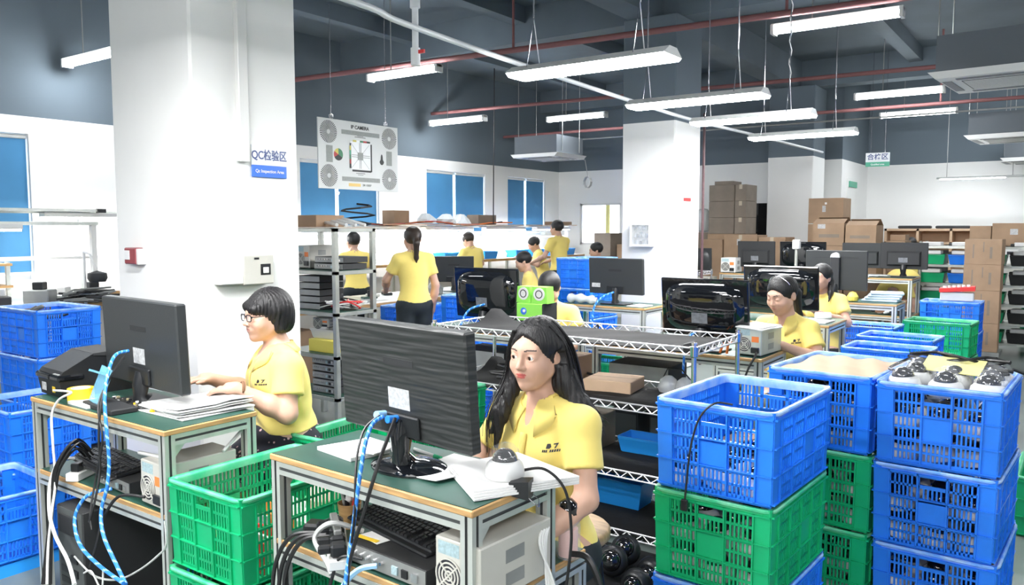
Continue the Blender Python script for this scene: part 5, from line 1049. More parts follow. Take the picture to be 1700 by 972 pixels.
# brown cartons on a trolley and the far racks
ty = thing('trolley', 'grey trolley under the brown carton stack', 'trolley', (-.98, 11.18, 0)); MB().box(-.22, .22, -.23, .23, .07, .119).obj('deck', 'grey_metal', ty)
for sx in (-1, 1):
    for sy in (-1, 1): MB().cyl((sx*.17-.012, sy*.18, .036), (sx*.17+.012, sy*.18, .036), .036, 14).obj('wheel', 'black_plastic', ty, smooth=True)
for q, (z0, z1, w_) in enumerate(((.12, .46, 'lowest'), (.46, .85, 'second'), (.85, 1.16, 'third'), (1.16, 1.46, 'topmost'))): carton(-1.18+.006*q, -.79+.004*q, 10.98, 11.38, z0, z1, '%s brown carton of the tall stack behind the aisle crates' % w_, 'cardboard', R(2-q), 'brown carton stack on the trolley', tape=False, prints=((-.28, -.24, .25, .8, 'cardboard_grey'), (.0, .03, .5, .9, 'cardboard_grey'), (.18, .25, .25, .7, 'cardboard_grey')))
fr_ = thing('storage_rack', 'long far rack with trays of white devices at the right', 'rack', (-.4, 11.95, 0))
for x in (-1.35, 0.0, 1.35):
    for y in (-.25, .25): MB().cyl((x, y, 0), (x, y, 1.42), .018, 10).obj('post', 'steel', fr_, smooth=True)
for z in (1.36, 1.12, .88, .64, .40, .15):
    m = MB(); m.box(-1.36, 1.36, -.27, -.25, z-.03, z); m.box(-1.36, 1.36, .25, .27, z-.03, z); m.box(-1.36, 1.36, -.25, .25, z-.012, z-.004); m.obj('shelf', 'steel', fr_)
for i, z in enumerate((1.36, 1.12, .88, .64, .40, .15)):
    for q in range(6):
        x = -1.62+q*.34
        if i: bin_(x, 11.95, z, .30, .4, .13, 'tray on the long far rack, %s level from the top, place %s from the left' % (('first', 'second', 'third', 'fourth', 'fifth', 'last')[i], ('one', 'two', 'three', 'four', 'five', 'six')[q]), ['green_crate', 'blue_crate'][q % 2] if q < 3 else 'black_matte', group='trays on the far rack')
        t = thing('white_device', 'white device on the long far rack, %s level, place %s from the left' % (('top', 'second', 'third', 'fourth', 'fifth', 'lowest')[i], ('one', 'two', 'three', 'four', 'five', 'six')[q]), 'device', (x, 11.78, z+(.132 if i else .002)), R(random.uniform(-6, 6)), 'white devices on the far rack'); MB().bbox(-.11, .11, -.06, .1, 0, .05, .008).obj('housing', 'cam_white', t); MB().bbox(-.15, -.11, -.03, .05, 0, .035, .006).obj('bracket', 'black_plastic', t)
for q, (x0, x1, z1, lab) in enumerate(((-1.22, -.98, 1.62, 'leftmost brown carton on the far rack'), (-.97, -.5, 1.655, 'wide brown carton with a white label on the far rack'), (-.48, -.05, 1.76, 'tall brown carton on the far rack at the right edge'), (0, .5, 1.7, 'brown carton on the far rack beyond the right edge'))): carton(x0, x1, 11.95, 12.2, 1.362, z1, lab, 'cardboard', tape=False, prints=((-.08, .1, .5, .75, 'label'),) if q == 1 else ())
# cartons before the third column
for q, (x0, x1, y0, z0, z1, lab, mt_, pr_) in enumerate((
    (-3.28, -2.80, 12.0, 1.66, 2.02, 'top carton with white label left of the office box', 'cardboard', ((-.1, .0, .45, .7, 'label'), (-.03, .03, .75, .83, 'paper'))),
    (-3.28, -2.78, 12.0, 1.20, 1.65, 'large carton below the labelled one', 'cardboard', ()), (-3.28, -2.78, 12.0, .6, 1.19, 'carton in the lower part of the labelled pile', 'cardboard', ()), (-3.28, -2.78, 12.0, 0, .59, 'bottom carton of the labelled pile', 'cardboard', ()),
    (-3.02, -2.62, 11.3, 1.36, 1.66, 'half open carton with dark print, left of the pair', 'cardboard', ((-.3, .35, .35, .5, 'cardboard_grey'), (-.35, -.1, .75, .95, 'label'))), (-3.05, -2.62, 11.3, .95, 1.355, 'printed carton under the left half open one', 'cardboard', ((-.3, .35, .5, .62, 'cardboard_grey'), (-.35, -.1, .75, .9, 'label'))), (-3.05, -2.62, 11.3, 0, .94, 'tall carton at the foot of the left printed pile', 'cardboard', ()),
    (-2.60, -2.22, 11.3, 1.36, 1.63, 'half open carton with dark print, right of the pair', 'cardboard', ((-.35, .3, .35, .5, 'cardboard_grey'),)), (-2.60, -2.2, 11.3, .95, 1.355, 'carton under the right half open one', 'cardboard', ()), (-2.60, -2.2, 11.3, 0, .94, 'tall carton at the foot of the right printed pile', 'cardboard', ()),
    (-2.18, -1.95, 11.8, 1.0, 1.42, 'small carton at the right end of the printed row', 'cardboard', ()), (-2.18, -1.95, 11.8, 0, .995, 'carton below the small one at the end of the printed row', 'cardboard', ()))):
    carton(x0, x1, y0, y0+.45, z0, z1, lab, mt_, 0, 'cartons before the third column', open_=('half open' in lab and 'under' not in lab), tape=False, prints=pr_)
tag(MB().box(-2.16, -1.97, 11.9, 12.2, 1.425, 1.5).obj('carton_flap', 'cardboard'), 'folded carton flap on the small carton', 'cardboard')
# grey carton tower beside the second column
for q in range(3):
    for k, (x0, x1) in enumerate(((-4.97, -4.55), (-4.54, -4.36))):
        carton(x0, x1, 12.45, 12.95, 1.50+q*.26, 1.757+q*.26, '%s grey carton of the tower, %s column' % (('bottom', 'middle', 'top')[q], ('left', 'right')[k]), 'cardboard_grey', 0, 'grey carton tower', tape=(k == 1))
tag(MB().box(-4.9, -4.6, 12.5, 12.9, 2.281, 2.34).obj('folded_cardboard', 'cardboard_grey'), 'folded lid on top of the grey carton tower', 'cardboard')
for q in range(3): carton(-4.98, -4.34, 12.44, 12.96, q*.5, q*.5+.497, '%s big carton under the grey carton tower' % ('lowest', 'second', 'third')[q], 'cardboard', 0, 'cartons under the grey tower', tape=False)
carton(-4.72, -4.37, 11.5, 11.9, 0, 1.42, 'tall carton left of the wide cartons behind the far monitors', 'cardboard', tape=False); carton(-4.35, -3.85, 11.5, 11.95, 0, 1.49, 'wide carton behind the far monitors', 'cardboard', prints=((-.1, .0, .9, .96, 'label'),)); carton(-3.83, -3.45, 11.5, 11.95, 0, 1.46, 'second wide carton behind the far monitors', 'cardboard')
carton(-5.3, -5.0, 12.6, 12.95, 0, 1.52, 'carton under the plastic bag beside the second column', 'cardboard_grey', tape=False)
m = MB().lathe([(0, 0), (.13, .02), (.17, .15), (.13, .3), (.05, .38), (0, .39)], 14, (-5.18, 12.75, 1.525))
for i, v in enumerate(m.v): m.v[i] = (v[0]+random.uniform(-.02, .02), v[1]+random.uniform(-.02, .02), v[2])
tag(m.obj('plastic_bag', 'film_opaque', smooth=True), 'white plastic bag beside the grey carton tower', 'bag')
tag(MB().box(-4.9, -4.36, 13.9, 13.95, 0, 2.02).obj('glossy_board', 'gloss_black'), 'dark glossy board leaning behind the grey carton tower', 'board')
carton(-7.3, -6.85, 12.8, 13.1, 1.0, 1.50, 'grey brown carton beyond the standing man, angled', 'cardboard_grey', R(-20), tape=False); carton(-6.82, -6.5, 12.8, 13.1, .9, 1.3, 'small brown carton beyond the seated man', 'cardboard', tape=False)
tag(MB().box(-7.4, -6.4, 12.7, 13.2, 0, .898).obj('far_table', 'cream_metal'), 'plain far table below the angled carton', 'table')
# wooden shelf at the far wall
wsd = thing('wooden_shelf', 'open wooden shelf at the far wall behind the seated man', 'shelf', (-2.2, 15.85, 0))
m = MB()
for x in (-.72, -.2, .32, .75): m.box(x-.02, x+.02, -.2, .2, .7, 1.58)
for z in (.7, 1.33, 1.56): m.box(-.74, .77, -.2, .2, z-.02, z+.02)
m.obj('frame', 'cardboard_pale', wsd); MB().box(-.74, .77, .18, .2, .7, 1.58).obj('back_board', 'cardboard_pale', wsd); MB().box(-.74, .77, -.2, .2, 0, .68).obj('base_cabinet', 'cream_metal', wsd)
for x0, x1 in ((-.69, -.23), (-.17, .29)): MB().box(x0, x1, -.1, .1, .73, 1.2).obj('dark_case', 'black_matte', wsd)
for q, x in enumerate((-2.6, -2.35, -2.0, -1.75)): tag(MB().bbox(-.14, .14, -.08, .08, 0, .05, .015).obj('dark_bundle', 'black_matte', loc=(x, 15.85, 1.582)), ['dark bundle on the wooden shelf, leftmost', 'dark bundle on the wooden shelf, second', 'dark bundle on the wooden shelf, third', 'dark bundle on the wooden shelf, rightmost'][q], 'bundle')
for q, x in enumerate((-1.25, -1.0)): carton(x-.12, x+.12, 15.7, 16.0, 1.0, 1.5, ['white carton at the far wall, left', 'white carton at the far wall, right'][q], 'white_plastic', tape=False, prints=((-.2, .2, .3, .4, 'ink'),))
tag(MB().box(-1.42, -.8, 15.6, 16.1, 0, .998).obj('far_table', 'cream_metal'), 'cream table under the white cartons at the far wall', 'table')
# ---------------------------------------------------------------- assembly benches by the windows
def bench(x0, x1, y0, y1, z, label, rail_z=None, lamps=True, top='wood_edge'):
    t = thing('assembly_bench', label, 'bench', ((x0+x1)/2, y0, 0)); W = (x1-x0)/2; L = y1-y0
    MB().bbox(-W, W, 0, L, z-.04, z, .004).obj('bench_top', top, t); MB().box(-W+.01, W-.01, .01, L-.01, z, z+.003).obj('bench_sheet', 'white_plastic', t)
    n = max(2, int(L/1.5)+1)
    for i in range(n):
        y = .04+(L-.08)*i/(n-1)
        for s in (-1, 1): MB().box(s*(W-.03)-.02, s*(W-.03)+.02, y-.02, y+.02, 0, z-.04).obj('leg', 'alu', t)
        if rail_z:
            MB().box(-.022, .022, y-.022, y+.022, z+.003, rail_z).obj('upright', 'white_plastic', t)
    if rail_z:
        MB().box(-.03, .03, 0, L, rail_z, rail_z+.03).obj('top_rail', 'alu', t); MB().box(-W*.6, W*.6, 0, .03, rail_z+.03, rail_z+.05).obj('cross_bar', 'alu', t); MB().box(-.02, .02, 0, L, z+.34, z+.365).obj('mid_rail', 'white_plastic', t)
        k = max(1, int(L/1.3))
        for i in range(k):
            y = L*(i+.5)/k; lm = MB().bbox(.05, .17, y-.58, y+.58, rail_z-.035, rail_z+.01, .004).obj('lamp_housing', 'white_plastic', t); MB().box(.06, .16, y-.57, y+.57, rail_z-.05, rail_z-.036).obj('lamp_tube', 'bench_glass', lm)
    return t
bench(-8.75, -7.95, 6.0, 13.6, 1.08, 'long window bench with strip lights behind the standing man', 1.60)
bench(-6.95, -6.05, 4.75, 8.7, .80, 'lower bench before the standing woman', None)
bench(-7.9, -6.7, 1.2, 3.75, .98, 'left bench with strip lights behind the near column', 1.62)
bench(-8.9, -8.1, 3.2, 5.5, .95, 'bench with shelves below the left window', 1.74)
random.seed(8)
bl_ = ['first', 'second', 'third', 'fourth', 'fifth', 'sixth', 'seventh', 'eighth']
for q, (x, y) in enumerate(((-8.1, 7.2), (-8.1, 9.6), (-8.1, 10.1), (-8.1, 10.6), (-8.1, 11.5), (-8.1, 12.0), (-8.1, 12.6), (-8.1, 13.1))): bin_(x, y, 1.085, .24, .36, .12, '%s light blue bin along the window bench, counted from the left' % bl_[q], 'blue_bin', group='light blue bins on the window bench')
for q in range(9):
    m = MB().lathe([(0, 0), (.09, .01), (.11, .06), (.07, .13), (0, .15)], 10)
    for i, v in enumerate(m.v): m.v[i] = (v[0]*random.uniform(.8, 1.2), v[1]*random.uniform(.8, 1.2), v[2])
    tag(m.obj('white_bag', 'paper', loc=(-8.3, 7.6+q*.62, 1.085)), 'crumpled white bag among the parts on the window bench', 'bag', 'white bags on the window bench')
for q, (y, w_, h_, lab, mt_) in enumerate(((8.6, .32, .2, 'small brown carton on the bench rail below the windows', 'cardboard'), (10.6, .5, .16, 'dark low carton on the bench rail', 'cardboard_grey'), (13.0, .6, .06, 'flat orange cardboard on the bench rail', 'cardboard'))): carton(-8.5, -8.25, y, y+w_, 1.652, 1.652+h_, lab, mt_, tape=False)
for q, y in enumerate((9.4, 9.9, 10.25)):
    m = MB().lathe([(0, 0), (.16, .01), (.14, .08), (.06, .16), (0, .17)], 10)
    for i, v in enumerate(m.v): m.v[i] = (v[0]*random.uniform(.7, 1.2), v[1]*random.uniform(.8, 1.5), v[2])
    tag(m.obj('film_heap', 'film_opaque', loc=(-8.35, y, 1.652)), ['heap of clear film on the bench rail, left', 'heap of clear film on the bench rail, middle', 'heap of clear film on the bench rail, right'][q], 'film')
tag(MB().box(-8.55, -8.1, 8.3, 13.55, 1.636, 1.65).obj('rail_shelf', 'cardboard_pale'), 'pale shelf board lying on the bench rail', 'board')
for q in range(4): P = [(-8.2, 7.0+i*.6+q*.3, 1.665+.03*math.sin(i*2+q)) for i in range(7)]; cable(P, .012, ['red', 'cable_black', 'cable_black', 'orange'][q], ['red lead on the bench rail', 'black lead on the bench rail, left', 'black lead on the bench rail, right', 'orange lead on the bench rail'][q])
monitor((-6.4, 7.72, .803), R(39), 'plain dark monitor on the bench behind the standing woman', w=.50, h=.32, style='flat', mt='monitor_grey', lift=.12, tilt=-3, base='flat', lab=False)
tag(MB().box(-6.9, -6.1, 7.3, 8.6, .804, .808).obj('green_mat', 'green_top'), 'green mat under the plain dark monitor', 'mat')
tag(MB().lathe([(0, 0), (.09, .01), (.1, .07), (.05, .14), (0, .15)], 12, (-6.3, 7.25, .808)).obj('grey_bag', 'grey_metal', smooth=True), 'grey bag beside the plain dark monitor', 'bag')
for q in range(8):
    y = 4.95+q*.27; x = -6.5+random.uniform(-.25, .25); t = thing('bench_fixture', 'small test fixture on the lower bench, number %s from the left' % bl_[q], 'fixture', (x, y, .805), random.uniform(0, 3), 'test fixtures on the lower bench'); MB().bbox(-.08, .08, -.05, .05, 0, .03, .005).obj('base', ['cream_metal', 'black_plastic', 'green_top'][q % 3], t); MB().cyl((0, 0, .03), (0, 0, .1), .02, 10).obj('post', 'black_plastic', t)
sheet([(-6.9, 5.2, .812), (-6.2, 5.2, .812), (-6.2, 6.4, .812), (-6.9, 6.4, .812)], 'pale film spread over the lower bench', 'film_opaque', .002, 'film_sheet', 'film')
carton(-6.85, -6.4, 4.9, 5.5, 0.0, .55, 'brown carton under the lower bench', 'cardboard'); carton(-6.6, -6.2, 7.6, 8.4, 0.0, .5, 'pale carton under the green mat bench', 'cardboard_pale')
# left bench clutter
for q in range(10):
    y = 1.5+q*.21; x = -6.85+random.uniform(-.15, .2); h_ = random.uniform(.05, .13); t = thing('bench_fixture', 'grey fixture in the clutter on the left bench, place %s' % (bl_+['ninth', 'tenth'])[q], 'fixture', (x, y, .985), random.uniform(0, 3), 'clutter on the left bench'); MB().bbox(-.1, .1, -.07, .07, 0, h_, .008).obj('body', ['alu', 'cream_metal', 'black_matte', 'grey_metal'][q % 4], t); MB().bbox(-.04, .04, -.04, .04, h_, h_+.06, .006).obj('head', ['white_plastic', 'black_plastic'][q % 2], t)
lf = thing('parts_shelf', 'aluminium parts shelf standing on the left bench', 'shelf', (-7.35, 2.4, .985))
for y in (-.55, .55):
    for x in (-.15, .15): MB().box(x-.015, x+.015, y-.015, y+.015, 0, .33).obj('post', 'alu', lf)
for z in (.14, .32): MB().box(-.17, .17, -.58, .58, z-.02, z).obj('board', 'wood_edge', lf)
for q in range(4): tag(MB().bbox(-.09, .09, -.06, .06, 0, .06+.03*(q % 2), .01).obj('dark_unit', 'black_matte', loc=(-7.33, 2.0+q*.24, 1.307)), ['dark unit on the parts shelf, leftmost', 'dark unit on the parts shelf, second', 'dark unit on the parts shelf, third', 'dark unit on the parts shelf, rightmost'][q], 'unit')
hl = thing('hanging_shelf', 'white upper shelf below the left window', 'shelf', (-8.45, 3.55, 0)); MB().box(-.2, .2, -.3, .75, 1.76, 1.785).obj('board', 'alu', hl)
for y in (-.25, .7): MB().box(-.19, -.16, y-.015, y+.015, .955, 1.76).obj('post', 'alu', hl)
for y in (-.3, .72): MB().box(.17, .22, y-.02, y+.06, 1.75, 1.79).obj('corner_block', 'black_matte', hl)
rl = thing('magnifier_lamp', 'round dark magnifier lamp above the left bench', 'lamp', (-6.55, 3.25, .985)); MB().cyl((0, 0, 0), (0, 0, .42), .012, 8).obj('pole', 'white_plastic', rl); MB().lathe([(0, .30), (.06, .30), (.075, .33), (.07, .37), (.0, .39)], 18, (.1, .05, -.12)).obj('head', 'black_matte', rl, smooth=True); MB().tube([(0, 0, .42), (.05, .02, .40), (.1, .05, .27)], .01, 6).obj('arm', 'white_plastic', rl)
for q in range(6): m = MB().tube([(-6.5+random.uniform(-.12, .12), 3.1+.5*random.random()-.1, 1.0+.015*q+random.uniform(0, .04)) for i in range(9)], .009, 5); tag(m.obj('cable_heap_strand', ['cable_black', 'grey_metal'][q % 2]), 'strand of the dark cable heap at the right end of the left bench', 'cable', 'dark cable heap on the left bench')
# ---------------------------------------------------------------- people: smooth implicit bodies turned into meshes
def nrm(v): v = np.asarray(v, float); return v/np.linalg.norm(v)
def rc(P, a, b, ra, rb):
    a, b = np.asarray(a, np.float32), np.asarray(b, np.float32); d = b-a; L = max(float(d @ d), 1e-9)
    t = np.clip(((P-a) @ d)/L, 0, 1); return np.linalg.norm(P-a-t[:, None]*d, axis=1)-(ra+t*(rb-ra))
def el(P, c, r, Rm=None):
    q = P-np.asarray(c, np.float32)
    if Rm is not None: q = q @ Rm
    r = np.asarray(r, np.float32); k0 = np.linalg.norm(q/r, axis=1); k1 = np.linalg.norm(q/(r*r), axis=1); return k0*(k0-1)/np.maximum(k1, 1e-9)
def smin(a, b, k): h = np.maximum(k-np.abs(a-b), 0)/k; return np.minimum(a, b)-h*h*k*.25
def smax(a, b, k): return -smin(-a, -b, k)
def axis(lo, hi, h, flo=None, fhi=None, hf=None):
    if flo is None: return np.arange(lo, hi+h, h, dtype=np.float32)
    out = [np.arange(lo, flo, h)] if flo > lo else []
    out.append(np.arange(max(flo, lo), min(fhi, hi), hf)); s = out[-1][-1]+hf
    if s < hi: out.append(np.arange(s, hi+h, h))
    return np.concatenate(out).astype(np.float32)
def surface(f, xs, ys, zs):
    """surface nets on a rectilinear grid; returns verts, quads"""
    n = (len(xs), len(ys), len(zs)); B = 8; D = np.empty(n, np.float32)
    ib = [np.arange(0, k, B) for k in n]
    cen = [np.array([(a[i]+a[min(i+B, len(a)-1)])/2 for i in ix], np.float32) for a, ix in zip((xs, ys, zs), ib)]
    hlf = [np.array([(a[min(i+B, len(a)-1)]-a[i])/2 for i in ix], np.float32) for a, ix in zip((xs, ys, zs), ib)]
    G = np.stack(np.meshgrid(*cen, indexing='ij'), -1).reshape(-1, 3); Hh = np.stack(np.meshgrid(*hlf, indexing='ij'), -1).reshape(-1, 3)
    dv = f(G); act = np.abs(dv) < np.linalg.norm(Hh, axis=1)*1.7+.012
    I = np.stack(np.meshgrid(*ib, indexing='ij'), -1).reshape(-1, 3)
    pts, idx = [], []
    for (i, j, k), a, d in zip(I, act, dv):
        sl = (slice(i, min(i+B, n[0])), slice(j, min(j+B, n[1])), slice(k, min(k+B, n[2])))
        if not a: D[sl] = 1. if d > 0 else -1.
        else: idx.append(sl); pts.append(np.stack(np.meshgrid(xs[sl[0]], ys[sl[1]], zs[sl[2]], indexing='ij'), -1).reshape(-1, 3))
    V = f(np.concatenate(pts)); o = 0
    for sl, p in zip(idx, pts): D[sl] = V[o:o+len(p)].reshape([s.stop-s.start for s in sl]); o += len(p)
    S = D < 0
    c = sum(S[a:n[0]-1+a, b:n[1]-1+b, e:n[2]-1+e].astype(np.int8) for a in (0, 1) for b in (0, 1) for e in (0, 1))
    cell = np.argwhere((c > 0) & (c < 8)); num = -np.ones(c.shape, np.int32); num[tuple(cell.T)] = np.arange(len(cell))
    acc = np.zeros((len(cell), 3), np.float32); cnt = np.zeros(len(cell), np.float32); ax = (xs, ys, zs)
    for d in range(3):
        o1, o2 = [q for q in range(3) if q != d]
        for a in (0, 1):
            for b in (0, 1):
                p = cell.copy(); p[:, o1] += a; p[:, o2] += b; q = p.copy(); q[:, d] += 1
                v0, v1 = D[tuple(p.T)], D[tuple(q.T)]; m = (v0 < 0) != (v1 < 0); t = np.where(m, v0/np.where(m, v0-v1, 1), 0)
                for e in range(3):
                    c0 = ax[e][p[:, e]]; c1 = ax[e][q[:, e]]; acc[:, e] += np.where(m, c0+t*(c1-c0), 0)
                cnt += m
    verts = acc/np.maximum(cnt, 1)[:, None]; quads = []
    for d in range(3):
        o1, o2 = (d+1) % 3, (d+2) % 3
        s0 = [slice(None)]*3; s1 = [slice(None)]*3; s0[d] = slice(0, -1); s1[d] = slice(1, None)
        ed = np.argwhere(S[tuple(s0)] != S[tuple(s1)])
        ed = ed[(ed[:, o1] > 0) & (ed[:, o2] > 0) & (ed[:, o1] < n[o1]-1) & (ed[:, o2] < n[o2]-1)]
        if not len(ed): continue
        def cid(a, b): q = ed.copy(); q[:, o1] -= a; q[:, o2] -= b; return num[tuple(q.T)]
        Q = np.stack([cid(1, 1), cid(0, 1), cid(0, 0), cid(1, 0)], 1); fl = ~S[tuple(ed.T)]; Q[fl] = Q[fl][:, ::-1]; quads.append(Q)
    Q = np.concatenate(quads); Q = Q[(Q >= 0).all(1)]
    return verts, Q
def net_obj(name, f, box, h, mats, parent, fine=None, mfun=None):
    (x0, x1), (y0, y1), (z0, z1) = box
    if fine: (a, b), (c, d), (e, g), hf = fine; A = (axis(x0, x1, h, a, b, hf), axis(y0, y1, h, c, d, hf), axis(z0, z1, h, e, g, hf))
    else: A = (axis(x0, x1, h), axis(y0, y1, h), axis(z0, z1, h))
    v, q = surface(f, *A); me = bpy.data.meshes.new(name); me.vertices.add(len(v)); me.vertices.foreach_set('co', v.ravel())
    me.loops.add(len(q)*4); me.loops.foreach_set('vertex_index', q.ravel().astype(np.int32)); me.polygons.add(len(q)); me.polygons.foreach_set('loop_start', np.arange(0, len(q)*4, 4, dtype=np.int32)); me.polygons.foreach_set('loop_total', np.full(len(q), 4, np.int32))
    for m_ in (mats if isinstance(mats, (list, tuple)) else [mats]): me.materials.append(M[m_])
    me.polygons.foreach_set('use_smooth', np.ones(len(q), bool))
    if mfun is not None: me.polygons.foreach_set('material_index', mfun(v[q].mean(1)).astype(np.int32))
    me.update(calc_edges=True); me.validate()
    o = bpy.data.objects.new(name, me); COL.objects.link(o); o.parent = parent; return o
def face_sdf(Q, p):
    """head in its own frame: looks along -Y, z up, origin at the middle of the head; p holds face options"""
    w = p.get('wide', 1.0); X = np.abs(Q[:, 0]); S = np.stack([X, Q[:, 1], Q[:, 2]], 1)
    d = el(Q, (0, .016, .034), (.072*w, .090, .080))
    d = smin(d, el(Q, (0, -.026, -.028), (.056*w, .062, .078)), .04)
    d = smin(d, rc(S, (.043*w, .0, -.048), (.0, -.068, -.089), .020, .0165), .035)          # jaw
    d = smin(d, el(S, (.036*w, -.056, -.026), (.027*w, .026, .026)), .03)                     # cheek
    d = smin(d, rc(S, (.0, -.078, .030), (.036, -.066, .026), .015, .013), .02)            # brow
    d = smin(d, rc(Q, (0, -.087, .010), (0, -.104, -.022), .0065, .0098), .014)            # nose
    d = smin(d, el(S, (.0115, -.093, -.026), (.0075, .009, .0065)), .006)
    d = smin(d, el(Q, (0, -.078, -.052), (.027, .014, .016)), .016)                        # muzzle
    d = smax(d, -el(S, (.030, -.094, .008), (.017, .014, .0105)), .012)                      # eye socket
    if p.get('eyes', True):
        lid = el(S, (.031, -.0735, .006), (.0170, .0150, .0130)); d = smin(d, lid, .006)
        op = p.get('open', 1.0)
        if op > .05: d = smax(d, -el(S, (.031, -.090, .0055), (.0148, .014, .0068*op)), .0014)
    d = smin(d, el(Q, (0, -.0885, -.0475), (.0190, .0058, .0040)), .004)                     # upper lip
    d = smin(d, el(Q, (0, -.0875, -.0550), (.0160, .0062, .0046)), .004)                     # lower lip
    d = smax(d, -el(Q, (0, -.097, -.0511), (.019, .008, .0009)), .002)
    if p.get('ears', True):
        e = el(S, (.073*w, .016, .000), (.010, .019, .031)); e = smax(e, -el(S, (.083*w, .012, .003), (.006, .011, .019)), .006); d = smin(d, e, .008)
    return d
def hair_noise(Q, amp, freq):
    a = np.arctan2(Q[:, 0], Q[:, 1]+.02); return amp*(np.sin(a*freq+3*np.sin(Q[:, 2]*14))+.6*np.sin(a*freq*2.3+Q[:, 2]*30+1))
def hair_sdf(Q, P, p):
    st = p['hair']; w = p.get('wide', 1.0); X = np.abs(Q[:, 0]); S = np.stack([X, Q[:, 1], Q[:, 2]], 1)
    d = el(Q, (0, .020, .038), (.084*w, .101, .091))
    if st == 'long':
        d = smax(d, -el(Q, (.0, -.108, -.018), (.071, .080, .098)), .018)                      # face opening
        d = smax(d, -(Q[:, 2]+.05), .03)
        R_ = rc(Q, (-.062, -.018, .03), (-.078, -.012, -.09), .020, .024); R_ = smin(R_, rc(Q, (-.078, -.012, -.09), (-.100, -.075, -.19), .025, .025), .03); R_ = smin(R_, rc(Q, (-.100, -.075, -.19), (-.098, -.108, -.29), .025, .010), .03); R_ = smin(R_, rc(Q, (-.085, -.03, -.12), (-.135, -.085, -.26), .018, .007), .02)
        L_ = rc(Q, (.066, .030, .03), (.080, .045, -.09), .026, .036); L_ = smin(L_, rc(Q, (.080, .045, -.09), (.135, .045, -.175), .040, .036), .03); L_ = smin(L_, rc(Q, (.135, .045, -.175), (.185, .06, -.235), .036, .016), .03)
        K = rc(Q, (0, .075, .03), (.02, .10, -.14), .05, .06); K = smin(K, rc(Q, (.02, .10, -.14), (.05, .10, -.24), .06, .03), .04)
        d = smin(d, smin(R_, smin(L_, K, .04), .03), .03)
        d = smax(d, -el(Q, (.098, .008, -.004), (.030, .020, .030)), .012)                    # the left ear shows
        part = np.abs(Q[:, 0]+.012+.1*(Q[:, 1]+.03)); d = d+.0045*np.exp(-(part/.006)**2)*(Q[:, 2] > .06)
        d = d+hair_noise(Q, .0012, 42)+.0016*np.sin(Q[:, 0]*330+Q[:, 2]*25+Q[:, 1]*120)*(Q[:, 2] < -.03)
    elif st == 'bob':
        d = smax(d, -el(Q, (0, -.118, -.050), (.060, .070, .078)), .015)
        side = rc(S, (.062, .018, .02), (.066, .024, -.052), .031, .026); d = smin(d, side, .03); d = smin(d, el(Q, (0, .062, -.020), (.076, .062, .078)), .03)
        d = smin(d, rc(Q, (-.045, -.070, .050), (.045, -.072, .040), .017, .020), .03)       # fringe
        d = smax(d, -el(Q, (.0, -.11, -.055), (.05, .06, .075)), .012)
        d = smax(d, -(Q[:, 2]+.085+.004*np.sin(np.arctan2(Q[:, 0], Q[:, 1])*19)), .012); d = d+hair_noise(Q, .0020, 34)
    else:
        d = smax(d, -el(Q, (0, -.112, -.022), (.070, .080, .094)), .02)
        if st == 'short': d = smax(d, -(Q[:, 2]-.02+.45*(Q[:, 1])+.0), .02) if False else smax(d, -(Q[:, 2]+.045), .02)
        else: d = smax(d, -(Q[:, 2]+.06), .02)
        if st in ('ponytail', 'tied'):
            t = rc(Q, (0, .105, .03), (0, .135, -.03), .026, .028); t = smin(t, rc(Q, (0, .135, -.03), (0, .125, -.17), .030, .022), .02); t = smin(t, rc(Q, (0, .125, -.17), (0, .12, -.23), .02, .006), .02)
            d = smin(d, t, .02)
        if st == 'tied': d = smax(d, -el(S, (.098, .010, -.004), (.030, .022, .032)), .012)
        if st == 'ponyside': t = rc(Q, (.05, .08, -.02), (.085, .02, -.12), .025, .022); t = smin(t, rc(Q, (.085, .02, -.12), (.10, -.03, -.20), .022, .006), .02); d = smin(d, t, .02)
        d = d+hair_noise(Q, .0010, 40)
    return d
def hand_prims(W, dr, nn, s=1.0, curl=.5, left=True):
    dr, nn = nrm(dr), nrm(nn); sd = np.cross(dr, nn)*(1 if left else -1); W = np.asarray(W, float); L = [(W, W+dr*.03*s, .026*s, .030*s)]
    for i, ln in enumerate((.9, 1.0, .95, .78)):
        b = W+dr*.078*s+sd*(1.5-i)*.0195*s; a = W+dr*.02*s+sd*(1.5-i)*.013*s; L.append((a, b, .016*s, .0115*s))
        m_ = b+(dr*(1-.25*curl)+nn*(-.55*curl))*.036*ln*s; t = m_+(dr*(1-.6*curl)+nn*(-.95*curl))*.030*ln*s; L += [(b, m_, .0098*s, .0090*s), (m_, t, .0090*s, .0075*s)]
    b = W+dr*.022*s+sd*.024*s; m_ = b+(dr*.6+sd*.75)*.038*s; t = m_+(dr*.95+sd*.2-nn*.2)*.03*s; L += [(b, m_, .0135*s, .0110*s), (m_, t, .0108*s, .0085*s)]
    return L
def rotm(yaw, pitch, roll=0):
    return np.array(Matrix.Rotation(yaw, 3, 'Z') @ Matrix.Rotation(pitch, 3, 'X') @ Matrix.Rotation(roll, 3, 'Y'), np.float32)
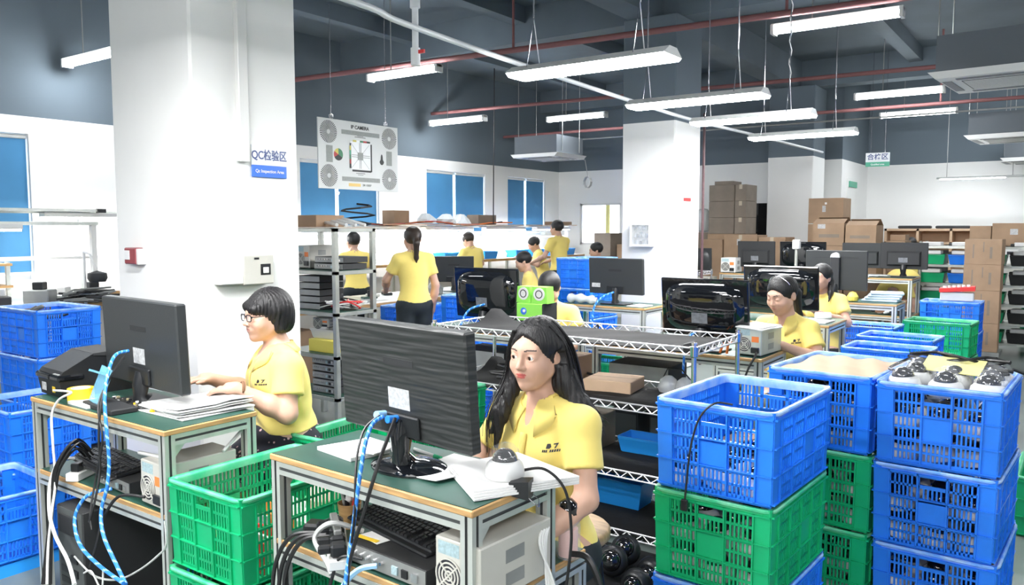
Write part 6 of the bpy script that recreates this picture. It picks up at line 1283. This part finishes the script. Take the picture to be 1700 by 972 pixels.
def person(loc, face, label, p, near=False):
    """p: joints in the person's own frame (facing -Y, their left is +X, z from the floor)"""
    rz = math.atan2(face[0], -face[1]); t = thing('person', label, 'person', loc, rz)
    H, N_, C = [np.array(p[k], np.float32) for k in ('hip', 'neck', 'head')]; g = p.get('girth', 1.0); sw = p.get('shoulder', .152)
    up = nrm(N_-H); tw = p.get('twist', 0); rt = np.array([math.cos(tw), math.sin(tw), 0]); fw = np.cross(rt, up)*-1; fw = -nrm(np.cross(up, rt)); fw = nrm(np.cross(rt, up)); fw = fw if fw[1] < 0 else -fw
    Tm = np.stack([rt, -fw, up], 1).astype(np.float32)            # torso frame columns
    SL, SR = N_+rt*sw-up*.066, N_-rt*sw-up*.066
    EL, WL, ER, WR = [np.array(p[k], np.float32) for k in ('elbL', 'wriL', 'elbR', 'wriR')]
    KL, AL, KR, AR = [np.array(p[k], np.float32) for k in ('kneeL', 'ankL', 'kneeR', 'ankR')]
    Rh = rotm(p.get('yaw', 0), p.get('pitch', 0), p.get('roll', 0)); hs = p.get('hs', 1.0)
    tl = np.linalg.norm(N_-H); q_ = lambda f: H+(N_-H)*f
    hL = hand_prims(WL, p.get('hdL', WL-EL), p.get('hnL', (0, 0, 1)), .92, p.get('curl', .5), True); hR = hand_prims(WR, p.get('hdR', WR-ER), p.get('hnR', (0, 0, 1)), .92, p.get('curl', .5), False)
    def torso(P, e=0.):
        d = el(P, q_(.02), ((.165+e)*g, (.115+e)*g, .12+e), Tm); d = smin(d, el(P, q_(.38), ((.128+e)*g, (.098+e)*g, .15+e), Tm), .08)
        d = smin(d, el(P, q_(.70)+fw*.008, ((.142+e)*g, (.100+e)*g, .15+e), Tm), .08)
        if p.get('bust', True):
            for s in (-1, 1): d = smin(d, el(P, q_(.66)+fw*.070*g+rt*s*.062*g, (.055+e, .048+e, .055+e), Tm), .05)
        d = smin(d, rc(P, SL+up*.004, SR+up*.004, .045+e, .045+e), .05); d = smin(d, rc(P, N_-up*.02, SL+up*.014, .044+e, .038+e), .035); return smin(d, rc(P, N_-up*.02, SR+up*.014, .044+e, .038+e), .035)
    ar = p.get('arm', 1.0)
    def body(P):
        tm = P[:, 2] < N_[2]+.1; d = np.full(len(P), .09, np.float32); d[tm] = torso(P[tm]); d[~tm] = np.maximum(P[~tm][:, 2]-N_[2]-.02, .05)
        for S_, E_, W_, hp in ((SL, EL, WL, hL), (SR, ER, WR, hR)):
            a = rc(P, S_, E_, .043*ar, .036*ar); a = smin(a, rc(P, E_, E_+(W_-E_)*.35, .037*ar, .038*ar), .02); a = smin(a, rc(P, E_+(W_-E_)*.35, W_, .038*ar, .025), .02)
            dw = np.linalg.norm(P-W_, axis=1); hd = (dw-.2).astype(np.float32); mk = dw < .26
            if mk.any():
                Pm = P[mk]; hv = None
                for h_ in hp: v = rc(Pm, *h_); hv = v if hv is None else smin(hv, v, .006)
                hd[mk] = hv
            d = smin(d, smin(a, hd, .012), .02)
        lm = P[:, 2] < max(H[2], KL[2])+.2; Pl, dl = P[lm], d[lm]
        if len(Pl):
            for K_, A_, s in ((KL, AL, 1), (KR, AR, -1)):
                hpj = H+rt*s*.085-up*.03; l_ = rc(Pl, hpj, K_, .082*g, .055); l_ = smin(l_, rc(Pl, K_, A_, .054, .036), .02); dl = smin(dl, l_, .04)
                dl = smin(dl, rc(Pl, A_-np.array([0, 0, .03]), A_+fw*np.array([1, 1, 0])*.13-np.array([0, 0, .05]), .034, .03), .02)
            d[lm] = dl
        nk = rc(P, C+Rh @ np.array([0, .022, -.05])*hs, N_-up*.02+np.array([0, .005, 0]), .043*(1+.5*(g-1)), .049*g); d = smin(d, nk, .035)
        Q = ((P-C) @ Rh)/hs; m_ = np.linalg.norm(Q, axis=1) < .2; fd = np.full(len(P), 9., np.float32)
        far = ~m_; fd[far] = np.linalg.norm(Q[far], axis=1)-.11
        if m_.any(): fd[m_] = face_sdf(Q[m_], p)
        return smin(d, fd*hs, .018)
    def bmat(c):
        Q = ((c-C) @ Rh)/hs; S = np.abs(Q[:, 0]); out = np.zeros(len(c), int)
        lip = (el(Q, (0, -.0895, -.0475), (.0195, .0080, .0044)) < .0006) | (el(Q, (0, -.0885, -.0552), (.0165, .0085, .0051)) < .0006); out[lip] = 1
        if p.get('brows', True):
            zb = .0275+.0045*np.sin((S-.010)/.040*2.6)-.02*(S-.03)*(S > .03); br = (S > .013) & (S < .049) & (np.abs(Q[:, 2]-zb) < .0028-.025*(S-.03)*(S > .03)) & (Q[:, 1] < -.045) & (np.linalg.norm(Q, axis=1) < .16); out[br] = 2
        return out
    allp = np.stack([H, N_, C, EL, WL, ER, WR, KL, AL, KR, AR, SL, SR]); lo, hi = allp.min(0)-.17, allp.max(0)+.17; lo[2] = max(lo[2], -.0); hi[2] = C[2]+.16; lo[2] = min(AL[2], AR[2])-.09
    bx = [(lo[i], hi[i]) for i in range(3)]
    hb = .0075 if near else .016; hf = p.get('res', .0026) if near else .009
    fine = [(C[i]-.125*hs, C[i]+.125*hs) for i in range(3)]+[hf]
    bo = net_obj('body', body, bx, hb, ['skin', p.get('lip', 'lips'), 'brow'], t, fine, bmat if near else None)
    # shirt
    cuff = p.get('cuff', .60)
    def shirt(P):
        d = torso(P, .005)
        for S_, E_, W_ in ((SL, EL, WL), (SR, ER, WR)):
            c = S_+(E_-S_)*cuff; a = rc(P, S_, c+(E_-S_)*.2, .054*ar, .063*ar); a = smax(a, (P-c) @ nrm(E_-S_).astype(np.float32), .006); d = smin(d, a, .03)
        d = smin(d, rc(P, N_-up*.03, N_+up*.006-fw*.008, .060*g, .054*g), .02)
        nk = rc(P, N_-up*.05-fw*.004, N_+up*.2, .047*g, .055*g); d = smax(d, -nk, .006)
        if near:
            v0 = N_+fw*.085*g-up*.075; v = rc(P, v0, N_+fw*.075+up*.03, .003, .040); d = smax(d, -v, .006)
            w_ = .0042*np.sin(P[:, 2]*62+P[:, 0]*34+2.2*np.sin(P[:, 1]*21))*np.sin(P[:, 0]*17+P[:, 1]*23+p.get('seed', 1)); lowf = np.clip((q_(.75)[2]-P[:, 2])/.2, .25, 1.3); d = d+w_*lowf
        hem = H-up*p.get('hem', .06); return smax(d, -((P-hem) @ up.astype(np.float32)), .008)
    sb = [(min(SL[i], SR[i], EL[i], ER[i], H[i], N_[i])-.16, max(SL[i], SR[i], EL[i], ER[i], H[i], N_[i])+.16) for i in range(3)]
    sh = net_obj('polo_shirt', shirt, sb, .0065 if near else .016, 'shirt', t)
    # lower garment
    gm = p.get('lower', 'trousers')
    def pants(P):
        d = el(P, H-up*.01, (.168*g, .122*g, .11), Tm)
        for K_, A_, s in ((KL, AL, 1), (KR, AR, -1)):
            hpj = H+rt*s*.085-up*.03; l_ = rc(P, hpj, K_, .094*g, .070); l_ = smin(l_, rc(P, K_, A_+(K_-A_)*.1, .070, .056), .03); d = smin(d, l_, .04)
        if gm == 'floral': d = smin(d, rc(P, (KL+KR)/2, H, .10, .12), .1)
        return smax(smax(d, (P-H) @ up.astype(np.float32)-p.get('waist', .045), .006), -(P[:, 2]-(.06 if gm != 'floral' else AL[2]+.2)), .006)
    net_obj('skirt' if gm == 'floral' else 'trousers', pants, bx, .013 if near else .018, gm, t)
    for A_, s in ((AL, 1), (AR, -1)):
        z0 = A_[2]-.08; f2 = nrm(np.array([fw[0], fw[1], 0])); m = MB(); a_ = math.atan2(f2[0], -f2[1])
        m.lathe([(0, 0), (.048, 0), (.052, .02), (.045, .055), (.03, .075), (0, .08)], 16); m.xf(Matrix.Translation((float(A_[0]+f2[0]*.06), float(A_[1]+f2[1]*.06), float(z0))) @ Matrix.Rotation(a_, 4, 'Z') @ Matrix.Diagonal((.85, 2.5, 1, 1))); m.obj('shoe', 'shoe', t, smooth=True)
    # hair
    ext = {'long': (.26, .34), 'bob': (.15, .15), 'ponytail': (.2, .3), 'tied': (.2, .3), 'ponyside': (.2, .28), 'short': (.15, .14)}[p['hair']]
    def hair(P): return hair_sdf(((P-C) @ Rh)/hs, P, p)*hs
    net_obj('hair', hair, [(C[0]-ext[0], C[0]+ext[0]), (C[1]-ext[0], C[1]+ext[0]), (C[2]-ext[1], C[2]+.18)], p.get('hres', .0044) if near else .011, p.get('hairmat', 'hair'), t)
    if near:
        T4 = Matrix.Translation([float(x) for x in C]) @ Matrix([[float(x) for x in r_] for r_ in Rh]).to_4x4() @ Matrix.Scale(hs, 4)
        gz = p.get('gaze', 0.)
        if p['hair'] == 'long':
            chains = (((-.045, -.05, .085), (-.078, -.035, .02), (-.096, -.030, -.08), (-.118, -.095, -.19), (-.105, -.125, -.31)), ((.05, .0, .10), (.088, .035, .03), (.110, .050, -.08), (.160, .055, -.17), (.20, .065, -.245)), ((.04, .03, .11), (.085, .07, .03), (.09, .11, -.10), (.115, .10, -.22), (.13, .09, -.27)))
            rs_ = random.Random(12); m = MB()
            for ci, ch in enumerate(chains):
                for q in range(34):
                    a = rs_.uniform(0, 6.28); o = Vector((math.cos(a), math.sin(a), rs_.uniform(-.4, .4)))*rs_.uniform(.4, 1.0)
                    pts = [Vector(c_)+o*(.010, .012, .020, .024, .030)[k] for k, c_ in enumerate(ch)]; pts[-1].z += rs_.uniform(-.02, .05)
                    pp = smooth_path(pts, 5); m.tube(pp, [.0026*(1-.75*i/len(pp)) for i in range(len(pp))], 4)
            m.xf(T4); so_ = m.obj('hair_strands', 'hair', t, smooth=True); so_['kind'] = 'stuff'
        if p.get('open', 1) > .05:
            for s in (-1, 1):
                m = MB(); rr = .0128; prof = [(rr*math.sin(a), -rr*math.cos(a)) for a in [math.pi*q/16 for q in range(17)]]
                m.lathe(prof, 20, ax='y'); 
                m.m = [1 if (sum(m.v[i][1] for i in f)/len(f)) < -rr*.84 else 0 for f in m.f]
                m.xf(T4 @ Matrix.Translation((s*.031, -.0728, .006)) @ Matrix.Rotation(gz, 4, 'Z')); m.obj('eye', ['eye_white', 'iris'], t, smooth=True)
        # polo collar: a folded band around the neck, open at the front
        m = MB(); K = 36; rows = []; th = .0035
        for i in range(K+1):
            a = R(-158+316*i/K); fr = abs(a)/R(158)         # 0 at the back, 1 at the front tips
            ca, sa = math.cos(a), math.sin(a)
            dirv = -fw*ca+rt*sa; r0 = .054*g+.004*fr; top = .026-.030*fr**2
            fl = .036+.020*fr**3
            base = N_+up*(-.018*fr)
            pts_ = [base+dirv*(r0)+up*(top-.028), base+dirv*(r0+.001)+up*top, base+dirv*(r0+.006)+up*(top+.002), base+dirv*(r0+fl*.55)+up*(top-fl*.62), base+dirv*(r0+fl*.80+.006)+up*(top-fl*1.12-.010*fr**3)]
            rows.append(pts_)
        n5 = 5; vs = np.array([q for r_ in rows for q in r_], np.float32)
        for _ in range(5):
            dv = shirt(vs); gr = np.stack([(shirt(vs+np.eye(3, dtype=np.float32)[k]*.003)-dv)/.003 for k in range(3)], 1); gr /= np.maximum(np.linalg.norm(gr, axis=1), 1e-6)[:, None]
            need = np.tile(np.array([0, 0, .003, .004, .0035], np.float32), K+1); vs = vs+gr*np.clip(need-dv, 0, .03)[:, None]*np.tile(np.array([0, 0, 1, 1, 1], np.float32), K+1)[:, None]
        vs = [tuple(float(x) for x in q) for q in vs]; m.add(vs, [(i*n5+j, (i+1)*n5+j, (i+1)*n5+j+1, i*n5+j+1) for i in range(K) for j in range(n5-1)])
        co = m.obj('collar', 'shirt', sh, smooth=70); sm = co.modifiers.new('thickness', 'SOLIDIFY'); sm.thickness = th; sm.offset = 0
        def on_shirt(o3, dirv):
            """drop a point along dirv onto the shirt"""
            P = np.array([o3], np.float32); dd = np.asarray(dirv, np.float32)
            for _ in range(60):
                v = shirt(P)[0]
                if v < .0008: break
                P = P+dd*max(v*.7, .0006)
            return P[0]
        # placket strip and buttons
        pl = MB(); vs = []
        for i in range(9):
            o3 = N_+fw*.30-up*(.085+.013*i)
            for s in (-1, 1): vs.append(on_shirt(o3+rt*s*.013, -fw)+fw*.0016)
        pl.add(vs, [(2*i, 2*i+1, 2*i+3, 2*i+2) for i in range(8)]); o = pl.obj('placket', 'shirt', sh, smooth=True); sm = o.modifiers.new('thickness', 'SOLIDIFY'); sm.thickness = .003; sm.offset = 1
        for i in (1, 5):
            b = on_shirt(N_+fw*.30-up*(.088+.016*i), -fw)+fw*.004; MB().lathe([(0, 0), (.0048, 0), (.0048, .002), (0, .002)], 12, ax='y').obj('button', 'yellow_paper', sh, loc=tuple(float(x) for x in b))
        # chest emblem: two small shapes over a line of small lettering
        ct = N_-up*.125+rt*.105*g
        def emb(pol, nm):
            m = MB(); vs = [on_shirt(ct+rt*a*.85+up*b*.85+fw*.25, -fw)+fw*.0012 for a, b in pol]; m.add(vs, [tuple(range(len(pol)))]); return m.obj(nm, 'ink', sh, fix=False)
        emb([(-.016, .004), (-.004, .004), (-.001, .010), (-.006, .020), (-.016, .020)], 'emblem'); emb([(.003, .020), (.018, .022), (.012, .004), (.008, .004), (.011, .016), (.003, .016)], 'emblem')
        for i in range(9):
            if i != 3: emb([(-.026+i*.006, -.008), (-.0215+i*.006, -.008), (-.0215+i*.006, .0005), (-.026+i*.006, .0005)], 'emblem_letter')
    return t, (np.array(T4) if near else None)
SEAT = dict(hip=(0, .05, .53), neck=(0, .0, 1.035), head=(0, -.03, 1.185), elbL=(.23, -.05, .76), wriL=(.12, -.28, .66), elbR=(-.23, -.05, .76), wriR=(-.12, -.28, .66),
            kneeL=(.11, -.36, .45), ankL=(.11, -.28, .09), kneeR=(-.11, -.36, .45), ankR=(-.11, -.28, .09), hair='short')
STAND = dict(hip=(0, .02, .88), neck=(0, .0, 1.36), head=(0, -.03, 1.49), elbL=(.22, .03, 1.04), wriL=(.22, -.05, .80), elbR=(-.22, .03, 1.04), wriR=(-.22, -.05, .80),
            kneeL=(.1, 0, .47), ankL=(.1, .02, .09), kneeR=(-.1, 0, .47), ankR=(-.1, .02, .09), hair='short')
def seat(**k): d = dict(SEAT); d.update(k); return d
def stand(**k): d = dict(STAND); d.update(k); return d
# woman at the near desk
W2, T2_ = person((-1.44, 2.20, 0), (-.12, -.99), 'young woman with long black hair in a yellow polo shirt at the near desk',
    seat(hair='long', neck=(0, -.005, 1.032), head=(-.006, -.03, 1.182), yaw=R(7), pitch=R(3), wide=.96, shoulder=.162, elbL=(.225, -.06, .755), wriL=(.15, -.27, .64), elbR=(-.26, -.03, .77), wriR=(-.25, -.20, .635),
         hdL=(-.4, -1, -.1), hdR=(-.25, -1, -.1), kneeL=(.1, -.36, .42), kneeR=(-.1, -.36, .42), hres=.0036, gaze=R(-17), seed=2.), near=True)
# woman with glasses at the left desk
W1, T1_ = person((-2.935, 2.36, 0), (-.42, -.91), 'woman with short black hair and glasses in a yellow polo shirt',
    seat(hair='bob', girth=1.16, wide=1.10, arm=1.14, neck=(0, -.05, 1.055), head=(0, -.095, 1.205), yaw=R(12), pitch=R(4), hip=(0, -.02, .64), elbL=(.23, -.07, .80), wriL=(.18, -.27, .925), elbR=(-.23, -.12, .82), wriR=(-.10, -.33, .925),
         hdL=(-.45, -1, -.08), hdR=(.1, -1, 0), lower='floral', lip='lips_pale', bust=True, shoulder=.168, open=.75, hem=-.055, waist=.11, kneeL=(.11, -.30, .46), kneeR=(-.11, -.30, .46), ankL=(.1, -.2, .09), ankR=(-.1, -.2, .09), seed=4.), near=True)
gl = MB(); T = Matrix([list(r_) for r_ in T1_])
def ring(cx): return [(cx+.0215*math.copysign(abs(math.cos(a))**.6, math.cos(a)), -.098+.10*max(0, abs(cx+.0215*math.cos(a))-.03)**1.2*2, .004+.0145*math.copysign(abs(math.sin(a))**.6, math.sin(a))) for a in [2*math.pi*q/24 for q in range(25)]]
gl.tube(ring(.030), .0023, 6); gl.tube(ring(-.030), .0023, 6); gl.tube([(-.0085, -.099, .008), (0, -.101, .010), (.0085, -.099, .008)], .0014, 6)
for s in (-1, 1): gl.tube([(s*.052, -.092, .010), (s*.073, -.080, .011), (s*.081, -.01, .010), (s*.080, .02, .004)], .0022, 6)
gl.xf(T); go = gl.obj('glasses', 'black_plastic', W1, smooth=True)
for s in (-1, 1):
    m = MB(); m.add(ring(s*.030)[:-1], [tuple(range(24))]); m.xf(T); m.obj('lens', 'clear', go, fix=False)
wm = MB(); wm.tube([(.18+.031*math.cos(a), -.245+.004*math.sin(a), .917+.029*math.sin(a)) for a in [2*math.pi*q/20 for q in range(21)]], .007, 6); wm.obj('wrist_band', 'brown_case', W1, smooth=True)
# woman looking down behind the silver power supply
W3, T3_ = person((-1.50, 5.10, 0), (-.20, -.98), 'woman in a yellow polo shirt looking down behind the wire rack',
    seat(hair='tied', neck=(0, -.02, 1.035), head=(-.005, -.075, 1.175), yaw=R(-10), pitch=R(17), open=0., lip='lips_pale', girth=1.06, wide=1.04, res=.0038, elbL=(.25, -.07, .80), wriL=(.14, -.28, .89), elbR=(-.24, -.1, .80), wriR=(-.14, -.30, .89), seed=6.), near=True)
hb = MB(); hb.tube([(.083*math.cos(a), .005-.02*math.sin(a), .045+.088*math.sin(a)) for a in [math.pi*q/16 for q in range(2, 15)]], .0035, 6); hb.xf(Matrix([list(r_) for r_ in T3_])); hb.obj('hair_band', 'chrome', W3, smooth=True)
# workers farther back
person((-1.82, 7.22, 0), (-.30, -.95), 'woman in yellow whose face is hidden by the glossy monitor', seat(hair='ponyside', head=(-.0, -.06, 1.165), elbL=(.27, -.08, .80), wriL=(.16, -.32, .89)))
person((-3.27, 5.12, 0), (.35, -.93), 'worker bowing the head behind the green speakers', seat(hair='short', head=(0, -.12, 1.145), neck=(0, -.05, 1.02), pitch=R(42), elbL=(.24, -.1, .78), bust=False))
person((-5.19, 5.66, 0), (-.86, .5), 'woman with a ponytail standing with her back to us at the bench', stand(hair='ponytail', hairmat='hair_brown', elbL=(.24, -.10, 1.10), wriL=(.18, -.33, .98), elbR=(-.21, .03, 1.05), wriR=(-.20, -.03, .82), hdL=(-.1, -1, -.1), shoulder=.15, head=(0, -.03, 1.485)))
person((-6.28, 9.98, 0), (-.93, .10), 'man in yellow standing at the window bench', stand(hair='short', hip=(0, .02, .95), neck=(0, 0, 1.46), head=(0, -.04, 1.585), elbL=(.23, -.08, 1.18), wriL=(.16, -.36, 1.09), elbR=(-.23, -.08, 1.18), wriR=(-.16, -.34, 1.09), bust=False, girth=1.02, shoulder=.17, kneeL=(.1, 0, .5), kneeR=(-.1, 0, .5)))
person((-5.45, 8.12, 0), (-.80, -.45), 'man with short hair bent over the bench in front of the tall blue crates', seat(hair='short', head=(0, -.14, 1.18), neck=(0, -.08, 1.05), pitch=R(22), bust=False, shoulder=.168, wriL=(.12, -.40, .85), wriR=(-.12, -.4, .85)))
person((-5.92, 10.55, 0), (-.85, -.5), 'seated man behind the matte monitor, beyond the tall blue crates', seat(hair='short', head=(0, -.05, 1.25), neck=(0, -.01, 1.10), hip=(0, .05, .6), pitch=R(12), bust=False))
person((-7.45, 7.05, 0), (-.9, .35), 'worker at the window bench seen through the steel shelf', stand(hair='short', head=(0, -.06, 1.42), neck=(0, -.02, 1.29), hip=(0, .05, .82), elbL=(.23, -.1, 1.05), wriL=(.15, -.35, 1.1), elbR=(-.23, -.1, 1.05), wriR=(-.15, -.35, 1.1)))
person((-7.45, 9.45, 0), (-.95, .2), 'bowed worker in the bright light of the window bench', stand(hair='short', hairmat='hair_brown', head=(0, -.12, 1.40), neck=(0, -.06, 1.29), hip=(0, .05, .82), pitch=R(30), elbL=(.25, -.1, 1.05), wriL=(.15, -.35, 1.1), elbR=(-.25, -.1, 1.05), wriR=(-.15, -.35, 1.1), girth=1.1))
person((-7.2, 10.95, 0), (-.75, -.6), 'masked worker bending at the bench left of the standing man', stand(hair='short', head=(0, -.14, 1.32), neck=(0, -.08, 1.22), hip=(0, .05, .78), pitch=R(30), elbL=(.25, -.1, 1.0), wriL=(.15, -.35, 1.1), elbR=(-.25, -.1, 1.0), wriR=(-.15, -.35, 1.1)))
person((-1.92, 11.3, 0), (-.15, -.98), 'person in yellow bending down behind the tall desk', stand(hair='short', hip=(0, .14, .93), neck=(0, -.20, .80), head=(0, -.27, .68), pitch=R(75), elbL=(.25, -.2, .62), wriL=(.2, -.22, .42), elbR=(-.25, -.2, .62), wriR=(-.2, -.22, .42), girth=1.25, bust=False))
person((-2.43, 15.25, 0), (.1, .99), 'distant seated man before the wooden shelf', seat(hair='short', hip=(0, .05, .64), neck=(0, 0, 1.16), head=(0, -.03, 1.31), bust=False, shoulder=.17))
